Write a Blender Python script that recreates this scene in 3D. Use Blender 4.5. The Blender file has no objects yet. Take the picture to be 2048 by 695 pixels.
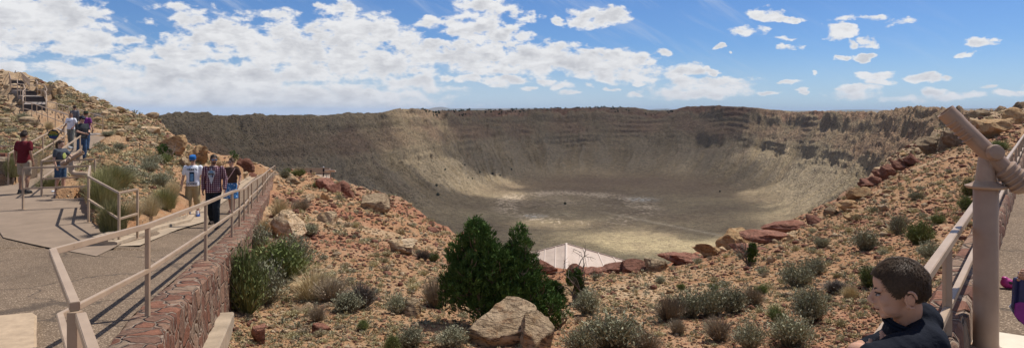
import bpy, bmesh, math, random
import numpy as np
from mathutils import Vector, Matrix, noise as mnoise
random.seed(7); RS = np.random.RandomState(11)
F = 1400.0; EZ = 1.78
sc = bpy.context.scene
COL = sc.collection
def W(px, py, D, z=None):
    """world point that stands D metres ahead, in the direction measured off the photograph"""
    return Vector(((px-1024)/F*D, D, EZ+(225-py)/F*D if z is None else z))
def R(a): return math.radians(a)
SUN_AZ, SUN_EL = 52.0, 60.0
SUN = Vector((math.sin(R(SUN_AZ))*math.cos(R(SUN_EL)), math.cos(R(SUN_AZ))*math.cos(R(SUN_EL)), math.sin(R(SUN_EL))))
# ---------------------------------------------------------------- noise
_P = RS.permutation(4096).astype(np.int64)
def _h(ix, iy, iz=0):
    return _P[(_P[(_P[ix & 4095] + iy) & 4095] + iz) & 4095]
def vnoise(x, y):
    """2-D gradient noise, about -1..1"""
    x = np.asarray(x, float); y = np.asarray(y, float)
    xi = np.floor(x).astype(np.int64); yi = np.floor(y).astype(np.int64)
    xf = x-xi; yf = y-yi
    u = xf*xf*xf*(xf*(xf*6-15)+10); v = yf*yf*yf*(yf*(yf*6-15)+10)
    def g(a, b, dx, dy):
        t = _h(a, b)*(2*np.pi/4096); return np.cos(t)*dx+np.sin(t)*dy
    n = (g(xi,yi,xf,yf)*(1-u)+g(xi+1,yi,xf-1,yf)*u)*(1-v)+(g(xi,yi+1,xf,yf-1)*(1-u)+g(xi+1,yi+1,xf-1,yf-1)*u)*v
    return n*1.5
def fbm(x, y, o=4, lac=2.03, g=.5):
    s = 0; a = 1; t = 0
    for i in range(o):
        s = s+a*vnoise(x+i*17.3, y+i*9.1); t += a; a *= g; x = x*lac; y = y*lac
    return s/t
def ridged(x, y, o=3):
    s = 0; a = 1; t = 0
    for i in range(o):
        s = s+a*(1-np.abs(vnoise(x+i*31.3, y+i*19.1))*2); t += a; a *= .5; x = x*2.1; y = y*2.1
    return s/t
def sstep(a, b, x):
    t = np.clip((np.asarray(x, float)-a)/(b-a), 0, 1); return t*t*(3-2*t)
# ---------------------------------------------------------------- tagging
def tag(o, label=None, cat=None, group=None, kind=None):
    if label: o['label'] = label
    if cat: o['category'] = cat
    if group: o['group'] = group
    if kind: o['kind'] = kind
    return o
def empty(name, loc=(0,0,0), rz=0, label=None, cat=None, group=None):
    o = bpy.data.objects.new(name, None); COL.objects.link(o); o.location = loc; o.rotation_euler = (0,0,rz)
    o.empty_display_size = .1
    return tag(o, label, cat, group)
def copy_tree(o, parent=None):
    c = o.copy(); COL.objects.link(c)
    if parent is not None: c.parent = parent
    for ch in list(o.children): copy_tree(ch, c)
    return c
def link(name, me, mat=None, parent=None):
    o = bpy.data.objects.new(name, me); COL.objects.link(o)
    if mat is not None:
        me.materials.clear()
        for m in (mat if isinstance(mat, (list, tuple)) else [mat]): me.materials.append(m)
    if parent is not None: o.parent = parent
    return o
def mesh_np(name, V, Fc, smooth=False, nper=None):
    """V (n,3) array, Fc (m,3|4) array"""
    me = bpy.data.meshes.new(name)
    V = np.ascontiguousarray(V, np.float32); Fc = np.ascontiguousarray(Fc, np.int32)
    k = Fc.shape[1]
    me.vertices.add(len(V)); me.vertices.foreach_set('co', V.ravel())
    me.loops.add(Fc.size); me.loops.foreach_set('vertex_index', Fc.ravel())
    me.polygons.add(len(Fc)); me.polygons.foreach_set('loop_start', np.arange(0, Fc.size, k, dtype=np.int32))
    try: me.polygons.foreach_set('loop_total', np.full(len(Fc), k, np.int32))
    except Exception: pass
    if smooth: me.polygons.foreach_set('use_smooth', np.ones(len(Fc), bool))
    me.update(calc_edges=True); me.validate()
    return me
def vattr(me, name, data, kind='FLOAT'):
    a = me.attributes.new(name, kind, 'POINT')
    if kind == 'FLOAT': a.data.foreach_set('value', np.ascontiguousarray(data, np.float32).ravel())
    else:
        d = np.ones((len(data), 4), np.float32); d[:, :3] = data
        a.data.foreach_set('color', d.ravel())
def gridfaces(nr, nc):
    i = np.arange(nr-1)[:, None]*nc+np.arange(nc-1)[None, :]
    i = i.ravel()
    return np.stack([i, i+1, i+nc+1, i+nc], 1)
# ---------------------------------------------------------------- node helper
class NT:
    def __init__(s, tree): s.t = tree; s.x = 0
    def n(s, typ, **kw):
        nd = s.t.nodes.new(typ); s.x += 40; nd.location = (s.x, 0)
        for k, v in kw.items():
            if k.startswith('_'): setattr(nd, k[1:], v)
        for k, v in kw.items():
            if not k.startswith('_'): s.put(nd, k, v)
        return nd
    def put(s, nd, k, v):
        key = int(k[1:]) if k[0] == 'i' and k[1:].isdigit() else k.replace('0', ' ')
        sock = nd.inputs[key]
        if isinstance(v, bpy.types.NodeSocket): s.t.links.new(v, sock)
        else: sock.default_value = v
    def math(s, op, a, b=None, c=None, clamp=False):
        nd = s.n('ShaderNodeMath', _operation=op, _use_clamp=clamp)
        for i, v in enumerate((a, b, c)):
            if v is not None: s.put(nd, 'i%d' % i, v)
        return nd.outputs[0]
    def vm(s, op, a, b=None, c=None):
        nd = s.n('ShaderNodeVectorMath', _operation=op)
        for i, v in enumerate((a, b, c)):
            if v is not None: s.put(nd, 'i%d' % i, v)
        return nd.outputs['Value'] if op in ('LENGTH', 'DOT_PRODUCT', 'DISTANCE') else nd.outputs[0]
    def mix(s, f, a, b, blend='MIX'):
        nd = s.n('ShaderNodeMix', _data_type='RGBA', _blend_type=blend)
        s.put(nd, 'i0', f)
        for k, v in ((6, a), (7, b)):
            if isinstance(v, (tuple, list)) and len(v) == 3: v = (*v, 1)
            s.put(nd, 'i%d' % k, v)
        return nd.outputs[2]
    def mr(s, v, a, b, c=0., d=1., smooth=True):
        nd = s.n('ShaderNodeMapRange', _interpolation_type='SMOOTHSTEP' if smooth else 'LINEAR')
        for i, x in enumerate((v, a, b, c, d)): s.put(nd, 'i%d' % i, x)
        return nd.outputs[0]
    def noise(s, vec, scale, detail=4, rough=.55, dist=0):
        nd = s.n('ShaderNodeTexNoise', Vector=vec, Scale=scale, Detail=detail, Roughness=rough, Distortion=dist)
        return nd.outputs[0]
    def vor(s, vec, scale, feature='F1', rand=1.0):
        nd = s.n('ShaderNodeTexVoronoi', _feature=feature, Vector=vec, Scale=scale, Randomness=rand)
        return nd
    def ramp(s, v, stops, interp='LINEAR'):
        nd = s.n('ShaderNodeValToRGB', Fac=v); cr = nd.color_ramp; cr.interpolation = interp
        while len(cr.elements) < len(stops): cr.elements.new(.5)
        for e, (p, c) in zip(cr.elements, stops): e.position = p; e.color = (*c, 1)
        return nd.outputs[0]
def newmat(name, rough=.85, spec=.2):
    m = bpy.data.materials.new(name); m.use_nodes = True
    t = m.node_tree; t.nodes.clear(); N = NT(t)
    out = N.n('ShaderNodeOutputMaterial'); b = N.n('ShaderNodeBsdfPrincipled')
    t.links.new(b.outputs[0], out.inputs[0])
    b.inputs['Roughness'].default_value = rough; b.inputs['Specular IOR Level'].default_value = spec
    return m, N, b
def objco(N): return N.n('ShaderNodeTexCoord').outputs['Object']
def bump(N, b, h, dist=.02, strength=1.0):
    nd = N.n('ShaderNodeBump', Height=h, Distance=dist, Strength=strength)
    N.t.links.new(nd.outputs[0], b.inputs['Normal']); return nd
def simple(name, col, rough=.7, spec=.3, var=.15, scale=8., bmp=0., metallic=0., rand=0.):
    m, N, b = newmat(name, rough, spec); co = objco(N)
    n = N.noise(co, scale, 5, .6)
    k = N.mr(n, .25, .75, 1-var, 1+var, False)
    c = N.mix(1., (*col,), N.n('ShaderNodeCombineColor', i0=k, i1=k, i2=k).outputs[0], 'MULTIPLY')
    if rand:
        r = N.n('ShaderNodeObjectInfo').outputs['Random']; kk = N.mr(r, 0, 1, 1-rand, 1+rand, False)
        c = N.mix(1., c, N.n('ShaderNodeCombineColor', i0=kk, i1=kk, i2=kk).outputs[0], 'MULTIPLY')
    N.put(b, 'Base0Color', c); b.inputs['Metallic'].default_value = metallic
    if bmp: bump(N, b, N.noise(co, scale*6, 3), bmp)
    return m
# ---------------------------------------------------------------- camera, sun, view
cam = bpy.data.cameras.new('Camera'); camo = bpy.data.objects.new('Camera', cam); COL.objects.link(camo)
camo.location = (0, 0, EZ); camo.rotation_euler = (R(90), 0, 0)
cam.sensor_fit = 'HORIZONTAL'; cam.sensor_width = 36; cam.lens = 36*F/2048
cam.shift_y = (225-347.5)/2048; cam.clip_start = .1; cam.clip_end = 120000
sc.camera = camo
sl = bpy.data.lights.new('Sun', 'SUN'); so = bpy.data.objects.new('Sun', sl); COL.objects.link(so)
sl.energy = 5.0; sl.angle = R(.53); sl.color = (1, .955, .88)
so.rotation_euler = SUN.to_track_quat('Z', 'Y').to_euler()
sc.view_settings.view_transform = 'Standard'; sc.view_settings.look = 'None'
sc.view_settings.gamma = 1; sc.view_settings.use_curve_mapping = False; sc.view_settings.exposure = 0.0
sc.render.engine = 'CYCLES'; sc.cycles.max_bounces = 5; sc.cycles.diffuse_bounces = 2; sc.cycles.glossy_bounces = 2
sc.cycles.transparent_max_bounces = 12; sc.cycles.volume_bounces = 0; sc.cycles.use_denoising = True
# ---------------------------------------------------------------- world: sky with clouds
def build_world():
    w = bpy.data.worlds.new('World'); sc.world = w; w.use_nodes = True
    t = w.node_tree; t.nodes.clear(); N = NT(t)
    out = N.n('ShaderNodeOutputWorld'); bg = N.n('ShaderNodeBackground', Strength=.1)
    t.links.new(bg.outputs[0], out.inputs[0])
    sky = N.n('ShaderNodeTexSky', _sky_type='NISHITA', _sun_disc=False, _sun_elevation=R(SUN_EL), _sun_rotation=R(SUN_AZ),
              _altitude=1700., _air_density=1.0, _dust_density=.5, _ozone_density=2.2)
    d = N.vm('NORMALIZE', N.n('ShaderNodeTexCoord').outputs['Generated'])
    s = N.n('ShaderNodeSeparateXYZ', Vector=d)
    az = N.math('ARCTAN2', s.outputs[0], s.outputs[1]); el = N.math('ARCSINE', s.outputs[2])
    A = 1400.0     # degrees of the dome in handy units
    U = N.math('MULTIPLY', az, A); V = N.math('MULTIPLY', el, A)
    P = N.n('ShaderNodeCombineXYZ', X=U, Y=V).outputs[0]
    # domain warp so that every cloud edge billows
    wn = N.n('ShaderNodeTexNoise', Vector=N.vm('MULTIPLY', P, (1, 1.6, 1)), Scale=.022, Detail=4, Roughness=.55)
    wv = N.vm('MULTIPLY', N.vm('SUBTRACT', wn.outputs['Color'], (.5, .5, .5)), (60, 30, 0))
    Q = N.vm('ADD', P, wv)
    def cv(px, py, rx, ry):
        a = math.atan((px-1024)/F); c = math.cos(a); e = math.atan((225-py)/F*c)
        return a*A, e*A, rx*c*c, ry*c
    blobs = [(60,35,170,66,1),(180,78,85,24,1),(252,78,32,12,.8),(-60,60,120,80,1),(8,138,42,20,1),(-10,110,30,9,.5),(100,132,26,12,.55),
     (372,38,30,16,.7),(385,18,50,10,.5),(440,75,100,34,1),(560,90,150,38,1),(620,62,60,22,.8),(720,62,80,34,1),(790,70,50,24,.8),(690,120,190,40,1),(560,32,60,10,.35),(480,34,40,8,.3),
     (360,108,110,16,.9),(320,125,100,14,.9),(140,148,45,10,.8),(420,150,290,26,1),(300,168,200,18,.9),(500,185,330,26,.85),(330,204,240,20,.9),(680,196,200,22,.85),(560,212,380,16,.75),(240,215,120,14,.7),(520,212,380,18,.8),(230,120,40,8,.5),
     (860,105,90,20,1),(960,112,120,28,1),(1080,115,110,30,1),(1190,128,110,26,1),(1250,120,60,18,.8),(1240,148,110,14,.9),(1324,108,18,8,.9),(1010,132,130,16,.8),
     (930,56,38,22,1),(975,60,50,30,1),(1000,32,55,10,.5),(965,12,60,18,.8),(1050,73,28,7,.7),(1055,35,14,12,.4),(870,50,40,12,.5),(1185,36,50,18,1.1),(1225,34,34,17,1.1),(1120,42,16,8,.8),(645,12,18,7,.7),(690,18,46,14,.85),(715,28,24,8,.6),
     (820,165,60,16,.85),(790,140,50,9,.6),(838,138,18,5,.8),(893,154,16,6,.9),(938,154,28,9,1),(1015,160,46,9,1),(1002,170,22,5,.7),(1095,163,18,7,.9),(1120,170,22,8,.9),(1180,172,12,5,.8),(1140,186,18,5,.7),(870,178,70,7,.5),(1052,176,14,4,.7),
     (1380,138,34,12,1),(1426,143,14,6,1),(1415,166,90,12,.95),(1470,172,45,12,.9),(1390,185,110,12,.7),(1280,165,14,6,.9),(1220,177,14,4,.8),(1270,190,20,5,.7),
     (1535,30,40,12,1.1),(1572,40,28,7,1),(1497,60,28,9,.55),(1670,62,28,14,1.1),(1690,60,24,12,1),(1712,90,17,8,1),(1740,82,17,10,.9),(1737,92,16,5,.9),(1728,117,24,6,1),(1686,117,12,4,.8),
     (1437,93,12,6,1),(1460,106,6,3,.8),(1570,80,26,4,.55),(1578,95,22,4,.6),(1720,38,46,5,.5),(1790,45,24,4,.3),(1960,84,30,8,1.1),(1940,108,26,6,1),(1926,104,12,6,.9),(1575,163,20,4,.9),(1608,177,12,5,.8),(1615,184,16,4,.8),(1630,146,8,3,.8),
     (1735,152,26,8,1),(1768,152,18,7,.9),(1760,165,24,6,.9),(1715,178,45,9,.9),(1700,192,50,9,.6),(1848,155,46,7,1),(1895,152,16,4,.9),(1865,182,28,9,.9),(1900,192,45,9,.7),(1950,190,26,8,.8),(1968,176,18,5,.8),(2010,187,34,7,.8),(2040,182,24,6,.7),(1820,200,60,7,.5),(1540,185,18,4,.8),
     (2110,170,60,14,.9),(2140,60,50,16,.9),(2260,120,90,20,.8),(-250,150,150,30,.9),(-300,40,120,40,.8)]
    tot = None
    for (px, py, rx, ry, wgt) in blobs:
        a, e, sx, sy = cv(px, py, rx*1.16, ry*1.22)
        q = N.vm('MULTIPLY_ADD', Q, (1/sx, 1/sy, 0), (-a/sx, -e/sy, 0))
        l = N.vm('DOT_PRODUCT', q, q)
        g = N.math('MULTIPLY_ADD', l, -wgt, wgt)      # wgt*(1-l)
        tot = g if tot is None else N.math('SMOOTH_MAX', tot, g, .35)
    # the same kind of cover over the rest of the dome (beside, behind and above the view)
    side = N.math('MAXIMUM', N.mr(N.math('ABSOLUTE', az), .72, .95), N.mr(el, .17, .3))
    gen = N.noise(N.vm('MULTIPLY', d, (1, 1, 2.2)), 2.6, 3, .5)
    tot = N.math('MAXIMUM', tot, N.math('MULTIPLY_ADD', side, 1.6, N.math('MULTIPLY_ADD', gen, 4., -3.75)))
    Pn = N.vm('MULTIPLY', P, (1, 1.75, 1))
    n1 = N.noise(Pn, .026, 10, .58, .1)
    n2 = N.noise(N.vm('ADD', Pn, (5, 13, 0)), .026, 7, .58, .1)
    hz = N.mr(el, 0, .17)
    dens = N.math('ADD', tot, N.math('MULTIPLY', N.math('MULTIPLY_ADD', n1, 4.3, -2.08), N.mr(el, .0, .085, .35, 1.)))
    alpha = N.mr(dens, -.08, .7)
    thick = N.mr(dens, .3, 1.3)
    relief = N.math('MULTIPLY_ADD', N.math('SUBTRACT', n1, n2), 2.6, .5, clamp=True)
    big = N.noise(N.vm('MULTIPLY', P, (1, 2.2, 1)), .011, 4, .6)
    grey = N.math('MULTIPLY', thick, N.mr(big, .36, .6))
    lit = N.math('SUBTRACT', N.math('MULTIPLY_ADD', relief, .40, .79), N.math('MULTIPLY', grey, .50), clamp=True)
    ccol = N.mix(lit, (3.6, 3.75, 4.3), (8.6, 8.65, 8.8))
    # thin high cirrus
    cr = N.vm('MULTIPLY', N.n('ShaderNodeVectorRotate', _rotation_type='Z_AXIS', Vector=P, Angle=.55).outputs[0], (.22, 1.5, 1))
    ci = N.mr(N.noise(cr, .02, 6, .62, .4), .48, .8, 0, .4)
    ci = N.math('MULTIPLY', ci, N.mr(U, 380, 520, 1, .25))
    skyc = N.mix(1., sky.outputs[0], (.50, .70, 1.0, 1), 'MULTIPLY')
    c = N.mix(ci, skyc, (7.2, 7.6, 8.2))
    hzf = N.math('MULTIPLY', N.mr(el, -.01, .1, 1, 0), N.mr(U, -200, 700, .8, .42))
    c = N.mix(hzf, c, (6.3, 7.5, 8.6))
    c = N.mix(alpha, c, ccol)
    t.links.new(c, bg.inputs[0])
    w.cycles.sampling_method = 'MANUAL'; w.cycles.sample_map_resolution = 512
build_world()
# ---------------------------------------------------------------- near ground: thin-plate spline through measured depths
CT = [ # px, D, py   (the slope in front of and between the two footpaths)
 (-200,9,610),(0,9.2,612),(150,9,600),(-300,16,440),(0,14,478),(195,13.2,510),(100,19,392),(0,19,392),(180,16.6,440),(-300,22,370),(-200,32,310),
 (0,24,350),(0,31,300),(60,40,262),(0,55,228),(0,80,186),(35,100,160),(-150,110,135),(-350,70,190),(-350,120,140),
 (120,21,378),(130,26,340),(150,33.4,300),(161,29,322),(150,40,268),(110,46,240),(85,53,226),(80,60,204),(45,66,196),(40,92,166),(25,112,152),
 (100,75,178),(140,62,184),(190,56,216),(250,60,240),(300,62,246),
 (230,18,400),(250,22,365),(250,30,312),(300,25,348),(300,36,296),(330,36,300),(250,42,262),(345,24,372),(380,42,302),(420,48,312),(470,55,326),(450,45,345),(520,72,332),(500,60,345),
 (300,15.5,465),(345,18.5,448),(400,26,408),(460,37,378),(523,70,338),
 (300,8.3,760),(340,9.0,745),(400,10.4,715),(420,11.5,697),(447,12.3,650),(480,16,592),(520,20,540),(500,24,482),(512,28,448),(530,38,408),(545,52,376),(560,65,356),
 (500,11.8,698),(500,13.5,652),(560,17.5,565),(560,23,500),(560,28,462),(590,38,412),(600,60,370),(640,62,382),
 (660,12,695),(660,13.5,643),(660,17,575),(660,24,500),(660,40,428),(660,66,382),(650,92,358),
 (800,12,695),(800,16.5,598),(800,26,505),(760,45,436),(800,60,425),(740,75,405),
 (930,12,695),(930,18,595),(930,28,520),(900,48,480),(870,62,458),
 (1024,12,695),(1024,14.5,648),(1024,18.5,600),(1024,26,562),(1010,36,545),
 (1160,12,695),(1160,18,598),(1160,26,562),(1160,38,546),
 (1300,12,695),(1300,17.5,598),(1300,26,560),(1300,38,543),
 (1500,12,695),(1500,16.5,605),(1500,23,545),(1500,34,508),(1470,50,494),
 (1650,11.5,695),(1650,15.5,600),(1650,22,525),(1650,38,465),(1640,62,432),
 (1780,11,695),(1780,14.5,600),(1780,22,500),(1780,38,422),(1780,75,366),
 (1900,9,700),(1900,13,600),(1900,22,478),(1900,36,400),(1900,65,335),(1900,120,290),
 (2048,13,610),(2048,20,485),(2048,34,395),(2048,60,322),(2048,90,285),(2048,150,250),
 (2300,20,490),(2300,40,370),(2300,90,280),(2300,170,235),
]
EDGE = [(190,62,212),(250,66,238),(300,72,244),(340,58,268),(400,52,300),(470,62,318),(523,82,330),(560,78,346),(600,105,350),(650,130,352),(690,112,372),(720,100,384),(775,92,400),(830,78,420),(900,62,456),(935,54,476),(1000,46,524),(1060,43,538),(1140,42,544),(1240,43,540),(1300,45,538),(1340,50,530),(1400,58,508),(1460,68,488),(1500,78,474),(1560,92,452),(1620,108,428),(1680,130,398),(1720,145,372),(1770,160,338),(1830,190,302),(1880,230,272),(1930,270,246),(2048,320,226),(2300,330,210),
        (-350,170,120),(-150,150,128),(0,118,150),(50,112,164),(100,92,175),(140,75,182)]
for (px, D, py) in EDGE: CT.append((px, D, py))
def _tps(pts, vals, lam=1e-4):
    n = len(pts); d = np.linalg.norm(pts[:, None]-pts[None], axis=2)
    K = np.where(d > 0, d*d*np.log(np.maximum(d, 1e-9)), 0)+lam*np.eye(n)
    Pm = np.c_[np.ones(n), pts]; A = np.block([[K, Pm], [Pm.T, np.zeros((3, 3))]])
    return np.linalg.solve(A, np.r_[vals, np.zeros(3)])
_cp = np.array([((p)/1000., math.log(D)) for p, D, y in CT]); _cv = np.array([y for _, _, y in CT])/100.
_w = _tps(_cp, _cv, 3e-3)
ex = np.array([e[0] for e in EDGE], float); o_ = np.argsort(ex); ex = ex[o_]; eD = np.array([EDGE[i][1] for i in o_], float)
def edgeD(px): return np.interp(px, ex, eD)
def tps_py(px, lD):
    u = np.asarray(px, float)/1000.; v = np.asarray(lD, float); shp = u.shape
    u = u.ravel(); v = v.ravel(); r = np.full(u.shape, _w[-3])+_w[-2]*u+_w[-1]*v
    for i in range(len(_cp)):
        d2 = (u-_cp[i, 0])**2+(v-_cp[i, 1])**2
        r += _w[i]*np.where(d2 > 0, .5*d2*np.log(np.maximum(d2, 1e-18)), 0)
    return r.reshape(shp)*100
# paths (world polylines)
LW = [(-3.2,3.5),(-3.35,5.5),(-4.32,8.3),(-5.6,12.8),(-6.64,16.6),(-8.8,23),(-10.3,27.7),(-11.6,31.9),(-13,36.5),(-15.5,44),(-19.9,57.6),(-24,71)]  # posts of the left railing
ZW = {3.5:-2.35,5.5:-2.35,8.3:-2.40,12.8:-2.715,16.6:-2.94,23:-3.56,27.7:-3.8,31.9:-4.06,36.5:-4.33,44:-4.84,57.6:-5.68,71:-6.4}
_wy = np.array(sorted(ZW)); _wz = np.array([ZW[k] for k in sorted(ZW)])+EZ
def wallz(y): return float(np.interp(y, _wy, _wz))          # top of the left wall
_lx = np.array([p[0] for p in LW]); _ly = np.array([p[1] for p in LW])
def lwx(y): return np.interp(y, _ly, _lx)
CURB = [(-8.05,14.2),(-8.9,17.6),(-9.9,21.5),(-11.8,26.5),(-14.9,36.5),(-18.8,48),(-25.8,70)]
_cx = np.array([p[0] for p in CURB]); _cy = np.array([p[1] for p in CURB])
def curbx(y): return np.interp(y, _cy, _cx)
def pathz(y): return np.interp(y, _wy, _wz)-.10
def rwx(y): return 2.86+.754*(y-4.6)                        # right railing line
EOUT = .30; 
PLAZA = [(-10.9,15.0),(-7.66,12.9),(-8.05,14.45),(-10.0,16.7),(-12.6,20.6),(-13.4,20.5),(-17.2,28),(-20.1,33.5),(-21.8,37.5),(-24.5,39),(-21.7,34),(-16.9,23.8),(-17.2,22)]
def pip(P, X, Y, grow=0):
    ins = np.zeros(np.shape(X), bool); n = len(P)
    for i in range(n):
        x1, y1 = P[i]; x2, y2 = P[(i+1) % n]
        if y1 == y2: continue
        cnd = ((y1 > Y) != (y2 > Y)) & (X < (x2-x1)*(Y-y1)/(y2-y1)+x1); ins ^= cnd
    return ins
def plz(y): return np.interp(y, [8, 13, 15, 19, 24, 29, 33.4, 38], [-2.5, -2.70, -2.68, -2.55, -2.45, -1.99, -1.72, -1.25])+EZ
def in_paths(X, Y):
    """mask of the near ground to be pushed under the pavings"""
    m1 = (Y > 13.8) & (Y < 74) & (X < lwx(Y)+.18) & (X > curbx(Y)-.15)          # ramp of the left path
    m2 = (Y <= 14.0) & (X < lwx(Y)+.18)                                           # asphalt apron beside us
    m3 = pip(PLAZA, X, Y) | ((Y > 13.5) & (Y < 23.8) & (X < -10.0-(Y-15)*.75) & (X > -30))
    return m1, m2, m3
NU, ND = 820, 620
uu = np.concatenate([np.linspace(-1400, -60, 70, endpoint=False), np.linspace(-60, 2110, 680, endpoint=False), np.linspace(2110, 3300, 70)])
ld = np.linspace(math.log(3.2), math.log(560), ND)
UU, LL = np.meshgrid(uu, ld)
DD = np.exp(LL); XX = (UU-1024)/F*DD
Uc = np.clip(UU, -350, 2400)
ED = edgeD(Uc); over = np.maximum(LL-np.log(ED), 0)
PYc = tps_py(Uc, np.minimum(LL, np.log(ED)))
ZZ = EZ+(225-PYc)/F*np.minimum(DD, ED)
ZZ -= np.where(over > 0, (DD-ED)*(.10+.75*sstep(0, .22, over)), 0)     # beyond the brink the crater wall falls away
ZZ = np.minimum(ZZ, 40.)
# relief of the ground itself
rel = .5*fbm(XX*.11, DD*.11, 3)*np.clip(DD/60, .12, 1.2)+.09*fbm(XX*.9, DD*.9, 4)*np.clip(DD/14, .5, 2.5)+.018*fbm(XX*6, DD*6, 3)
rocky = sstep(-.1, .5, fbm(XX*.05+7, DD*.05, 3))
rel += np.clip(DD/90, 0, 1.)*(.9*rocky)*np.maximum(ridged(XX*.25, DD*.25, 4), 0)
hill = ((Uc < 330) & (DD > 38)).astype(float)*sstep(38, 60, DD)
rel += hill*.6*np.maximum(ridged(XX*.22, DD*.22, 4), -.2)
rimr = sstep(1600, 1850, Uc)*sstep(90, 160, DD)
rel += rimr*3.2*np.maximum(ridged(XX*.06, DD*.06, 5), -.1)
ZZ = ZZ+rel
m1, m2, m3 = in_paths(XX, DD)
ZZ = np.where(m1, np.minimum(ZZ, pathz(DD)-.30), ZZ)
ZZ = np.where(m2, np.minimum(ZZ, EZ-2.5-.32), ZZ)
ZZ = np.where(m3, np.minimum(ZZ, plz(DD)-.25), ZZ)
mr_ = (XX > rwx(DD)-.24)
ZZ = np.where(mr_ & (DD < 60), np.minimum(ZZ, -.45), ZZ)
ground_me = mesh_np('ground', np.stack([XX, DD, ZZ], 2).reshape(-1, 3), gridfaces(ND, NU)[:, ::-1][:, ::-1], True)
LD0, LD1 = ld[0], ld[-1]
def gz(X, Y):
    """height of the near ground below a point"""
    px = X/Y*F+1024; l = math.log(Y)
    i = int(np.clip(np.searchsorted(uu, px)-1, 0, NU-2)); j = (l-LD0)/(LD1-LD0)*(ND-1); j0 = int(min(max(j, 0), ND-2)); fj = j-j0
    fi = (px-uu[i])/(uu[i+1]-uu[i])
    return (ZZ[j0, i]*(1-fi)+ZZ[j0, i+1]*fi)*(1-fj)+(ZZ[j0+1, i]*(1-fi)+ZZ[j0+1, i+1]*fi)*fj
PYG = 225-(ZZ-EZ)/DD*F
def hit(px, py):
    """first point of the near ground in a direction"""
    i = int(np.clip(np.searchsorted(uu, px)-1, 0, NU-2)); fi = (px-uu[i])/(uu[i+1]-uu[i])
    col = PYG[:, i]*(1-fi)+PYG[:, i+1]*fi
    k = np.nonzero((col <= py) & (np.exp(ld) > 8.0))[0]
    if len(k) == 0: return None
    k = k[0]
    if k == 0: D = math.exp(ld[0])
    else:
        t = (col[k-1]-py)/max(col[k-1]-col[k], 1e-6); D = math.exp(ld[k-1]+(ld[k]-ld[k-1])*min(max(t, 0), 1))
    X = (px-1024)/F*D
    return Vector((X, D, gz(X, D)))
# colour zones as albedo on the ground (soil kinds, not light)
def zones(X, Y, px):
    red = sstep(-.15, .45, fbm(X*.08+3, Y*.08+1, 4)); pale = sstep(.0, .55, fbm(X*.13+9, Y*.1+4, 4))
    e = edgeD(np.clip(px, -350, 2400)); br = sstep(.55, .95, Y/e)*sstep(560, 700, px)*(1-sstep(1780, 1900, px))
    red = np.clip(red*1.1+br*.9, 0, 1)*(1-sstep(420, 300, px)*.55)
    pale = np.clip(pale*(1-.6*br)+sstep(420, 200, px)*.55*sstep(28, 45, Y)+sstep(1050, 1250, px)*sstep(22, 15, Y)*.3, 0, 1)
    return red, pale
red, pale = zones(XX, DD, UU)
vattr(ground_me, 'red', red); vattr(ground_me, 'pale', pale); vattr(ground_me, 'rocky', np.clip(rocky*.5+rimr+hill*.6, 0, 1))
def attr(N, name): 
    return N.n('ShaderNodeAttribute', _attribute_name=name).outputs['Fac']
def ground_material():
    m, N, b = newmat('dry soil', .95, .1); co = objco(N)
    r = attr(N, 'red'); p = attr(N, 'pale'); rk = attr(N, 'rocky')
    n = N.noise(co, .9, 6, .65); n2 = N.noise(co, 6., 5, .7)
    soil = N.mix(N.mr(n, .3, .7), (.31, .155, .075), (.37, .225, .12))
    redc = N.mix(n2, (.25, .095, .05), (.35, .15, .085))
    palec = N.mix(n2, (.42, .30, .18), (.52, .40, .26))
    c = N.mix(N.math('MULTIPLY', r, N.mr(n, .25, .55)), soil, redc)
    c = N.mix(N.math('MULTIPLY', p, N.mr(n2, .35, .62)), c, palec)
    rock = N.mix(N.mr(n, .35, .65), (.27, .18, .11), (.42, .32, .21))
    c = N.mix(N.math('MULTIPLY', rk, N.mr(n2, .3, .5)), c, rock)
    # pebbles
    v = N.vor(co, 22.); vb = N.vor(co, 7.)
    c = N.mix(N.math('MULTIPLY', N.mr(v.outputs['Distance'], .18, .38, 1, 0), N.mr(N.n('ShaderNodeSeparateColor', Color=v.outputs['Color']).outputs[0], .45, .55)), c, N.mix(N.n('ShaderNodeSeparateColor', Color=v.outputs['Color']).outputs[1], (.24, .11, .06), (.56, .43, .29)))
    c = N.mix(N.math('MULTIPLY', N.mr(vb.outputs['Distance'], .15, .3, 1, 0), N.mr(N.n('ShaderNodeSeparateColor', Color=vb.outputs['Color']).outputs[0], .7, .78)), c, (.52, .38, .24))
    n3 = N.noise(co, 40., 3, .6)
    k = N.mr(n3, .3, .7, .78, 1.16, False); c = N.mix(1., c, N.n('ShaderNodeCombineColor', i0=k, i1=k, i2=k).outputs[0], 'MULTIPLY')
    N.put(b, 'Base0Color', c)
    h = N.math('ADD', N.math('MULTIPLY', N.mr(v.outputs['Distance'], 0, .4, 1, 0), .4), N.math('ADD', N.math('MULTIPLY', n2, .8), N.math('MULTIPLY', N.mr(vb.outputs['Distance'], 0, .35, 1, 0), .9)))
    bump(N, b, h, .06)
    return m
G = link('ground', ground_me, ground_material()); tag(G, kind='structure')
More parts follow.
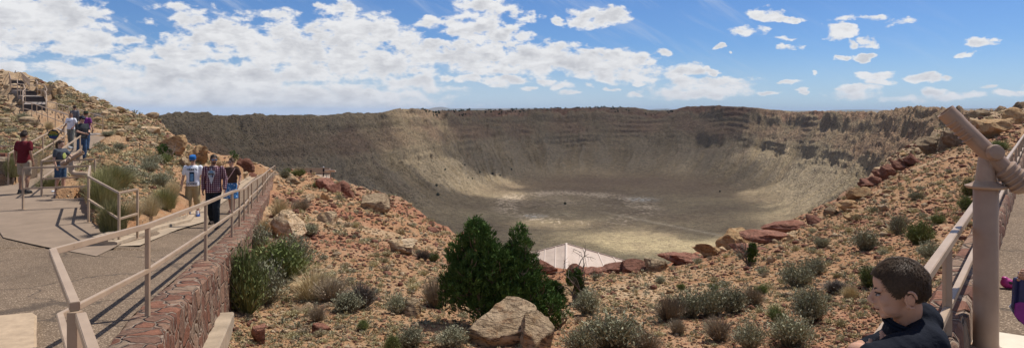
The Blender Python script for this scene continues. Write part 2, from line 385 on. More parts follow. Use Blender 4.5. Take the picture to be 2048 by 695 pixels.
# ---------------------------------------------------------------- the crater bowl
ZF = EZ-172.
rimc = [(-260,420,244),(-100,560,246),(60,700,246),(200,820,246),(290,900,240),(340,960,228),(400,1040,227),(440,1080,234),(500,1160,232),(560,1250,234),(620,1340,231),(640,1370,234),(700,1460,226),(760,1590,227),(790,1660,219),(830,1750,218),(870,1850,222),(930,2020,221),(1000,2220,220),(1060,2340,219),(1130,2440,217),(1200,2470,215),(1270,2480,215),(1305,2480,221),(1340,2480,221),(1380,2420,213),(1430,2340,212),(1490,2220,214),(1540,2060,219),(1600,1880,225),(1640,1760,224),(1700,1560,226),(1760,1380,228),(1800,1240,223),(1836,1130,218),(1870,1010,223),(1900,900,226),(1950,760,228),(2000,660,228),(2060,560,226),(2160,450,224),(2300,350,222),(2500,260,222)]
flo = [(560,560),(700,660),(800,780),(860,900),(905,1020),(935,1140),(960,1270),(990,1400),(1030,1540),(1080,1650),(1150,1740),(1230,1780),(1310,1750),(1380,1660),(1435,1540),(1480,1400),(1510,1250),(1525,1110),(1525,980),(1510,860),(1480,760),(1440,680),(1400,600)]
def resample(P, n):
    P = np.array(P, float); s = np.r_[0, np.cumsum(np.linalg.norm(np.diff(P[:, :2], axis=0), axis=1))]; s /= s[-1]
    # smooth with Catmull-like interpolation
    t = np.linspace(0, 1, n); out = np.stack([np.interp(t, s, P[:, k]) for k in range(P.shape[1])], 1)
    return out
NA = 1900; NS = 400
rimw = [(*W(px, py, D),) for px, D, py in rimc]; flow = [(*W(px, 0, D, ZF),) for px, D in flo]
# match floor brink and rim by bearing from the middle of the bowl, with dense columns where the view is
rimP = resample(rimw, NA)
flP = resample(flow, NA)
C0 = np.array([80., 1300.])
def smooth1(a, k):
    ker = np.hanning(k*2+1); ker /= ker.sum(); pad = np.pad(a, ((k, k), (0, 0)), 'edge')
    return np.stack([np.convolve(pad[:, i], ker, 'valid') for i in range(a.shape[1])], 1)
rxy = smooth1(rimP[:, :2], 50); rz = smooth1(rimP[:, 2:3], 7)[:, 0]; fxy = smooth1(flP[:, :2], 90)
arc = np.r_[0, np.cumsum(np.linalg.norm(np.diff(rxy, axis=0), axis=1))]
S = np.r_[np.linspace(0, 1, 330), 1+np.linspace(0, 1, NS-330+1)[1:]**1.5*1.4]
Sg, Ag = np.meshgrid(S, arc, indexing='ij')
Sc = np.minimum(Sg, 1)
prx = rxy[None, :, 0]; pry = rxy[None, :, 1]; pfx = fxy[None, :, 0]; pfy = fxy[None, :, 1]
wob = .06*fbm(Ag/160, Sg*3, 3)*np.sin(np.pi*Sc)
T = Sg+wob
X = pfx+(prx-pfx)*T; Y = pfy+(pry-pfy)*T
def hprof(s, cl):
    s = np.maximum(s, 0)
    base = np.where(s < .70, .52*(s/.70)**1.9, .52+(s-.70)/.30*.48)
    # ledges
    st = base+cl*(.06*np.tanh((s-.70)*70)+.075*np.tanh((s-.87)*70)-.02*np.tanh((s-.95)*60))
    return np.clip(np.minimum(st, .985+.015*s), 0, 1.0)
cliff = np.clip(.75+1.5*fbm(Ag/330+5, 0*Sg, 3), .0, 1.5)*(.65+1.0*fbm(Ag/60, Sg*5, 3))*sstep(.55, .66, Sg)*sstep(1.0, .965, Sg)
rock2 = fbm(Ag/90., Sg*2.2+3, 3)
sW = Sg+.055*fbm(Ag/150, Sg*2, 4)
H = hprof(np.minimum(sW, 1), cliff)
Z = ZF+(rz[None, :]-ZF)*H
Z = np.where(Sg >= 1, rz[None, :]-np.minimum((Sg-1)*110*(1+.3*fbm(Ag/150, Sg, 3)), (rz[None, :]+58)), Z)
env = np.maximum(np.sin(np.pi*np.clip((Sc-.04)/.93, 0, 1)), 0)**.8
slip = Ag+55*(Sg-.5)+45*fbm(Sg*3, Ag/300, 3)
g1 = ridged(slip/92, Sg*.7, 3); g2 = ridged(slip/31+3, Sg*1.1, 3)
farw = sstep(900, 1500, Ag)*sstep(arc[-1]-900, arc[-1]-1700, Ag)
Z += env*((15-4*farw)*(g1-.5)*sstep(.1, .5, Sc)*(1-.5*sstep(.5, .68, Sc))*(.6+.8*np.clip(.5+fbm(Ag/260,Sg*2,2),0,1))+1.6*(1-.6*farw)*(g2-.5)*sstep(.3,.6,Sc))+env*10*fbm(Ag/170, Sg*3.1+4, 4)
up = sstep(.5, .68, Sc)
farw = sstep(900, 1500, Ag)*sstep(arc[-1]-900, arc[-1]-1700, Ag)
Z += np.where(Sg <= 1.02, 1, .4)*(1-.45*farw)*(6.5*up*fbm(Ag/26, Sg*16, 5, g=.6)*sstep(1.03, .96, Sg)+1.9*fbm(Ag/11, Sg*34, 3)*(.35+.65*up))
leftw = sstep(1150, 500, Ag)                                            # the near left wall is all rubble
Z += leftw*6.0*np.maximum(ridged(Ag/24+.3*Sg*9, Sg*15, 5), -.2)*np.minimum(env+.12, 1)
rightw = sstep(arc[-1]-1900, arc[-1]-900, Ag)
Z += rightw*up*7*np.maximum(ridged(Ag/33, Sg*11, 4), -.1)*sstep(1.05, .97, Sg)
P_ = 15+4*fbm(Ag/500, Sg*0, 2); ph = (Z-ZF)/P_+.5*fbm(Ag/220, Sg*1.5, 3); fr = ph-np.floor(ph)
Z += sstep(.50, .62, Sg)*sstep(1.0, .95, Sg)*np.clip(.15+2.0*fbm(Ag/120, Sg*4, 3), 0, 1)*P_*.55*(sstep(.30, .62, fr)-fr)
up = sstep(.5, .68, Sc)
Z += (.5+.5*up)*2.4*fbm(Ag/13, Sg*38, 4, g=.65)*sstep(.12, .3, Sg)*(Sg < 1.05)
Z += (Sg > .93)*2.2*(1-.6*farw)*np.maximum(ridged(Ag/23, Sg*9, 3), 0)*sstep(1.3, 1., Sg)
# floor fan: rows from the middle of the floor out to its brink
NFl = 150
tf = np.linspace(0, 1, NFl)[:-1]
fX = C0[0]+(X[0][None, :]-C0[0])*tf[:, None]; fY = C0[1]+(Y[0][None, :]-C0[1])*tf[:, None]
fZ = ZF+(Z[0][None, :]-ZF)*tf[:, None]**6+1.2*fbm(fX/60, fY/60, 4)*(1-tf[:, None]**8)-5*(1-tf[:, None]**2)
X = np.r_[fX, X]; Y = np.r_[fY, Y]; Z = np.r_[fZ, Z]
Sx = np.r_[np.repeat(tf[:, None]-1, NA, 1), Sg]; Ax = np.repeat(arc[None, :], len(X), 0)
NB = 90; tb = np.linspace(0, 1, NB)[1:]
nr_ = len(X)
def ext(A, f): return np.concatenate([A, f], 1)
wv = np.linspace(0, 1, nr_-NFl+1)
bx = X[NFl-1, -1]*(1-tb)+X[NFl-1, 0]*tb; by = Y[NFl-1, -1]*(1-tb)+Y[NFl-1, 0]*tb-60*np.sin(np.pi*tb)
fa = tf[:, None]; exX = np.r_[C0[0]+(bx-C0[0])[None]*fa, np.repeat(bx[None], nr_-NFl+1, 0)]
exY = np.r_[C0[1]+(by-C0[1])[None]*fa, by[None]-wv[:, None]*420]
exZ = np.r_[ZF-5*(1-fa**2)+1.2*fbm(exX[:NFl-1]/60, exY[:NFl-1]/60, 4)*(1-fa**8), ZF-wv[:, None]*3+0*tb[None]]
X = ext(X, exX); Y = ext(Y, exY); Z = ext(Z, exZ)
Sx = ext(Sx, np.r_[np.repeat(fa-1, NB-1, 1), np.repeat(wv[:, None], NB-1, 1)*.5]); Ax = ext(Ax, np.zeros((nr_, NB-1)))
NA2 = NA; NA = X.shape[1]
padc = lambda M: np.concatenate([M, np.zeros((M.shape[0], NB-1))], 1)
# never rise above the near ground's brink
pxc = X/np.maximum(Y, 1)*F+1024
near = (Y < np.interp(np.clip(pxc, -350, 2300), ex, eD)*1.35+30)
Z = np.where(near, np.minimum(Z, -120), Z)
# ---- albedo
def lerp3(a, b, t): return a+(b-a)*t[..., None]
t1 = fbm(X/140, Y/140, 4); t2 = fbm(X/22, Y/22, 4)
c = lerp3(np.array([.25,.195,.125]), np.array([.35,.275,.18]), np.clip(.5+t1+.5*t2, 0, 1))            # talus
lobe = sstep(.15, .6, ridged(slip/92, Sg*.7, 3)); lobe = padc(np.r_[np.zeros((NFl-1, NA2)), lobe])
c = lerp3(c, np.array([.34,.28,.205]), np.clip(lobe*sstep(.1, .4, Sx)*sstep(.85, .55, Sx)*.5, 0, 1))
band = sstep(.70, .76, Sx+.03*t2)*sstep(.90, .84, Sx+.03*t2)
c = lerp3(c, np.array([.235,.145,.10]), np.clip(band*(.1+.9*t1+.3), 0, .6))
band2 = sstep(.88, .92, Sx+.02*t2)*sstep(1.0, .96, Sx+.02*t2)*sstep(1000, 1900, Ax)*sstep(arc[-1]-700, arc[-1]-1500, Ax)
c = lerp3(c, np.array([.25,.125,.085]), np.clip(band2*(.6+.8*t1), 0, .75))
rimt = sstep(.96, 1.0, Sx); c = lerp3(c, np.array([.40,.31,.21]), np.clip(rimt*(.5+t2+.4*t1), 0, .85))
rr = sstep(arc[-1]-1500, arc[-1]-700, Ax)*sstep(.6, .8, Sx)
c = lerp3(c, np.array([.33,.20,.13]), np.clip(rr*(.45+.9*t2), 0, .7))
streak = np.clip(sstep(.66, .8, padc(np.r_[np.zeros((NFl-1, NA2)), ridged(slip/27+9, Sg*.3, 2)]))*sstep(.3, .5, Sx)*sstep(.86, .7, Sx)*.3*np.clip(.4+2*t1, 0, 1), 0, 1)
c = lerp3(c, np.array([.36,.24,.17]), streak)
fl = sstep(.34, .02, Sx)
fc = lerp3(np.array([.185,.14,.095]), np.array([.31,.25,.16]), np.clip(.45+.9*t1+.35*t2, 0, 1))
fc = lerp3(fc, np.array([.42,.345,.21]), np.clip(.8*np.exp(-(((X-150)/190)**2+((Y-880)/140)**2)**2)*(.7+.5*t2), 0, 1))  # sunlit patch of the near floor, painted into the albedo as cream
fc = lerp3(fc, np.array([.22,.15,.105]), np.clip(sstep(1350, 1700, Y)*.5, 0, 1))
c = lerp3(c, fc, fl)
# old mining works: a pale ring of spoil on the floor
ra = np.arctan2(Y-1330, X-130); rrad = np.hypot((X-118)/150., (Y-1330)/230.)+.05*fbm(np.cos(ra)*3, np.sin(ra)*3, 3)+.05*t2
ring = np.clip(np.exp(-((rrad-.88)/.16)**2)+.35*np.exp(-(rrad/.8)**4), 0, 1)*sstep(.02, .30, fbm(X/9, Y/17, 4, g=.65)+.16*np.cos(ra-1.9)+.10*(rrad > .7)+.35*fbm(X/60, Y/90, 2))
c = lerp3(c, np.array([.56,.45,.34]), np.clip(ring*.85, 0, 1))
sp = np.exp(-(((X-262)/26)**2+((Y-1420)/34)**2))+.8*np.exp(-(((X-38)/16)**2+((Y-1200)/20)**2))
c = lerp3(c, np.array([.62,.62,.60]), np.clip(sp*sstep(-.2, .35, fbm(X/7, Y/12, 2)), 0, .9))
road = np.exp(-((Y-1250+(X-160)*1.9)/14)**2)*sstep(150, 190, X)*sstep(330, 280, X)
c = lerp3(c, np.array([.42,.35,.26]), np.clip(road*.6, 0, 1))
lay = np.sin((Z-ZF)/2.6+2.5*t1+.8*t2)*.5+np.sin((Z-ZF)/6.3+3*t1)*.5
c = c*(1+.26*lay*np.clip(.3+2.6*fbm(Ax/160, Sx*5, 3), 0, 1)*sstep(.6, .72, Sx)*sstep(1.0, .96, Sx))[..., None]
c = np.clip(c*np.array([1.04, 1.02, .965])*(1+.14*sstep(arc[-1]-1900, arc[-1]-1100, Ax))[..., None]*(1+.16*fbm(X/6, Y/9, 3))[..., None], .02, .8)  # right wall lightened: its stronger sunlight is put into the albedo
cr_me = mesh_np('crater', np.stack([X, Y, Z], 2).reshape(-1, 3), gridfaces(len(X), NA), True)
vattr(cr_me, 'alb', c.reshape(-1, 3), 'FLOAT_COLOR'); vattr(cr_me, 'up', np.clip(sstep(.0, .6, Sx), 0, 1))
def crater_material():
    m, N, b = newmat('crater rock', .95, .08); co = objco(N)
    a = N.n('ShaderNodeAttribute', _attribute_name='alb').outputs['Color']
    n = N.noise(co, .10, 8, .8); k = N.mr(n, .28, .72, .50, 1.42, False)
    col = N.mix(1., a, N.n('ShaderNodeCombineColor', i0=k, i1=k, i2=k).outputs[0], 'MULTIPLY')
    v = N.vor(co, .3)     # scattered brush and blocks
    vs = N.n('ShaderNodeSeparateColor', Color=v.outputs['Color']).outputs
    dk = N.math('MULTIPLY', N.mr(v.outputs['Distance'], .16, .4, 1, 0), N.mr(vs[0], .35, .45))
    col = N.mix(N.math('MULTIPLY', dk, .75), col, N.mix(vs[1], (.07, .07, .045), (.16, .12, .08)))
    lt = N.math('MULTIPLY', N.mr(v.outputs['Distance'], .08, .25, 1, 0), N.mr(vs[0], .2, .12))
    col = N.mix(N.math('MULTIPLY', lt, .5), col, (.48, .38, .28))
    N.put(b, 'Base0Color', col)
    up = attr(N, 'up')
    h = N.math('MULTIPLY', N.math('ADD', n, N.mr(v.outputs['Distance'], 0, .5, .6, 0)), N.math('MULTIPLY_ADD', up, 1.0, .25))
    bump(N, b, h, 5.5)
    return m
CR = link('crater', cr_me, crater_material()); tag(CR, kind='structure')
def cz(x, y):
    """height of the bowl at a point (nearest vertex of the mesh)"""
    d = (X-x)**2+(Y-y)**2; k = np.unravel_index(np.argmin(d), d.shape); return float(Z[k])
# plain to the horizon
def plain():
    th = np.linspace(-np.pi, np.pi, 181); cx, cy = 60., 1350.
    ra = np.arctan2(rxy[:, 1]-cy, rxy[:, 0]-cx); rd = np.hypot(rxy[:, 0]-cx, rxy[:, 1]-cy); od = np.argsort(ra)
    rho = np.interp(th, ra[od], rd[od])*1.16; rho[th < ra.min()+.01] = 1500; rho[th > ra.max()] = 1500; rho = np.where((th < -.6) & (th > -2.4), 1500, rho)
    k = np.geomspace(1, 30, 60); x = cx+np.outer(k, rho*np.cos(th)); y = cy+np.outer(k, rho*np.sin(th))
    z = -62+8*fbm(x/3000, y/3000, 3)-np.outer(sstep(3, 7, k), np.ones(181))*18
    z = np.where((y < 500) & (np.abs(x) < 1200), np.minimum(z, -150), z)
    me = mesh_np('plain', np.stack([x, y, z], 2).reshape(-1, 3), gridfaces(60, 181), True)
    m, N, b = newmat('plain', .95, .1); co = objco(N)
    n = N.noise(co, .0009, 6, .6); N.put(b, 'Base0Color', N.mix(N.mr(n, .35, .65), (.30, .22, .14), (.20, .19, .12)))
    tag(link('plain', me, m), kind='structure')
plain()
def mesas():
    m, N, b = newmat('far hills', .95, .1); co = objco(N)
    n = N.noise(co, .002, 6, .6); N.put(b, 'Base0Color', N.mix(N.mr(n, .35, .65), (.11, .12, .09), (.20, .16, .11)))
    for prof, D in (([(700,228),(755,226),(775,222),(820,220),(835,216),(850,219),(868,215),(880,214),(895,217),(930,217),(1060,216),(1120,218),(1250,220),(1315,219),(1335,217),(1345,219),(1380,221),(1450,226)], 21000),
                    ([(1560,227),(1590,223),(1620,221),(1680,223),(1700,222),(1725,219),(1745,219),(1790,221),(1850,223),(1900,222),(1925,220),(1960,220),(1990,217),(2005,216),(2015,219),(2050,221),(2200,219),(2400,224)], 17000)):
        pp = np.array(prof, float); px = np.arange(pp[0, 0], pp[-1, 0], 2.); py = np.interp(px, pp[:, 0], pp[:, 1])+.25*fbm(px/9, px*0, 3)
        x = (px-1024)/F*D; top = EZ+(225-py)/F*D; V = []
        prof_y = [(-2500, -90, 0), (-900, 0, .35), (-250, 0, .8), (0, 0, 1), (1500, 0, 1.0), (4500, -90, 0)]
        rows = [np.stack([x, np.full_like(x, D+dy)+120*fbm(x/900, x*0+dy, 3), -90+(top+90)*f+25*fbm(x/300, x*0+dy, 3)*(0 < f < 1)], 1) for dy, _, f in prof_y]
        me = mesh_np('far_hills', np.concatenate(rows), gridfaces(len(rows), len(px)), True)
        tag(link('hills', me, m), kind='structure')
mesas()
# ---------------------------------------------------------------- high clouds over the crater (they throw the shadows on it)
def clouds():
    k = 900.
    off = SUN*(k/SUN.z)
    gx = np.linspace(-1700, 2300, 260); gy = np.linspace(250, 3400, 260)
    GX, GY = np.meshgrid(gx, gy)
    def g(px, D, rx, ry): return np.exp(-(((GX-(px-1024)/F*D)/rx)**2+((GY-D)/ry)**2)**1.5)
    dens = sstep(330, 520, GY+.25*np.abs(GX)+60*fbm(GX/200, GY/200, 2))
    lit = np.zeros_like(dens)
    def gw(x, y, rx, ry): return np.exp(-(((GX-x)/rx)**2+((GY-y)/ry)**2)**1.3)
    for a in [(240,1040,120,110),(380,960,140,90),(150,1180,80,60),(430,880,120,90),(-260,1720,190,150),(-130,1600,190,140),(-30,1520,150,90),(60,1700,90,60),(60,2640,500,130),(700,2700,300,150),(-100,2280,80,40),(-150,800,120,200)]:
        lit = np.maximum(lit, gw(*a))
    ln_ = np.interp(GY, [600, 800, 1000, 1300, 2220, 2700], [300, 310, 400, 500, 740, 900])
    lit = np.maximum(lit, sstep(-70, 110, GX-ln_+90*fbm(GX/170, GY/170, 3)))
    q = lit+.75*fbm(GX/130, GY/150, 4)*np.clip(lit*4, 0, 1)*1.1
    dens = dens*(1-sstep(.06, 1.05, q))*np.clip(.88+.55*fbm(GX/230+3, GY/260, 4), .45, 1)
    dens *= sstep(3350, 3000, GY)*sstep(-1650, -1300, GX)*sstep(2250, 1900, GX)
    th = dens*(60+30*fbm(GX/120, GY/120, 4))
    zt = k+th+.01; zb = k-.35*th-.01
    gxs = GX+off.x; gys = GY+off.y
    mask = dens > .02
    V = np.concatenate([np.stack([gxs, gys, zt+ZF*0], 2).reshape(-1, 3)])
    fcs = gridfaces(260, 260); keep = mask.ravel()[fcs].any(1); fcs = fcs[keep]
    n = len(V); V2 = V.copy(); V2[:, 2] = zb.ravel()
    me = mesh_np('cloud', np.concatenate([V, V2]), np.concatenate([fcs, fcs[:, ::-1]+n]), True)
    vattr(me, 'dens', np.r_[dens.ravel(), dens.ravel()])
    m = bpy.data.materials.new('cloud'); m.use_nodes = True; t = m.node_tree; t.nodes.clear(); N = NT(t)
    a = N.mr(N.n('ShaderNodeAttribute', _attribute_name='dens').outputs['Fac'], .0, .9, 0, .50)
    df = N.n('ShaderNodeBsdfDiffuse', Color=(.9, .9, .9, 1)); tr = N.n('ShaderNodeBsdfTransparent')
    mx = N.n('ShaderNodeMixShader', Fac=a); t.links.new(tr.outputs[0], mx.inputs[1]); t.links.new(df.outputs[0], mx.inputs[2])
    out = N.n('ShaderNodeOutputMaterial'); t.links.new(mx.outputs[0], out.inputs[0])
    o = link('cloud', me, m); tag(o, kind='structure')
clouds()
def haze():
    me = bpy.data.meshes.new('haze'); bm = bmesh.new(); bmesh.ops.create_cube(bm, size=1.); bm.to_mesh(me); bm.free()
    m = bpy.data.materials.new('haze'); m.use_nodes = True; t = m.node_tree; t.nodes.clear(); N = NT(t)
    v = N.n('ShaderNodeVolumePrincipled'); v.inputs['Color'].default_value = (.62, .78, 1, 1); v.inputs['Density'].default_value = HAZE; v.inputs['Anisotropy'].default_value = 0.
    out = N.n('ShaderNodeOutputMaterial'); t.links.new(v.outputs[0], out.inputs['Volume'])
    o = link('haze', me, m); o.scale = (104000, 104000, 700); o.location = (0, 0, -60); tag(o, kind='stuff', label='thin blue air between here and the far hills', cat='haze')
HAZE = 2.8e-5
haze()
# ---------------------------------------------------------------- mesh helpers
class MB:
    def __init__(s): s.v = []; s.f = []
    def add(s, V, Fc):
        o = len(s.v); s.v += [tuple(v) for v in V]; s.f += [tuple(i+o for i in f) for f in Fc]; return s
    def box(s, c, d, M=None):
        x, y, z = d[0]/2, d[1]/2, d[2]/2
        V = [Vector((a*x, b*y, e*z)) for e in (-1, 1) for b in (-1, 1) for a in (-1, 1)]
        if M is not None: V = [M @ v for v in V]
        V = [v+Vector(c) for v in V]
        return s.add(V, [(0,2,3,1),(4,5,7,6),(0,1,5,4),(2,6,7,3),(0,4,6,2),(1,3,7,5)])
    def sweep(s, pts, rad, n=8, square=False, caps=True, closed=False, roll=0):
        P = [Vector(p) for p in pts]; m = len(P)
        rs = rad if isinstance(rad, (list, tuple)) else [rad]*m
        T = []
        for i in range(m):
            a = (P[i]-P[i-1]).normalized() if i > 0 else None; b = (P[i+1]-P[i]).normalized() if i < m-1 else None
            T.append(((a or b)+(b or a)).normalized())
        up = Vector((0,0,1)) if abs(T[0].z) < .9 else Vector((1,0,0))
        N0 = (up-T[0]*up.dot(T[0])).normalized(); V = []
        k = 4 if square else n
        for i in range(m):
            N0 = (N0-T[i]*N0.dot(T[i])).normalized(); B = T[i].cross(N0)
            sc_ = 1.0
            if 0 < i < m-1:
                c = T[i].dot((P[i+1]-P[i]).normalized()); sc_ = 1/max(c, .5)
            for j in range(k):
                a = 2*math.pi*j/k+(math.pi/4 if square else 0)+roll
                r = rs[i]*(1.4142 if square else 1)
                V.append(P[i]+N0*math.cos(a)*r*1.0+B*math.sin(a)*r*(sc_ if True else 1))
        Fc = [(i*k+j, i*k+(j+1) % k, (i+1)*k+(j+1) % k, (i+1)*k+j) for i in range(m-1) for j in range(k)]
        if caps: Fc += [tuple(range(k))[::-1], tuple((m-1)*k+j for j in range(k))]
        return s.add(V, Fc)
    def lathe(s, prof, c=(0,0,0), n=20, M=None):
        """prof: (r, z) from bottom to top"""
        V = []; k = len(prof)
        for r, z in prof:
            for j in range(n):
                a = 2*math.pi*j/n; v = Vector((r*math.cos(a), r*math.sin(a), z))
                if M is not None: v = M @ v
                V.append(v+Vector(c))
        Fc = [(i*n+j, i*n+(j+1) % n, (i+1)*n+(j+1) % n, (i+1)*n+j) for i in range(k-1) for j in range(n)]
        Fc += [tuple(range(n))[::-1], tuple((k-1)*n+j for j in range(n))]
        return s.add(V, Fc)
    def build(s, name, mat, parent=None, smooth=False, bevel=0):
        me = bpy.data.meshes.new(name); me.from_pydata(s.v, [], s.f); me.validate(); me.update()
        if bevel:
            bm = bmesh.new(); bm.from_mesh(me)
            ed = [e for e in bm.edges if len(e.link_faces) == 2 and e.calc_face_angle(0) > .6]
            bmesh.ops.bevel(bm, geom=ed, offset=bevel, segments=2, affect='EDGES', clamp_overlap=True)
            bm.to_mesh(me); bm.free()
        if smooth:
            me.polygons.foreach_set('use_smooth', [True]*len(me.polygons))
            try: me.set_sharp_from_angle(angle=R(38))
            except Exception: pass
        return link(name, me, mat, parent)
def strip(pts, prof, jit=0, step=None, close=False):
    """sweep a vertical profile [(offset to the right, dz), ...] along a ground line pts [(x,y,z)]"""
    P = [Vector(p) for p in pts]
    if step:
        Q = [P[0]]
        for a, b in zip(P[:-1], P[1:]):
            n = max(1, int((b-a).length/step)); Q += [a.lerp(b, (i+1)/n) for i in range(n)]
        P = Q
    V = []; k = len(prof)
    for i, p in enumerate(P):
        a = P[max(i-1, 0)]; b = P[min(i+1, len(P)-1)]; d = (b-a); d.z = 0; d.normalize(); r = Vector((d.y, -d.x, 0))
        for o, dz in prof:
            v = p+r*o; v.z += dz
            if jit:
                nv = mnoise.noise_vector(v*2.4)+.5*mnoise.noise_vector(v*7.); v += nv*jit
            V.append(v)
    m = len(P)
    Fc = [(i*k+j, (i+1)*k+j, (i+1)*k+j+1, i*k+j+1) for i in range(m-1) for j in range(k-1)]
    if close: Fc += [tuple(range(k)), tuple((m-1)*k+j for j in range(k))[::-1]]
    return V, Fc
_tc = {}
def text_mesh(s, size, ext=.0, bold=False):
    cu = bpy.data.curves.new('t', 'FONT'); cu.body = s; cu.size = size; cu.align_x = 'CENTER'; cu.align_y = 'CENTER'; cu.extrude = ext; cu.offset = size*.02 if bold else 0
    cu.resolution_u = 3
    o = bpy.data.objects.new('t', cu); COL.objects.link(o); dg = bpy.context.evaluated_depsgraph_get(); dg.update()
    me = bpy.data.meshes.new_from_object(o.evaluated_get(dg)); bpy.data.objects.remove(o); bpy.data.curves.remove(cu); return me
def text(s, size, mat, parent, loc, rot, name='lettering', ext=.001, bold=False):
    me = text_mesh(s, size, ext, bold); me.materials.clear(); o = link(name, me, mat, parent); o.location = loc; o.rotation_euler = rot; return o
# ---------------------------------------------------------------- materials
def paint_mat():
    m, N, b = newmat('beige paint', .42, .4); co = objco(N); geo = N.n('ShaderNodeNewGeometry').outputs['Position']
    n = N.noise(geo, 3., 5, .6); c = N.mix(N.mr(n, .3, .7), (.44, .32, .22), (.36, .255, .172))
    sp = N.mr(N.noise(geo, 60, 3, .6), .68, .74); c = N.mix(N.math('MULTIPLY', sp, .5), c, (.20, .13, .09))
    N.put(b, 'Base0Color', c); bump(N, b, N.noise(geo, 120, 2), .0008); return m
M_PAINT = paint_mat()
def scope_mat():
    m, N, b = newmat('scope bronze paint', .45, .4); geo = N.n('ShaderNodeNewGeometry').outputs['Position']
    n = N.noise(geo, 4., 5, .6); c = N.mix(N.mr(n, .3, .7), (.40, .27, .185), (.33, .215, .145))
    sp = N.mr(N.noise(geo, 45, 4, .7), .62, .70); c = N.mix(N.math('MULTIPLY', sp, .5), c, (.40, .28, .20))
    N.put(b, 'Base0Color', c); bump(N, b, N.noise(geo, 160, 2), .0006); return m
M_SCOPE = scope_mat()
def aggregate(name, base, lo, hi, sc_=60.):
    m, N, b = newmat(name, .9, .2); co = objco(N)
    v = N.vor(co, sc_); vs = N.n('ShaderNodeSeparateColor', Color=v.outputs['Color']).outputs
    c = N.mix(vs[0], lo, hi); c = N.mix(N.mr(v.outputs['Distance'], .3, .5), c, base)
    n = N.noise(co, .7, 5, .6); k = N.mr(n, .3, .7, .82, 1.15, False); c = N.mix(1., c, N.n('ShaderNodeCombineColor', i0=k, i1=k, i2=k).outputs[0], 'MULTIPLY')
    sg = N.mr(N.noise(co, 2.3, 4, .7), .56, .72); c = N.mix(N.math('MULTIPLY', sg, .35), c, base)
    crk = N.vor(N.vm('ADD', co, N.vm('MULTIPLY', N.n('ShaderNodeTexNoise', Vector=co, Scale=1.5, Detail=5).outputs['Color'], (.9, .9, 0))), .33, 'DISTANCE_TO_EDGE')
    ck = N.mr(crk.outputs['Distance'], .003, .012, 1, 0); c = N.mix(N.math('MULTIPLY', ck, .65), c, (.06, .045, .035))
    N.put(b, 'Base0Color', c); bump(N, b, v.outputs['Distance'], .006); return m
M_AGG = aggregate('exposed aggregate', (.15, .105, .07), (.10, .068, .045), (.46, .345, .24), 48.)
M_CONC = simple('grey concrete', (.25, .185, .135), .9, .15, .16, 2.2, .003)
M_CURB = simple('tan concrete', (.36, .28, .20), .9, .15, .25, 3., .004)
M_SLAB = simple('pale concrete', (.66, .58, .46), .85, .2, .12, 5., .002)
M_DECK = simple('brown decking', (.10, .078, .068), .8, .2, .2, 3.)
M_SKIRT = simple('grey boards', (.25, .21, .185), .8, .2, .12, 1.5)
M_BRICK = None
def stone_mat(name, scale, warp=.25, mort=(.27, .20, .15)):
    m, N, b = newmat(name, .85, .2); co = objco(N)
    q = N.vm('ADD', co, N.vm('MULTIPLY', N.n('ShaderNodeTexNoise', Vector=co, Scale=2.4, Detail=3).outputs['Color'], (warp, warp, warp)))
    e = N.vor(q, scale, 'DISTANCE_TO_EDGE', .9); v = N.vor(q, scale, 'F1', .9)
    vs = N.n('ShaderNodeSeparateColor', Color=v.outputs['Color']).outputs
    c = N.ramp(vs[0], [(0, (.125, .055, .036)), (.3, (.20, .088, .054)), (.5, (.145, .08, .055)), (.75, (.25, .145, .095)), (1, (.21, .15, .105))])
    n = N.noise(co, 14, 6, .65); k = N.mr(n, .3, .7, .68, 1.3, False); c = N.mix(1., c, N.n('ShaderNodeCombineColor', i0=k, i1=k, i2=k).outputs[0], 'MULTIPLY')
    mo = N.mr(e.outputs['Distance'], .012, .05, 1, 0); c = N.mix(mo, c, mort)
    c = N.mix(N.math('MULTIPLY', N.mr(N.noise(co, 3.1, 4, .6), .55, .72), .5), c, (.40, .30, .22))
    N.put(b, 'Base0Color', c); h = N.math('ADD', N.mr(e.outputs['Distance'], .0, .09), N.math('MULTIPLY', n, .45)); bump(N, b, h, .06); return m
M_STONE = stone_mat('red flagstone', 3.3)
M_FLAG = stone_mat('flagstone capping', 3.0, .2, (.32, .23, .165))
# ---------------------------------------------------------------- left path and plaza
def pv(x, y):
    zl = wallz(y)-.03+.06*min(max(lwx(y)-x, 0), 2.3)
    if y >= 14: return float(zl)
    w = min(max((lwx(y)-x)/5.5, 0), 1); w = w*w*(3-2*w)
    return float(zl*(1-w)+np.interp(y, [2, 8, 13, 16], [-2.45, -2.5, -2.70, -2.66])*w+EZ*w)
def surf(name, rows, mat, kind='structure'):
    V = []; nc = len(rows[0])
    for r in rows: V += r
    me = mesh_np(name, np.array(V), gridfaces(len(rows), nc), True); o = link(name, me, mat)
    return tag(o, kind=kind) if kind else o
rows = []
for y in np.r_[np.linspace(.5, 14, 40), np.linspace(14.3, 74, 120)]:
    r = lwx(y)-.20
    l = -32. if y < 14 else curbx(y)-.02
    if 14 <= y: xs = [l+(r-l)*t for t in np.linspace(0, 1, 40)]
    else: xs = [r-(r-l)*(1-t)**1.6 for t in np.linspace(0, 1, 40)]
    rows.append([(x, y, pv(x, y)) for x in xs])
surf('footpath', rows, M_AGG)
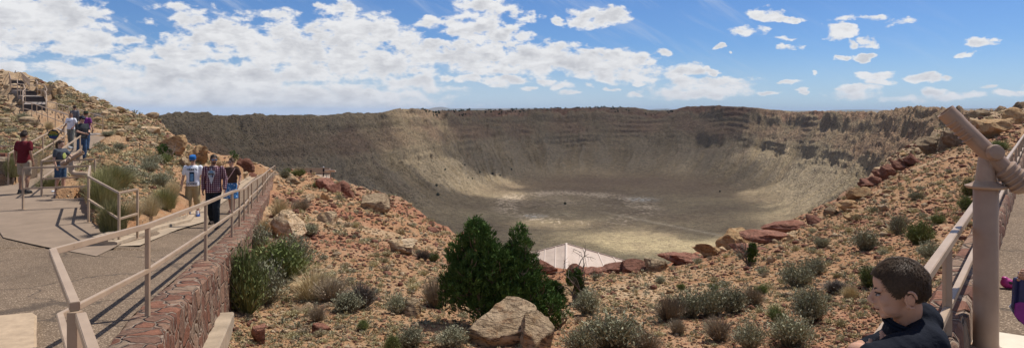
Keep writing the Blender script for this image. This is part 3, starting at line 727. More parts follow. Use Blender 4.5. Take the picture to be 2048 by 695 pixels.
# aggregate strip left of the plaza
rows = [[(x, y, float(plz(y))-.012) for x in np.linspace(-34, float(np.interp(y, [13, 14.45, 16.7, 20.6, 23.7], [-7.9, -8.1, -10.05, -12.7, -15.])), 12)] for y in np.linspace(13.2, 23.75, 14)]
surf('apron', rows, M_AGG)
bm = bmesh.new()
vs_ = [bm.verts.new((x, y, 0)) for x, y in [(-10.9,15.0),(-7.66,12.9),(-8.05,14.45),(-10.0,16.7),(-12.6,20.6),(-13.4,20.5),(-17.2,28),(-20.1,33.5),(-21.8,37.5),(-24.5,39),(-21.7,34),(-16.9,23.8),(-17.4,22.5)]]
bm.faces.new(vs_); bmesh.ops.triangulate(bm, faces=bm.faces[:]); bmesh.ops.subdivide_edges(bm, edges=bm.edges[:], cuts=5, use_grid_fill=True)
for v in bm.verts: v.co.z = max(float(plz(v.co.y)), pv(v.co.x, v.co.y) if v.co.y < 14 else -99)+.012
bmesh.ops.recalc_face_normals(bm, faces=bm.faces[:])
if sum(f.normal.z for f in bm.faces) < 0: bmesh.ops.reverse_faces(bm, faces=bm.faces[:])
me = bpy.data.meshes.new('plaza'); bm.to_mesh(me); bm.free(); tag(link('plaza', me, M_CONC), kind='structure')
def rot90(p): return p
# kerb of two steps along the left path
kp = [(x, y, pv(x, y+.001) if y > 14.2 else float(pathz(y))+.19) for x, y in zip(_cx, _cy)]
V, Fc = strip(kp, [(.04, -.1), (.035, .08), (-.02, .10), (-.13, .10), (-.14, .20), (-.19, .215), (-.42, .22), (-.46, -.15)], .004, .4, True)
k = MB().add(V, Fc).build('kerb', M_CURB); tag(k, kind='structure')
V, Fc = strip([(x+.04, y, z) for x, y, z in kp], [(.42, .004), (.0, .006)], 0, .5); tag(MB().add(V, Fc).build('gutter', M_CURB), kind='structure')
# left stone wall
lw = [(lwx(y), y, wallz(y)) for y in np.r_[np.linspace(3.4, 30, 60), np.linspace(31, 71, 40)]]
wall = empty('stone_wall', (lw[10][0], lw[10][1], wallz(lw[10][1])-1.2), 0, 'red flagstone retaining wall under the long railing of the left footpath', 'wall')
def add_wall(pts, parent, inner, outer, drop, indrop=.14):
    off = Vector(parent.location)
    V, Fc = strip([(x, y, z) for x, y, z in pts], [(-inner, -indrop), (-inner-.01, -.035), (-inner+.03, -.002), (-inner*.3, .01), (outer*.4, .0), (outer-.04, -.005), (outer+.012, -.04), (outer+.03, -.3), (outer+.01, -.55), (outer+.04, -.85), (outer+.05, -drop)], .030, .07, True)
    a = MB().add([Vector(v)-off for v in V], Fc)
    return a.build('stonework', M_STONE, parent, True)
add_wall(lw, wall, .2, .27, 1.65)
V, Fc = strip([(lwx(y)+.27, y, EZ-3.52-(y-12)*.02) for y in np.linspace(6, 12.35, 12)], [(.0, -.5), (0, 0), (.26, .0), (.28, -.03), (.28, -.8)], .006, .3, True)
tag(MB().add(V, Fc).build('concrete_footing', M_CURB), 'tan concrete footing at the outer foot of the left stone wall', 'footing')
# tan pad in the near left corner
bm_ = MB(); top = [(-5.76,7.87),(-5.46,7.99),(-5.36,7.9),(-4.96,7.3),(-4.2,6.2),(-6.4,5.0),(-8.3,6.6)]
n = len(top); zt = pv(-5.4, 7.5)+.09
bm_.add([(x, y, zt-.3) for x, y in top]+[(x, y, zt) for x, y in top], [tuple(range(n))[::-1] if False else tuple(range(n, 2*n))]+[(i, (i+1) % n, n+(i+1) % n, n+i) for i in range(n)])
tag(bm_.build('concrete_pad', simple('tan slab', (.42, .31, .21), .9, .15, .2, 9., .004), None, False, .02), 'tan concrete slab in the near left corner of the apron', 'slab')
# ---------------------------------------------------------------- railings
def railing(name, label, base, h=1.07, mid=.55, posts=None, rad=.025, cap=True, group=None, foot=True, mat=None, sq=True, midpts=None, topjit=0):
    mat = mat or M_PAINT
    o = Vector(base[0]); root = empty(name, o, 0, label, 'railing', group)
    B = [Vector(p)-o for p in base]
    MB().sweep([p+Vector((0,0,h)) for p in B], rad, square=sq, n=8).build('top_rail', mat, root, not sq, .004 if sq and rad > .02 else 0)
    if mid: MB().sweep([p+Vector((0,0,mid)) for p in B], rad*.9, square=sq, n=8).build('middle_rail', mat, root, not sq)
    P = posts if posts is not None else base
    for p in P:
        q = Vector(p)-o
        MB().sweep([q+Vector((0,0,-.02)), q+Vector((0,0,h-rad*.9))], rad*.9, square=sq, n=8).build('post', mat, root, not sq)
        if foot:
            MB().box(q+Vector((0,0,.006)), (rad*6.5, rad*6.5, .012)).build('foot_plate', mat, root)
    return root
def at_y(y): return Vector((lwx(y), y, wallz(y)))
# long railing on the left wall, with the bent end beside us
long_posts = [8.3, 12.8, 16.6, 20.0, 23, 25.4, 27.7, 31.9, 36.5, 40.2, 44, 50, 57.6, 64, 70.5]
o = at_y(8.3); root = empty('footpath_railing', o, 0, 'long beige railing on the red stone wall along the sloping left footpath', 'railing')
zt_ = EZ-1.2
top = [W(200, 712, 3.45), W(155, 616, 4.30)]
TP = [Vector((-2.71, 4.34, zt_)), Vector((-3.97, 6.05, zt_))]+[at_y(y)+Vector((0,0,1.06)) for y in np.r_[8.3, 12.8, 16.6, 20, 23, 27.7, 31.9, 36.5, 44, 50, 57.6, 64, 70.8]]
MB().sweep([p-o for p in TP], .028, square=True).build('top_rail', M_PAINT, root, False, .004)
MP = [Vector((-2.5, 4.1, EZ-1.72)), Vector((-3.83, 5.93, EZ-1.72))]+[at_y(y)+Vector((0,0,.53)) for y in np.r_[8.3, 12.8, 16.6, 20, 23, 27.7, 31.9, 36.5, 44, 50, 57.6, 64, 70.8]]
MB().sweep([p-o for p in MP], .025, square=True).build('middle_rail', M_PAINT, root, False, .004)
for y in long_posts:
    p = at_y(y)-o; MB().sweep([p+Vector((0,0,-.05)), p+Vector((0,0,1.04))], .024, square=True).build('post', M_PAINT, root, False, .003)
p = Vector((-2.71, 4.34, 0))-Vector((o.x, o.y, 0)); MB().sweep([p+Vector((0,0,EZ-2.55-o.z)), p+Vector((0,0,zt_-.03-o.z))], .032, square=True).build('post', M_PAINT, root, False, .003)
MB().sweep([Vector((-2.60,4.22,zt_-.03))-o, Vector((-2.12,3.55,zt_-.03))-o, Vector((-1.3,2.4,zt_-.03))-o], .028, square=True).build('top_rail', M_PAINT, root, False, .004)
hp = TP[1].lerp(TP[2], .16)-o
MB().lathe([(.014, -.004), (.014, .004)], (0,0,0), 14).build('rail_opening', simple('black hole', (.01, .01, .01), 1, 0, 0, 1), root).matrix_local = Matrix.Translation(hp+Vector((.02, -.0285, 0)))@Matrix.Rotation(R(90), 4, 'X')
# right railing and wall
RZ = EZ-1.46
def rp(y): return Vector((rwx(y), y, RZ))
rw = [(rwx(y), y, RZ) for y in np.linspace(.8, 52, 90)]
wr = empty('stone_wall', (rwx(4), 4, 0), 0, 'low wall capped with red flagstone under the railing beside the right path', 'wall')
off = Vector(wr.location)
V, Fc = strip(rw, [(.06, -.5), (.075, -.30), (.06, -.04), (.03, .0), (-.08, .008), (-.19, .0), (-.225, -.05), (-.24, -.4), (-.27, -3.2)], .014, .07, True)
MB().add([Vector(v)-off for v in V], Fc).build('stonework', M_FLAG, wr, True)
o = rp(4.6); root = empty('rim_railing', o, 0, 'beige railing on the low flagstone wall beside the right path', 'railing')
ye = 50; TP = [Vector((rwx(y), y, EZ-.87))-o for y in (.9, 4.6, 12, 25, ye)]
MB().sweep(TP, .025, square=True).build('top_rail', M_PAINT, root, False, .004)
MB().sweep([p+Vector((0,0,-.42)) for p in TP], .021, square=True).build('middle_rail', M_PAINT, root, False, .003)
for y in [1.9, 4.6]+list(np.arange(7.3, 49, 2.6)):
    p = rp(y)-o; MB().sweep([p+Vector((0,0,-.05)), p+Vector((0,0,.57))], .022, square=True).build('post', M_PAINT, root, False, .003)
rows = [[(rwx(y)+.02+26*t**1.5, y, 0.) for t in np.linspace(0, 1, 30)] for y in np.linspace(-6, 60, 60)]
surf('path', rows, M_AGG)
# white slab under the scope
sl_ = MB(); a = -R(37); Mz = Matrix.Rotation(a, 3, 'Z')
sl_.box((3.80, 5.08, .0155), (1.0, .95, .029), Mz)
tag(sl_.build('base_slab', M_SLAB, None, False, .006), 'white concrete slab under the post of the large viewing scope', 'slab')
# plaza railings
pz = lambda x, y: float(plz(y))+.01
def P3(px, D): x = (px-1024)/F*D; return (x, D, pz(x, D))
c1 = [P3(46, 18.5), P3(180, 19.0), P3(177, 16.7), P3(238, 14.55), P3(275, 15.6)]
c1 = [Vector(p) for p in c1]; c1[3].z = EZ-2.76; c1[4].z = EZ-2.80
railing('plaza_railing', 'beige railing in front of the girl, bending round the plaza corner', c1, 1.09, .55, [c1[0], c1[1], c1[2], c1[3], c1[4]], .023)
c2 = [Vector(P3(190, 21.6)), Vector(P3(83, 20.9)), Vector(P3(112, 24.)), Vector(P3(160, 28.5)), Vector(P3(176, 33.4)), Vector(P3(170, 37.5))]
railing('plaza_railing', 'beige railing behind the girl, running on up the right side of the ramp', c2, 1.05, .52, c2, .023)
c3 = [Vector((-17.05, 23.7, pz(0, 23.7))), Vector((-19.3, 28.8, pz(0, 28.8))), Vector((-21.75, 34, pz(0, 34))), Vector((-24.6, 39.1, pz(0, 39.1)))]
railing('ramp_railing', 'beige railing along the left side of the ramp below the stairs', c3, 1.05, .5, c3, .023)
# stairway up the hill
def stairway():
    L = [(-23.2, 38.3, EZ-1.22), (-28.0, 43.5, EZ-.75), (-32.4, 48.5, EZ-.35), (-34.6, 50.8, EZ-.2)]
    s1 = [(-34.6, 50.8, EZ-.2), (-36.8, 54.2, EZ+.75), (-37.6, 55.4, EZ+.95)]
    root = empty('stairway', (-23.2, 38.3, EZ-1.3), 0, 'dark brown stairway with railings climbing the rocky hill at far left', 'stairway')
    o = Vector(root.location)
    def side(P, off, dz=0):
        out = []
        for i, p in enumerate(P):
            a = Vector(P[max(i-1, 0)]); b = Vector(P[min(i+1, len(P)-1)]); d = b-a; d.z = 0; d.normalize(); out.append(Vector(p)+Vector((d.y, -d.x, 0))*off+Vector((0,0,dz)))
        return out
    def deck(P, w, nm='deck', sk=.9):
        V, Fc = strip(P, [(-w, -sk), (-w, 0), (w, 0), (w, -sk)], 0, None, True); mb = MB().add([Vector(v)-o for v in V], Fc); return mb.build(nm, M_SKIRT, root)
    def flight(A, B, n, w):
        A = Vector(A); B = Vector(B); mb = MB(); d = B-A; d.z = 0; run = d.length/n; dn = d.normalized(); a = math.atan2(dn.y, dn.x); Mz = Matrix.Rotation(a, 3, 'Z')
        for i in range(n):
            t = (i+.5)/n; c = A.lerp(B, t); c.z = A.z+(B.z-A.z)*(i+1)/n
            mb.box(c-o-Vector((0,0,.14)), (run*1.06, w*2, .28), Mz)
        return mb.build('flight', M_DECK, root)
    deck(L, .74)
    q = [Vector(p) for p in [(-34.6, 50.8, EZ-.2), (-36.3, 53.2, EZ+.62), (-38.2, 56.2, EZ+.85), (-39.6, 58., EZ+1.32), (-42.2, 61.0, EZ+1.5), (-43.8, 63.2, EZ+1.95), (-46.0, 65.5, EZ+2.1), (-73.5, 103.5, EZ+5.0), (-77.8, 109, EZ+5.1)]]
    for i in range(0, 8, 1):
        A, B = q[i], q[i+1]; dz = B.z-A.z
        if dz > .3: flight(A, B, max(3, int(dz/.17)) if i != 6 else 22, .66)
        else: deck([A, B], .69, 'deck', .3)
    allp = [Vector(p) for p in L[:-1]]+q
    for off in (-.72, .72):
        Q = side(allp, off)
        for h, r_, nm in ((1.0, .03, 'top_rail'), (.5, .026, 'middle_rail')):
            # rails dip between the landings
            MB().sweep([p-o+Vector((0,0,h)) for p in Q], r_, n=6).build(nm, M_PAINT, root, True)
        D = []
        for a, b in zip(Q[:-1], Q[1:]):
            n = max(1, round((b-a).length/2.6)); D += [a.lerp(b, i/n) for i in range(n)]
        for p in D+[Q[-1]]:
            MB().sweep([p-o+Vector((0,0,-.4)), p-o+Vector((0,0,1.0))], .028, n=6).build('post', M_PAINT, root, True)
    return q
SQ = stairway()
# landing rails at the top of the hill
tl = [Vector((-77.0, 107.5, EZ+5.1)), Vector((-80.6, 112, EZ+5.1)), Vector((-84.5, 110, EZ+5.1)), Vector((-90, 112, EZ+5.0))]
railing('landing_railing', 'railing round the landing at the top of the hill stairs', tl, 1.1, .55, None, .035, foot=False)
# raised terrace at the far left
tz = float(plz(23.8))
t = empty('terrace', (-19.5, 24.2, tz), 0, 'raised paved terrace with a red brick edge at the far left of the plaza', 'terrace')
def bx(c, d, nm, mt, bev=.01): return MB().box(Vector(c)-Vector(t.location), d).build(nm, mt, t, False, bev)
bx((-21.1, 24.6, tz+.32), (8.0, 1.3, .94), 'retaining_face', M_AGG, .02)
bx((-22.4, 25.55, tz+.32), (8.0, .5, 1.0), 'coping', M_CURB, .02)
def brick_mat():
    m, N, b = newmat('red brick', .9, .1); co = objco(N)
    br = N.n('ShaderNodeTexBrick', Vector=N.n('ShaderNodeMapping', Vector=co, Rotation=(R(90), 0, 0)).outputs[0], Color1=(.27, .10, .065, 1), Color2=(.20, .08, .055, 1), Mortar=(.3, .22, .17, 1), Scale=1.)
    br.inputs['Brick Width'].default_value = .22; br.inputs['Row Height'].default_value = .075; br.inputs['Mortar Size'].default_value = .008
    N.put(b, 'Base0Color', br.outputs[0]); bump(N, b, br.outputs[1], -.004); return m
M_BRICK = brick_mat()
bx((-23.0, 26.4, tz+.44), (8.0, .3, .96), 'brick_edge', M_BRICK, 0)
r_ = [Vector((-16.98, 23.85, tz)), Vector((-18.0, 25.3, tz+.05)), Vector((-18.85, 26.7, tz+.12)), Vector((-24, 27.2, tz+.12))]
railing('terrace_railing', 'beige railing bending round the corner of the raised terrace at far left', r_, 1.05, .52, None, .025, foot=False)
# ---------------------------------------------------------------- viewing scopes
def scope_head(root, piv, ax, s=1., knob_dir=Vector((0,-1,0)), lettering=True):
    """piv: knob centre (local); ax: unit axis pointing to the objective"""
    up = knob_dir.normalized(); up = (up-ax*ax.dot(up)).normalized(); bb = ax.cross(up)
    M = Matrix((bb, up, ax)).transposed()     # local z along the barrel, local y towards the viewer's side
    c = piv-up*.075*s
    def lt(prof, nm, n=28, tilt=0): 
        mb = MB().lathe([(r*s, z*s) for r, z in prof], (0,0,0), n)
        if False:
            zt = max(v[2] for v in mb.v)
            mb.v = [(v[0], v[1], v[2]-(.5*(v[0]/(.066*s)+1))*tilt*s if v[2] > zt-1e-5-.02*s else v[2]) for v in mb.v]
        mb.v = [tuple(c+M @ Vector(v)) for v in mb.v]
        return mb.build(nm, M_SCOPE, root, True)
    lt([(.0625,-.2),(.0625,.30),(.066,.32),(.066,.415),(.066,.425),(.056,.4249),(.055,.38)], 'barrel', 36, .11)
    for z in (.335, .295, .255, .215, .175): 
        mb = MB(); pts = [(math.cos(a)*.0665*s, math.sin(a)*.0665*s, z*s) for a in np.linspace(R(-250), R(20), 26)]
        mb.sweep([c+M @ Vector(p) for p in pts], .0085*s, n=6); mb.build('rib', M_SCOPE, root, True)
    lt([(.0,-.345),(.04,-.345),(.060,-.335),(.078,-.31),(.0800,-.16),(.086,-.155),(.086,-.142),(.079,-.138),(.0635,-.13)], 'eyepiece_housing')
    for z in (-.185, -.22, -.255, -.29):
        mb = MB(); pts = [(math.cos(a)*.0815*s, math.sin(a)*.0815*s, z*s) for a in np.linspace(0, 2*math.pi, 28)]
        mb.sweep([c+M @ Vector(p) for p in pts], .0075*s, n=6); mb.build('rib', M_SCOPE, root, True)
    # side seam along the barrel
    mb = MB(); mb.sweep([c+M @ Vector((-.038*s, .051*s, -.12*s)), c+M @ Vector((-.038*s, .051*s, .36*s))], .0022*s, n=6); mb.build('seam', M_SCOPE, root, True)
    # knob
    kz = Matrix((bb, ax, -up)).transposed()*1.
    Mk = Vector((0,0,1)).rotation_difference(up).to_matrix()
    mb = MB().lathe([(.05*s,-.02*s),(.057*s,-.012*s),(.058*s,.022*s),(.052*s,.036*s),(.03*s,.044*s),(.006*s,.046*s)], (0,0,0), 28)
    mb.v = [tuple(piv+Mk @ Vector(v)) for v in mb.v]; mb.build('pivot_knob', M_SCOPE, root, True)
    return c, M
def big_scope():
    o = Vector((3.52, 5.2, .03)); root = empty('viewing_scope', o, 0, 'large beige coin telescope on a thick post beside the right path railing', 'telescope')
    zc = W(0, 374, 5.2).z-o.z
    MB().lathe([(.115,0),(.115,.012),(.085,.02),(.082,.05),(.082,zc-.01),(.078,zc)], (0,0,0), 40).build('post', M_SCOPE, root, True)
    MB().lathe([(.085,zc-.012),(.122,zc-.008),(.135,zc+.004),(.135,zc+.012),(.106,zc+.022),(.078,zc+.038),(.068,zc+.048),(.063,zc+.10),(.052,zc+.19),(.040,zc+.245),(.02,zc+.26)], (0,0,0), 40).build('yoke', M_SCOPE, root, True)
    piv = W(1971.5, 304, 5.2)-Vector((0, .09, 0))-o
    MB().box(Vector((.01, -.03, piv.z-.06)), (.07, .06, .12)).build('bracket', M_SCOPE, root, True, .012)
    ax = Vector((-.642, .24, .766)).normalized()
    c, M = scope_head(root, piv+Vector((.004,0,0)), ax, 1.0)
    c2 = c+M @ Vector((0, .0, 0))
    # raised lettering on the housing
    me = text_mesh('SIGHT', .036, .0015, True)
    # reading direction runs down along the barrel
    X_ = -ax; Z_ = M @ Vector((0,1,0)); Y_ = Z_.cross(X_); RM = Matrix((X_, Y_, Z_)).transposed().to_4x4()
    for v in me.vertices:   # wrap the word round the housing
        y = v.co.y-.012; a = y/.0805; v.co.y = math.sin(a)*.0815; v.co.z = v.co.z+.0815*math.cos(a)
    me.materials.clear(); t_ = link('lettering', me, M_SCOPE, root); t_.matrix_local = Matrix.Translation(c+ax*(-.235))@RM
    # yellow strap end below the eyepiece
    MB().box(piv+W(2044,352,5.2)-W(1971.5,304,5.2)+Vector((.03,.05,-.01)), (.035, .012, .05), Matrix.Rotation(.5, 3, 'Y')).build('strap', simple('yellow webbing', (.62,.36,.04), .7, .2, .1), root, False, .003)
    return root
big_scope()
def left_scope():
    D = 20.5; b = W(181, 0, D, pz(0, D)+.0); root = empty('viewing_scope', b, 0, 'beige coin telescope on a swan-neck pipe beside the girl on the plaza', 'telescope')
    k = D/F
    def q(px, py): return W(px, py, D)-b
    pts = [q(142.5, 333), q(142.6, 338)]
    for a in np.linspace(180, 270, 7)[1:]: pts.append(q(154+11.4*math.cos(R(a)), 338+0-10*math.sin(R(a))))
    pts.append(q(168, 348))
    for a in np.linspace(90, 0, 7)[1:]: pts.append(q(169+12*math.cos(R(a)), 360-12*math.sin(R(a))))
    pts.append(Vector((0,0,.01)))
    MB().sweep(pts, .078, n=18).build('swan_neck_pipe', M_PAINT, root, True)
    p = q(142.5, 331); MB().lathe([(.09,-.02),(.125,-.015),(.125,.015),(.075,.03),(.055,.12),(.04,.17)], p, 20).build('yoke', M_PAINT, root, True)
    MB().box(Vector((.0,0,.008)), (.72, .62, .014)).build('base_plate', simple('tan plate', (.42,.30,.22), .6, .3, .1), root, False, .003)
    piv = q(142.6, 318)-Vector((0,.09,0)); scope_head(root, piv, (q(161,303)-q(122,326)).normalized(), .95)
left_scope()
# ---------------------------------------------------------------- signs
M_BLACK = simple('black enamel', (.012, .012, .014), .4, .4, .1); M_YEL = simple('yellow lettering', (.60, .44, .03), .5, .3, 0); M_GRN = simple('green lettering', (.10, .32, .06), .5, .3, 0); M_BLU = simple('blue enamel', (.012, .022, .11), .4, .4, .1)
def round_sign(px, py, D, r, label, words, cols, gz_=None):
    c = W(px, py, D); zg = gz_ if gz_ is not None else gz(c.x, c.y)-.05; b = Vector((c.x, c.y, zg)); root = empty('round_sign', b, 0, label, 'sign')
    h = c.z-zg; yaw = math.atan2(-c.x, c.y)*.6
    root.rotation_euler = (0, 0, yaw)
    MB().sweep([(0,.02,0), (0,.02,h+r*.2)], .022, n=8).build('post', M_PAINT, root, True)
    mb = MB().lathe([(r,-.008),(r,.008)], (0,0,0), 40); d = mb.build('disc', M_BLACK, root); d.location = (0,-.012,h); d.rotation_euler = (R(90), 0, 0)
    # blue lower segment
    ang = [math.asin(-.35)-t*(math.pi+2*math.asin(-.35)) for t in np.linspace(0, 1, 16)]
    V = [(r*.93*math.cos(a), -.0215, h+r*.93*math.sin(a)) for a in ang]; MB().add(V+[(x, y+.0008, z) for x, y, z in V], [tuple(range(16)), tuple(range(16, 32))[::-1]]).build('lower_panel', M_BLU, root)
    for (wd, sz, dz), cm in zip(words, cols): text(wd, r*sz, cm, root, (0, -.0225, h+r*dz), (R(90), 0, 0), 'lettering', .0005, True)
round_sign(107, 268.5, 28.0, .19, 'round black and blue sign with yellow words at the foot of the hill', [('Please', .42, .48), ('STAY ON', .40, .12), ('THE TRAIL', .34, -.2)], [M_YEL, M_YEL, M_GRN])
round_sign(471.6, 339.5, 33.0, .178, 'round black and blue sign with yellow words beyond the woman in brown', [('Please', .42, .48), ('STAY ON', .40, .12), ('THE TRAIL', .34, -.2)], [M_YEL, M_YEL, M_GRN])
round_sign(468.5, 355.5, 31.0, .14, 'lower round black sign half hidden behind the woman in brown', [('Please', .42, .48), ('STAY ON', .40, .12), ('THE TRAIL', .34, -.2)], [M_YEL, M_YEL, M_GRN])
c = W(194.5, 231, 46); zg = gz(c.x, c.y)-.1; root = empty('notice_sign', (c.x, c.y, zg), R(8), 'small grey square sign on a thin post in front of the hill boulders', 'sign')
h = c.z-zg; MB().sweep([(0,.02,0), (0,.02,h)], .025, n=8).build('post', M_SKIRT, root, True)
MB().box((0,0,h), (.40,.02,.36)).build('panel', simple('grey sign face', (.30,.29,.25), .6, .3, .2, 20), root, False, .004)
# ---------------------------------------------------------------- roof below the brink
def roof():
    A = W(1133, 487.5, 58); root = empty('observation_building', (A.x, 52, A.z-6.5), 0, 'building with a pale pink hipped roof just beyond the red boulders', 'building')
    o = Vector(root.location); N_ = W(1133, 560, 46); L = W(930, 541, 60); Rr = W(1345, 549, 61)
    m, N, b = newmat('pink roofing', .6, .3); co = objco(N)
    w = N.n('ShaderNodeTexWave', Vector=co, Scale=1.1, Distortion=3.5, Detail=2, _bands_direction='Z'); c = N.mix(N.mr(N.noise(co, .7, 5, .6), .3, .7), (.43, .335, .27), (.49, .39, .315)); c = N.mix(N.math('MULTIPLY', w.outputs['Fac'], .3), c, (.54, .42, .35))
    N.put(b, 'Base0Color', c); bump(N, b, w.outputs['Fac'], .02)
    def slope(P, Q, S):   # triangle apex P, near corner Q, far corner S, thick
        dn = Vector((0,0,-.18)); V = [P, Q, S]; V = [v-o for v in V]; mb = MB(); mb.add(V+[v+dn for v in V], [(0,1,2),(5,4,3),(0,3,4,1),(1,4,5,2),(2,5,3,0)]); mb.build('roof_slope', m, root)
    slope(A, N_, L); slope(A, Rr, N_)
    back = W(1133, 500, 80); slope(A, L, back); slope(A, back, Rr)
    cap = simple('roof capping', (.60, .49, .41), .5, .3, .05)
    def seam(a, b_, r, nm='seam'): MB().sweep([a-o+Vector((0,0,.03)), b_-o+Vector((0,0,.03))], r, square=True).build(nm, cap, root)
    seam(A, N_, .075, 'ridge_capping'); seam(A, L, .055, 'ridge_capping'); seam(A, Rr, .055, 'ridge_capping')
    for t in (.165, .33, .5, .68): 
        a = A.lerp(L, t*.62); b_ = N_.lerp(L, t*.55); seam(a, b_, .03)
    for t in (.20, .37, .55, .74):
        a = A.lerp(Rr, t*.78); b_ = N_.lerp(Rr, t*.9); seam(a, b_, .04)
    wm = simple('cream render', (.5, .42, .34), .8, .2, .1)
    for P, Q in ((N_, L), (Rr, N_), (L, back), (back, Rr)):
        cen = (N_+back)/2; p = P.lerp(cen, .06)-o; q = Q.lerp(cen, .06)-o; tz_ = min(p.z, q.z)-.15
        MB().add([(p.x,p.y,p.z-.2),(q.x,q.y,q.z-.2),(q.x,q.y,-6),(p.x,p.y,-6)], [(0,1,2,3)]).build('wall', wm, root)
roof()
# ---------------------------------------------------------------- lookout far down the path
def lookout():
    D = 118; z = W(0, 352, D).z; a = W(597, 0, D-6, z); b_ = W(660, 0, D-5, z); c_ = W(660, 0, D+3, z); d = W(590, 0, D+3, z)
    root = empty('lookout_platform', ((a.x+b_.x)/2, D, z), 0, 'small railed lookout platform at the end of the left footpath', 'platform'); o = Vector(root.location)
    P = [a-o, b_-o, c_-o, d-o]; MB().add([p for p in P]+[p-Vector((0,0,.25)) for p in P], [(0,1,2,3),(7,6,5,4),(0,4,5,1),(1,5,6,2),(2,6,7,3),(3,7,4,0)]).build('deck', simple('pale deck', (.48,.38,.29), .8, .2, .1), root)
    for x, y in ((b_.x-.3, b_.y+.4), (c_.x-.3, c_.y-.5), (b_.x-3, b_.y+.4)): MB().sweep([(x-o.x, y-o.y, -.2), (x-o.x, y-o.y, -6)], .12, n=8).build('support', M_SKIRT, root)
    Q = [a-o, b_-o, c_-o, d-o]
    for h, nm in ((1.08, 'top_rail'), (.56, 'middle_rail')): MB().sweep([p+Vector((0,0,h)) for p in Q], .045 if h > 1 else .03, square=True).build(nm, M_PAINT, root)
    for A, B, n in ((Q[0], Q[1], 4), (Q[1], Q[2], 3), (Q[2], Q[3], 4)):
        for i in range(n): p = A.lerp(B, i/n); MB().sweep([p, p+Vector((0,0,1.06))], .035, square=True).build('post', M_PAINT, root)
    mesh = simple('rail mesh', (.36,.28,.21), .8, .2, .1)
    for A, B in ((Q[2], Q[3]),):
        MB().add([A+Vector((0,0,.1)), B+Vector((0,0,.1)), B+Vector((0,0,1.04)), A+Vector((0,0,1.04)), A+Vector((0,.03,.1)), B+Vector((0,.03,.1)), B+Vector((0,.03,1.04)), A+Vector((0,.03,1.04))], [(0,1,2,3),(7,6,5,4)]).build('screen', mesh, root)
    c = b_-o+Vector((-.2,1.0,0)); MB().box(c+Vector((0,0,1.25)), (1.6,.9,.12), Matrix.Rotation(-.35, 3, 'X')).build('display_board', simple('board', (.62,.55,.45), .6, .3, .1), root); MB().sweep([c, c+Vector((0,0,1.2))], .06, n=8).build('board_leg', M_PAINT, root)
    return z, D
LZ, LD_ = lookout()
# low wall and paving where the path turns
lwv = [W(466, 325.5, 70), W(483, 328, 72), W(512, 336.5, 76), W(524, 338, 78)]
V, Fc = strip(lwv, [(-.2, -1.2), (-.2, 0), (.2, 0), (.2, -1.2)], .01, 1., True); tag(MB().add(V, Fc).build('low_wall', M_CURB), 'low tan wall where the left footpath turns below the red rocks', 'wall')
# downhill handrail beyond the red boulders
hr = [W(693, 372, 100), W(715, 386, 104)]
r_ = [W(686, 373, 104), W(700, 381, 103), W(716, 392, 102)]
railing('trail_railing', 'thin handrail running down behind the round red boulders', r_, 1.0, .5, None, .04, foot=False)
# ---------------------------------------------------------------- rocks
def rock_mat(name, lo, hi, stain, crack=.6):
    m, N, b = newmat(name, .93, .12); co = objco(N); oi = N.n('ShaderNodeObjectInfo').outputs['Random']
    off = N.vm('ADD', co, N.n('ShaderNodeCombineXYZ', X=N.math('MULTIPLY', oi, 40.), Y=N.math('MULTIPLY', oi, 17.)).outputs[0])
    n = N.noise(off, 1.6, 7, .65); n2 = N.noise(off, 9., 5, .7)
    c = N.mix(N.mr(n, .3, .7), lo, hi)
    c = N.mix(N.math('MULTIPLY', N.mr(N.noise(off, 2.7, 5, .7, .6), .52, .66), .75), c, stain)
    k = N.mr(n2, .3, .7, .72, 1.2, False); k = N.math('MULTIPLY', k, N.mr(oi, 0, 1, .75, 1.12, False))
    c = N.mix(1., c, N.n('ShaderNodeCombineColor', i0=k, i1=k, i2=k).outputs[0], 'MULTIPLY')
    st = N.noise(N.vm('MULTIPLY', off, (.8, .8, 5.5)), 1.5, 5, .6, .8)
    cr_ = N.mr(N.math('ABSOLUTE', N.math('SUBTRACT', st, .5)), .0, .022, 1, 0)
    c = N.mix(N.math('MULTIPLY', cr_, crack), c, (.11, .065, .04))
    N.put(b, 'Base0Color', c)
    bump(N, b, N.math('ADD', N.math('MULTIPLY', n2, .6), N.math('SUBTRACT', n, N.math('MULTIPLY', cr_, .35))), .12); return m
M_LIME = rock_mat('pale limestone', (.46,.32,.19), (.60,.455,.30), (.43,.24,.10), .45)
M_OCH = rock_mat('ochre limestone', (.44,.27,.13), (.55,.37,.20), (.34,.17,.08), .5)
M_RED = rock_mat('red sandstone', (.22,.095,.062), (.30,.15,.105), (.17,.075,.052), .5)
M_TAN = rock_mat('brown layered rock', (.24,.17,.105), (.40,.30,.19), (.20,.12,.07), .75)
M_BIG = rock_mat('rust streaked limestone', (.36,.255,.155), (.52,.385,.25), (.30,.165,.085), .6)
def ico(sub):
    bm = bmesh.new(); bmesh.ops.create_icosphere(bm, subdivisions=sub, radius=1.); V = np.array([v.co[:] for v in bm.verts]); Fc = np.array([[v.index for v in f.verts] for f in bm.faces]); bm.free(); return V, Fc
ICO = {k: ico(k) for k in (1, 2, 3, 4, 5)}
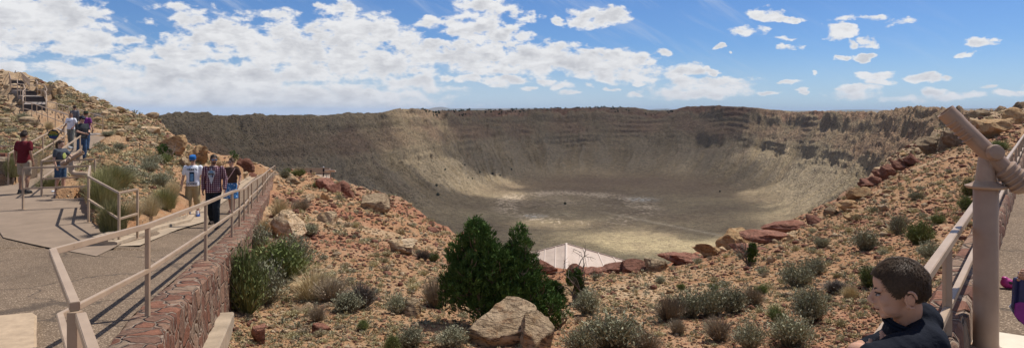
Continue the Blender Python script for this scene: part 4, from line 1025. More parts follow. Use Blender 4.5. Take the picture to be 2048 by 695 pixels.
def rock_arrays(sub, seed, cuts=10, flat=.7, rough=.09, round_=0.):
    rs = np.random.RandomState(seed); V, Fc = ICO[sub]; V = V.copy()
    V *= np.array([1, rs.uniform(.65, .95), flat*rs.uniform(.85, 1.15)])
    for _ in range(cuts):
        n = rs.normal(size=3); n /= np.linalg.norm(n); d = rs.uniform(.48, .8) if abs(n[2]) < .6 else rs.uniform(.38, .6)
        d += round_; t = V @ n-d; V -= np.outer(np.maximum(t, 0)*(.97), n)
    q = V*2.2+seed*3.7
    dn = 2.6*fbm(q[:, 0]*.5+q[:, 2]*.4, q[:, 1]*.5-q[:, 2]*.5, 2)*(round_ < .08)+fbm(q[:, 0]+q[:, 2]*.7, q[:, 1]-q[:, 2]*.6, 4)+.5*fbm(q[:, 2]*2.3, q[:, 0]*2.1+q[:, 1], 3)
    V *= (1+rough*dn)[:, None]
    lay = .02*np.sign(np.sin(V[:, 2]*17+dn*2)); V[:, :2] *= (1+lay)[:, None]*1.0 if sub >= 4 else 1
    V /= np.abs(V[:, 0]).max()
    return V, Fc
def rock_mesh(name, sub, seed, **kw):
    V, Fc = rock_arrays(sub, seed, **kw); me = mesh_np(name, V, Fc, True)
    try: me.set_sharp_from_angle(angle=R(32))
    except Exception: pass
    return me
def boulder(px, py, w, h, mat, label, seed, D=None, name='boulder', sub=4, rz=None, depth=.85, sink=.45, cuts=10, rough=.09, round_=0., cat='boulder', group=None, tilt=0):
    """w, h: size measured in the photo; py: its foot"""
    p = hit(px, py) if D is None else W(px, py, D)
    if p is None: return None
    k = p.y/F; wm = w*k; hm = h*k
    me = rock_mesh(name, sub, seed, flat=1., cuts=cuts, rough=rough, round_=round_)
    co = np.zeros(len(me.vertices)*3, np.float32); me.vertices.foreach_get('co', co); co = co.reshape(-1, 3)
    co[:, 0] *= wm/2/np.abs(co[:, 0]).max(); co[:, 1] *= wm*depth/2/np.abs(co[:, 1]).max()
    hz = hm*(1+sink); co[:, 2] = (co[:, 2]-co[:, 2].min())/(co[:, 2].max()-co[:, 2].min())*hz-hm*sink
    me.vertices.foreach_set('co', co.ravel()); me.update()
    o = link(name, me, mat); o.location = p+Vector((0, wm*depth*.35, 0)); o.rotation_euler = (0, tilt, rz if rz is not None else 0)
    return tag(o, label, cat, group)
BL = [
 (1012,712,176,98,M_BIG,'large rust-streaked tan boulder at the foot of the dark juniper',3,12.0,dict(sub=5,cuts=7,rough=.07,depth=.9,tilt=0,round_=.14)),
 (1062,706,92,72,M_LIME,'cracked pale block leaning on the right side of the large front boulder',14,11.7,dict(sub=5,cuts=12,rough=.08,tilt=.35)),
 (566,478,84,56,M_LIME,'big smooth cream outcrop behind the bushes right of the left wall',5,None,dict(sub=5,cuts=7,rough=.07,round_=.1,tilt=.35)),
 (748,424,62,34,M_TAN,'blocky layered tan boulder on the brink left of centre',7,None,dict(sub=5,cuts=14)),
 (653,446,48,22,M_LIME,'cream rock with dark pits above the dry grass, left slope',8,None,dict(sub=4)),
 (800,506,64,26,M_LIME,'pale humped rock half buried in the slope left of the juniper',9,None,dict(sub=5)),
 (824,634,44,36,M_LIME,'weathered pale rock in the brush between the juniper and the left bushes',10,None,dict(sub=4)),
 (588,585,32,22,M_OCH,'yellowish cream stone lying between the two big left bushes',11,None,dict(sub=4)),
 (513,686,33,36,M_RED,'angular red-brown block on bare soil near the concrete footing',12,None,dict(sub=4,cuts=14,rough=.04)),
 (640,664,36,18,M_RED,'flat red stone in the red gravel right of the angular red block',13,None,dict(sub=4)),
 (616,593,15,10,M_LIME,'small white stone beside the grey brush right of the cream stone',15,None,dict(sub=3)),
 (331,298,56,38,M_OCH,'large smooth orange boulder on the ridge behind the man in the blue cap',16,None,dict(sub=5,cuts=8,rough=.05,tilt=.5)),
 (300,268,48,16,M_LIME,'flat pale slab on the ridge just left of the orange boulder',17,None,dict(sub=4)),
 (392,326,48,36,M_OCH,'split tan boulder above the head of the man in the blue cap',18,None,dict(sub=5,cuts=11)),
 (362,332,24,18,M_TAN,'small brown rock left of the split tan boulder',19,None,dict(sub=4)),
 (436,338,18,18,M_OCH,'small ochre rock right of the split tan boulder',20,None,dict(sub=3)),
 (500,357,22,13,M_RED,'red rock beside the kerb below the round signs',21,None,dict(sub=4)),
 (487,352,14,9,M_LIME,'white rock at the foot of the red bank near the round signs',22,None,dict(sub=3)),
 (486,338,38,22,M_RED,'red sandstone bank above the round sign',23,None,dict(sub=4,cuts=9)),
 (583,367,36,14,M_TAN,'flat layered tan ledge just beyond the end of the left wall',24,None,dict(sub=4)),
 (640,378,52,22,M_RED,'long smooth red outcrop below the lookout platform',25,None,dict(sub=5,cuts=7,rough=.05,tilt=.35)),
 (663,386,44,24,M_RED,'sloping red slab left of the round red boulder',26,None,dict(sub=5,cuts=8,rough=.05,tilt=.4)),
 (683,388,34,26,M_RED,'round dark red boulder on the brink below the lookout',27,None,dict(sub=5,cuts=5,round_=.15,rough=.06)),
 (699,394,20,12,M_RED,'small round red boulder right of the large round one',28,None,dict(sub=4,round_=.1)),
 (620,398,22,12,M_LIME,'cream rock among tussocks beyond the left wall',29,None,dict(sub=3)),
 (614,405,16,10,M_LIME,'pale angular rock just below the cream rock beyond the left wall',30,None,dict(sub=3)),
 (646,399,26,14,M_OCH,'pinkish rock in front of the long red outcrop',31,None,dict(sub=4)),
 (940,478,49,15,M_RED,'low red rock on the brink left of the juniper top',32,None,dict(sub=4)),
 (1088,545,58,22,M_RED,'red rock showing between the juniper and the pink roof',33,None,dict(sub=4,round_=.1)),
 (1153,549,37,20,M_RED,'upright rounded red boulder in front of the pink roof ridge',34,None,dict(sub=5,cuts=5,round_=.15,rough=.05)),
 (1186,549,46,13,M_RED,'low red boulder right of the upright one below the roof',35,None,dict(sub=4,round_=.1)),
 (1234,546,81,16,M_RED,'long red boulder with a dark undercut below the roof',36,None,dict(sub=5,cuts=6,round_=.1)),
 (1271,544,66,22,M_RED,'large smooth red boulder at the right end of the pink roof',37,None,dict(sub=5,cuts=6,round_=.12,rough=.05)),
 (1317,543,50,24,M_TAN,'dark layered block right of the red boulders by the roof',38,None,dict(sub=5,cuts=16,rough=.12)),
 (1378,526,107,15,M_RED,'flat red outcrop right of the dark layered block',39,None,dict(sub=4)),
 (1425,512,75,24,M_OCH,'ochre ledge above the flat red outcrop on the brink',40,None,dict(sub=5,cuts=12,rough=.12)),
 (1470,494,94,34,M_OCH,'long yellow outcrop on the brink right of centre',41,None,dict(sub=5,cuts=12,rough=.14)),
 (1500,506,87,15,M_RED,'red ledge with a dark gap under the yellow outcrop',42,None,dict(sub=4,cuts=12)),
 (1540,484,95,18,M_RED,'sloping red slab between the yellow outcrop and the red dome',43,None,dict(sub=4)),
 (1578,464,95,22,M_RED,'smooth red dome of rock on the right brink',44,None,dict(sub=5,cuts=6,round_=.12,rough=.05)),
 (1632,446,43,17,M_RED,'square red-brown block standing alone on the right brink',45,None,dict(sub=4,cuts=16,rough=.04)),
 (1587,478,20,16,M_LIME,'pale pointed rock below the red dome',46,None,dict(sub=3)),
 (1545,524,20,14,M_LIME,'white rock beside the dead juniper on the right slope',47,None,dict(sub=3)),
 (1668,430,34,18,M_TAN,'brown jagged rock right of the square red block',48,None,dict(sub=4)),
 (1700,418,48,18,M_OCH,'ochre rock on the right brink beneath the sunlit crater wall',49,None,dict(sub=4)),
 (1726,396,54,22,M_OCH,'cream rock lump where the right brink steepens',50,None,dict(sub=4)),
 (1752,372,63,20,M_RED,'dark red broken rock low in the red rock band',51,None,dict(sub=4,cuts=14,rough=.16)),
 (1778,356,48,26,M_RED,'dark red jagged rock in the middle of the red rock band',52,None,dict(sub=4,cuts=14,rough=.18)),
 (1806,340,44,24,M_RED,'tall dark red rock high in the red rock band',53,None,dict(sub=4,cuts=14,rough=.18)),
 (1832,328,46,22,M_RED,'topmost dark red rock of the red rock band',54,None,dict(sub=4,cuts=14,rough=.16)),
 (1762,350,26,16,M_LIME,'pale yellow rock capping the red band from behind',55,None,dict(sub=4)),
 (1706,438,40,14,M_OCH,'low ochre ledge among tussocks on the right slope',56,None,dict(sub=4)),
 (1770,420,24,12,M_LIME,'white rock in tussocks on the upper right slope',57,None,dict(sub=3)),
 (1866,306,60,34,M_TAN,'brown overhanging ledge left of the scope barrel',58,None,dict(sub=5,cuts=14,rough=.16)),
 (1915,292,70,38,M_TAN,'brown craggy outcrop behind the scope barrel',59,None,dict(sub=5,cuts=14,rough=.16)),
 (1985,276,90,38,M_OCH,'broad tan rock face behind the scope post head',60,None,dict(sub=5,cuts=12,rough=.12)),
 (2012,262,80,20,M_OCH,'long slanting tan slab on the rocks at far right',61,None,dict(sub=4,cuts=9,rough=.06,tilt=-.35)),
 (2036,248,44,34,M_OCH,'big rounded tan boulder at the far right skyline',62,None,dict(sub=5,cuts=6,round_=.1)),
 (1960,236,46,16,M_TAN,'low tan crag on the right skyline under the blue hills',63,None,dict(sub=4,rough=.15)),
 (1838,268,80,44,M_RED,'red-brown cliff at the right end of the crater rim',64,None,dict(sub=5,cuts=14,rough=.2,sink=.5)),
 (22,214,30,8,M_LIME,'smooth white slab beside the lower flight of hill stairs',65,None,dict(sub=4,round_=.1)),
 (44,210,26,12,M_LIME,'long cream boulder left of the middle stairs',66,None,dict(sub=4,round_=.1)),
 (72,186,28,18,M_OCH,'tan boulder on the skyline right of the stair top',67,None,dict(sub=4)),
 (94,192,32,24,M_LIME,'largest pale boulder on the hill skyline',68,None,dict(sub=5,cuts=9)),
 (110,197,26,22,M_OCH,'blocky tan boulder right of the largest skyline boulder',69,None,dict(sub=5,cuts=12)),
 (122,204,16,11,M_LIME,'small pale boulder below the blocky skyline boulder',70,None,dict(sub=4)),
 (12,178,30,12,M_LIME,'pale boulder left of the top stair flight',71,None,dict(sub=4)),
 (204,232,24,13,M_LIME,'cream rock behind the grey square sign',72,None,dict(sub=4)),
 (224,246,26,12,M_OCH,'ochre rock on the ridge right of the grey square sign',73,None,dict(sub=4)),
 (238,266,22,10,M_LIME,'pale rock on the hillside left of the orange boulder',74,None,dict(sub=3)),
 (273,345,14,9,M_LIME,'white rock on bare soil left of the man in the blue cap',75,None,dict(sub=3)),
 (256,341,10,6,M_OCH,'small tan rock left of the white rock on bare soil',76,None,dict(sub=3)),
 (250,262,30,12,M_TAN,'brown rock heap on the left hillside',77,None,dict(sub=4)),
]
BP = []
BL = [(a, b, c, d, m, l, sd, D, (dict(kw, sub=5, cuts=17, rough=.20, rz=(sd*.7) % 1.2-.6) if (m is M_RED and 1330 < a < 1850 and 'dome' not in l and 'square' not in l) else kw)) for a, b, c, d, m, l, sd, D, kw in BL]
for px, py, w, h, mat, lab, seed, D, kw in BL:
    o_ = boulder(px, py, w, h, mat, lab, seed, D, **kw)
    if o_: BP.append((o_.location.x, o_.location.y, w*o_.location.y/F/2))
# free placement test
STX = np.array([(p.x, p.y) for p in SQ]+[(-23.2, 38.3), (-28, 43.5), (-32.4, 48.5)])
def free(x, y, m=.4):
    if y < 74 and x < lwx(y)+.45+m and x > -45 and (y < 14 or x > curbx(y)-.5-m): return False
    if x > rwx(y)-.45-m and y < 60: return False
    if pip(PLAZA, np.array([x, x+m, x-m, x, x]), np.array([y, y, y, y+m, y-m])).any(): return False
    if y < 24.3+m and x < float(np.interp(y, [13, 14.45, 16.7, 20.6, 23.7], [-7.9, -8.1, -10.05, -12.7, -15.]))+m: return False
    if x < -17 and 23.5 < y < 28.5: return False
    if y < 112 and x < -20:
        P_ = np.array([(-20, 34), (-23.2, 38.3), (-28, 43.5), (-32.4, 48.5), (-34.6, 50.8), (-38.2, 56.2), (-43.8, 63.2), (-46, 65.5), (-73.5, 103.5), (-80, 110)], float)
        for a, b in zip(P_[:-1], P_[1:]):
            t = np.clip(np.dot((x-a[0], y-a[1]), b-a)/np.dot(b-a, b-a), 0, 1); q = a+(b-a)*t
            if math.hypot(x-q[0], y-q[1]) < 1.5+m: return False
    return True
def clear_boulders(x, y, m=.0):
    return all((x-bx_)**2+(y-by_)**2 > (r_*.9+m)**2 for bx_, by_, r_ in BP)
# loose rocks: one of each kind, then copies
PROT = [rock_mesh('loose_rock', 3, 100+i, flat=.75, cuts=11, rough=.08) for i in range(8)]
PROT2 = [bpy.data.meshes.new_from_object(bpy.data.objects.new('t', me)) if False else me.copy() for me in PROT]
for me in PROT: me.materials.clear(); me.materials.append(M_LIME)
for me in PROT2: me.materials.clear(); me.materials.append(M_RED)
PROT3 = [me.copy() for me in PROT[:5]]
for me in PROT3: me.materials.clear(); me.materials.append(M_OCH)
def zone(px, y):
    if px < 440: return 'on the left hillside'
    if px < 880: return 'on the slope right of the left wall'
    if px < 1340: return 'on the slope below the pink roof'
    return 'on the right slope'
rng = random.Random(5)
cnt = 0; tries = 0; small = []
while cnt < 290 and tries < 20000:
    tries += 1
    px = rng.uniform(-20, 2040); py = rng.uniform(170, 694) if px < 440 else rng.uniform(330, 694)
    p = hit(px, py)
    if p is None or p.y > edgeD(px)*.98 or not free(p.x, p.y, .2): continue
    dns = fbm(np.array(p.x*.18+20), np.array(p.y*.18), 3)
    if rng.random() > .45+dns*1.3+(.35 if px < 330 and py < 260 else 0): continue
    if not clear_boulders(p.x, p.y): continue
    r = rng.lognormvariate(-.1, .5)*p.y/F*5.0
    r = min(r, .09+p.y*.009); r = max(r, .05)
    rd, pl = zones(np.array(p.x), np.array(p.y), np.array(px))
    kind = 'red' if rng.random() < .12+.55*float(rd) else ('ochre' if rng.random() < .25 else 'pale')
    me = rng.choice({'red': PROT2, 'ochre': PROT3, 'pale': PROT}[kind])
    o = bpy.data.objects.new('rock', me); COL.objects.link(o)
    o.location = p+Vector((0, 0, r*.18)); o.scale = (r*rng.uniform(.8, 1.3), r*rng.uniform(.8, 1.2), r*rng.uniform(.6, 1)); o.rotation_euler = (rng.uniform(-.3, .3), rng.uniform(-.3, .3), rng.uniform(0, 6.3))
    lab = {'red': 'small red-brown rock lying loose ', 'ochre': 'small yellowish rock lying loose ', 'pale': 'small pale limestone rock lying loose '}[kind]+zone(px, p.y)
    tag(o, lab, 'rock', 'loose '+kind+' rocks '+zone(px, p.y)); cnt += 1
# gravel: uncountable
def scatter(n, seed, pxr=(-60, 2060), pyr=(165, 700)):
    rs = random.Random(seed); out = []; k = 0
    while len(out) < n and k < n*6:
        k += 1; px = rs.uniform(*pxr); py = rs.uniform(*pyr); p = hit(px, py)
        if p is None or p.y > edgeD(px)*.99 or not free(p.x, p.y, .02): continue
        out.append((px, p))
    return out
def gravel(n, seed, mats):
    pts = scatter(n, seed); rs = np.random.RandomState(seed)
    base = [rock_arrays(1, 300+i, cuts=6, flat=.75, rough=.1) for i in range(6)]
    groups = [([], [], 0) for _ in mats]
    Vs = [[] for _ in mats]; Fs = [[] for _ in mats]; cn = [0]*len(mats)
    for px, p in pts:
        rd, pl = zones(np.array(p.x), np.array(p.y), np.array(px))
        g = 1 if rs.rand() < .25+.6*float(rd) else (0 if rs.rand() < .7 else 2)
        V, Fc = base[rs.randint(6)]; r = min(rs.lognormal(-.15, .5)*p.y/F*2.6, .12+.004*p.y); r = max(r, .018)
        a = rs.rand()*6.3; ca, sa = math.cos(a), math.sin(a); M = np.array([[ca, -sa, 0], [sa, ca, 0], [0, 0, 1]])
        Vs[g].append((V*np.array([1, rs.uniform(.7, 1), rs.uniform(.5, .9)])*r) @ M.T+np.array([p.x, p.y, p.z+r*.2])); Fs[g].append(Fc+cn[g]); cn[g] += len(V)
    for g, m in enumerate(mats):
        me = mesh_np('gravel', np.concatenate(Vs[g]), np.concatenate(Fs[g])); tag(link('gravel', me, m), 'loose '+['pale', 'red', 'yellowish'][g]+' gravel and stones strewn over the slopes', 'gravel', None, 'stuff')
gravel(25000, 4, [M_LIME, M_RED, M_OCH])

def rubble(n, seed):
    pts = scatter(n*3, seed, (-60, 330), (140, 330)); rs = np.random.RandomState(seed); V_ = [[], []]; F_ = [[], []]; cn = [0, 0]
    base = [rock_arrays(2, 400+i, cuts=9, flat=.8, rough=.1) for i in range(6)]
    for px, p in pts[:n]:
        if p.y < 34: continue
        V, Fc = base[rs.randint(6)]; r = min(rs.lognormal(-.1, .6)*.13*(p.y/50), .8); g = int(rs.rand() < .35)
        V_[g].append(V*np.array([r, r*.8, r*.7])+np.array([p.x, p.y, p.z+r*.2])); F_[g].append(Fc+cn[g]); cn[g] += len(V)
    for g, m in enumerate((M_LIME, M_OCH)):
        tag(link('rubble', mesh_np('rubble', np.concatenate(V_[g]), np.concatenate(F_[g]), True), m), ['pale', 'yellowish'][g]+' limestone rubble covering the hill beside the stairs', 'rubble', None, 'stuff')
rubble(1300, 9)

# broken rocks along the right brink
n_ = 0
while n_ < 46:
    px = rng.uniform(1335, 1865); e = float(edgeD(px)); D = e*rng.uniform(.74, 1.0); x = (px-1024)/F*D; z = gz(x, D)
    kind = rng.choice(['red', 'red', 'ochre', 'pale', 'brown']); me = rng.choice({'red': PROT2, 'ochre': PROT3, 'pale': PROT, 'brown': PROT3}[kind]); r = rng.uniform(3, 9)*D/F
    if kind == 'brown':
        me = me.copy(); me.materials.clear(); me.materials.append(M_TAN)
    o = bpy.data.objects.new('brink_rock', me); COL.objects.link(o); o.location = (x, D, z+r*.1); o.scale = (r*rng.uniform(1, 1.7), r, r*rng.uniform(.6, 1)); o.rotation_euler = (rng.uniform(-.3, .3), rng.uniform(-.4, .1), rng.uniform(0, 6.3))
    tag(o, {'red': 'broken red rock', 'ochre': 'broken yellowish rock', 'pale': 'broken pale rock', 'brown': 'broken brown layered rock'}[kind]+' in the outcrops along the right brink', 'rock', 'broken '+kind+' rocks of the right brink'); n_ += 1
# ---------------------------------------------------------------- plants
def leaf_mat(name, lo, hi, trans=.0, rand=.25):
    m, N, b = newmat(name, .8, .15); oi = N.n('ShaderNodeObjectInfo').outputs['Random']; co = objco(N)
    n = N.noise(co, 3.5, 4, .7); c = N.mix(N.mr(n, .3, .7), lo, hi)
    k = N.math('MULTIPLY', N.mr(oi, 0, 1, 1-rand, 1+rand, False), N.mr(N.noise(co, 30., 2, .6), .3, .7, .7, 1.3, False))
    c = N.mix(1., c, N.n('ShaderNodeCombineColor', i0=k, i1=k, i2=k).outputs[0], 'MULTIPLY'); N.put(b, 'Base0Color', c)
    return m
M_SAGE = leaf_mat('sage foliage', (.25,.245,.155), (.36,.34,.23)); M_GREEN = leaf_mat('green broom', (.14,.175,.055), (.25,.27,.11))
M_DRY = leaf_mat('dry brush', (.28,.22,.15), (.40,.325,.23)); M_GOLD = leaf_mat('golden grass', (.46,.36,.20), (.60,.49,.30)); M_TUFT = leaf_mat('pale tussock', (.36,.31,.165), (.50,.43,.25))
M_TWIG = leaf_mat('grey twigs', (.14,.11,.085), (.25,.205,.165)); M_JUN = leaf_mat('juniper foliage', (.040,.083,.018), (.10,.165,.04), rand=.1); M_BARK = simple('juniper bark', (.20,.145,.10), .95, .1, .3, 12., .01)
M_DEAD = leaf_mat('charred dead brush', (.09,.075,.065), (.17,.145,.125)); M_GRASS = leaf_mat('green bunch grass', (.22,.22,.08), (.36,.32,.16))
M_JUNF = leaf_mat('far juniper', (.028,.04,.018), (.05,.065,.03))
def blades(n, rs, R_=.5, H=.6, base=.12, width=.008, curve=.35, up=.5, segs=2, dome=True, droop=0., leafy=0, leafsz=.02):
    """n thin curved blades fanning out from a base; returns V, F (quads)"""
    a = rs.uniform(0, 2*np.pi, n); rr = np.sqrt(rs.uniform(0, 1, n))
    tipr = R_*rr*rs.uniform(.75, 1.1, n); tz = H*(np.sqrt(np.clip(1-rr**2*.85, .04, 1)) if dome else rs.uniform(.6, 1.05, n))*rs.uniform(.65, 1.08, n)
    b0 = np.stack([np.cos(a)*base*rr, np.sin(a)*base*rr, np.zeros(n)-.02], 1)
    tip = np.stack([np.cos(a)*tipr, np.sin(a)*tipr, tz-droop*rr*H], 1)+rs.normal(0, .03*R_, (n, 3))
    ctl = b0*.4+tip*.6; ctl[:, 2] = b0[:, 2]+(tip[:, 2]-b0[:, 2])*(.6+curve*.5)+droop*H*.3; ctl[:, :2] *= (1-curve*.4)
    ts = np.linspace(0, 1, segs+1); P = [(1-t)**2*b0+2*t*(1-t)*ctl+t*t*tip for t in ts]
    wa = rs.uniform(0, np.pi, n); wv = np.stack([np.cos(wa), np.sin(wa), np.zeros(n)], 1)*width
    V = []
    for i, t in enumerate(ts): s_ = 1-.75*t; V += [P[i]-wv*s_*.5, P[i]+wv*s_*.5]
    V = np.concatenate(V); idx = np.arange(n); Fc = []
    for i in range(segs): Fc.append(np.stack([idx+2*i*n, idx+(2*i+1)*n, idx+(2*i+3)*n, idx+(2*i+2)*n], 1))
    Fc = np.concatenate(Fc)
    if leafy:
        k = rs.randint(0, n, leafy); t = rs.uniform(.45, 1.02, leafy)[:, None]; c = (1-t)**2*b0[k]+2*t*(1-t)*ctl[k]+t*t*tip[k]+rs.normal(0, .012*R_/.5, (leafy, 3))
        d1 = rs.normal(size=(leafy, 3)); d1[:, 2] = np.abs(d1[:, 2])+.4; d1 /= np.linalg.norm(d1, axis=1)[:, None]; d2 = np.cross(d1, rs.normal(size=(leafy, 3))); d2 /= np.linalg.norm(d2, axis=1)[:, None]
        sz = leafsz*rs.uniform(.6, 1.3, (leafy, 1)); o = len(V)
        V = np.concatenate([V, c-d2*sz*.3, c+d1*sz-d2*sz*.12, c+d1*sz*1.1+d2*sz*.12, c+d2*sz*.3]); j = np.arange(leafy)+o; Fc = np.concatenate([Fc, np.stack([j, j+leafy, j+2*leafy, j+3*leafy], 1)])
    return V, Fc
def plant(name, spec, stems, mat, smat, seed):
    rs = np.random.RandomState(seed); V, Fc = blades(rs=rs, **spec); root = empty(name)
    me = mesh_np('foliage', V, Fc); f = link('foliage', me, mat, root)
    if stems: V, Fc = blades(rs=rs, **stems); link('stems', mesh_np('stems', V, Fc), smat, root)
    return root
def lump(spec_list, seed):
    return
def bushy(n, rs, R_, H, lumps=9, width=.007, leafy=2600, leafsz=.03, squash=1.):
    """an uneven crown: several clumps of twigs inside a dome"""
    Vs = []; Fs = []; o = 0
    for i in range(lumps):
        a = rs.uniform(0, 6.28); r = R_*.55*math.sqrt(rs.uniform(0, 1)) if i else 0; s_ = rs.uniform(.42, .66) if i else .8
        V, Fc = blades(n//lumps, rs, R_*s_, H*rs.uniform(.62, 1.02)*(1-.35*(r/R_)), base=R_*.1, width=width, leafy=leafy//lumps, leafsz=leafsz)
        lean = np.array([math.cos(a)*r, math.sin(a)*r, 0]); V = V+lean*np.clip(V[:, 2:3]/H*1.1+.25, 0, 1.1); Vs.append(V); Fs.append(Fc+o); o += len(V)
    return np.concatenate(Vs), np.concatenate(Fs)
def bush(name, mat, seed, R_=.5, H=.6, n=900, leafy=2600, leafsz=.03, width=.007, lumps=9):
    rs = np.random.RandomState(seed); root = empty(name); V, Fc = bushy(n, rs, R_, H, lumps, width, leafy, leafsz)
    link('foliage', mesh_np('foliage', V, Fc), mat, root)
    V, Fc = blades(60, rs, R_*.9, H*.8, base=R_*.15, width=.016); link('stems', mesh_np('stems', V, Fc), M_TWIG, root)
    return root
PT = {
 'sage': [bush('sagebrush', M_SAGE, 1), bush('sagebrush', M_SAGE, 2, lumps=12), bush('sagebrush', M_SAGE, 3, lumps=6)],
 'green': [bush('green_shrub', M_GREEN, 4, n=1500, leafy=1200, leafsz=.035, width=.009), bush('green_shrub', M_GREEN, 5, n=1500, leafy=1500, leafsz=.035, lumps=6, width=.009)],
 'dry': [bush('dry_shrub', M_DRY, 6, n=1500, leafy=700, leafsz=.022), bush('dry_shrub', M_DRY, 7, n=1500, leafy=500, lumps=5, leafsz=.022)],
 'dead': [bush('dead_shrub', M_DEAD, 8, n=1300, leafy=200)],
 'gold': [plant('dry_tussock', dict(n=900, R_=.55, H=.6, base=.2, width=.007, curve=.6, segs=3), None, M_GOLD, None, 9), plant('dry_tussock', dict(n=900, R_=.5, H=.7, base=.2, width=.007, curve=.5, segs=3), None, M_GOLD, None, 10)],
 'grass': [plant('green_tussock', dict(n=1500, R_=.6, H=.75, base=.3, width=.009, curve=.5, segs=3), None, M_GRASS, None, 11), plant('green_tussock', dict(n=1500, R_=.65, H=.7, base=.35, width=.009, curve=.5, segs=3), None, M_GRASS, None, 12)],
}
USED = set()
NAMES = {'sage': 'sagebrush', 'green': 'green_shrub', 'dry': 'dry_shrub', 'dead': 'dead_shrub', 'gold': 'dry_tussock', 'grass': 'green_tussock'}
def put(kind, p, w, h, label, cat='shrub', group=None, var=None):
    L = PT[kind]; i = (var if var is not None else rng.randrange(len(L))) % len(L); src = L[i]
    o = src if (kind, i) not in USED else copy_tree(src); USED.add((kind, i))
    o.location = p; f_ = rng.uniform(.9, 1.12); gw_, gh_ = (1.05, .92) if kind in ('grass', 'gold') else (1.45, 1.2); o.scale = (w*gw_*f_, w*gw_/f_, h*gh_/.62); o.rotation_euler = (0, 0, rng.uniform(0, 6.28))
    tag(o, label, 'tussock' if kind in ('gold', 'grass') else cat, group); return o
def shrub(kind, px, py, w, h, label, cat='shrub', D=None, var=None):
    """py: foot of the plant, w and h measured in the photo"""
    p = hit(px, py) if D is None else Vector(W(px, py, D))
    if p is None: return
    if D is not None: p.z = gz(p.x, p.y)
    k = p.y/F; return put(kind, p, w*k, h*k, label, cat, None, var)
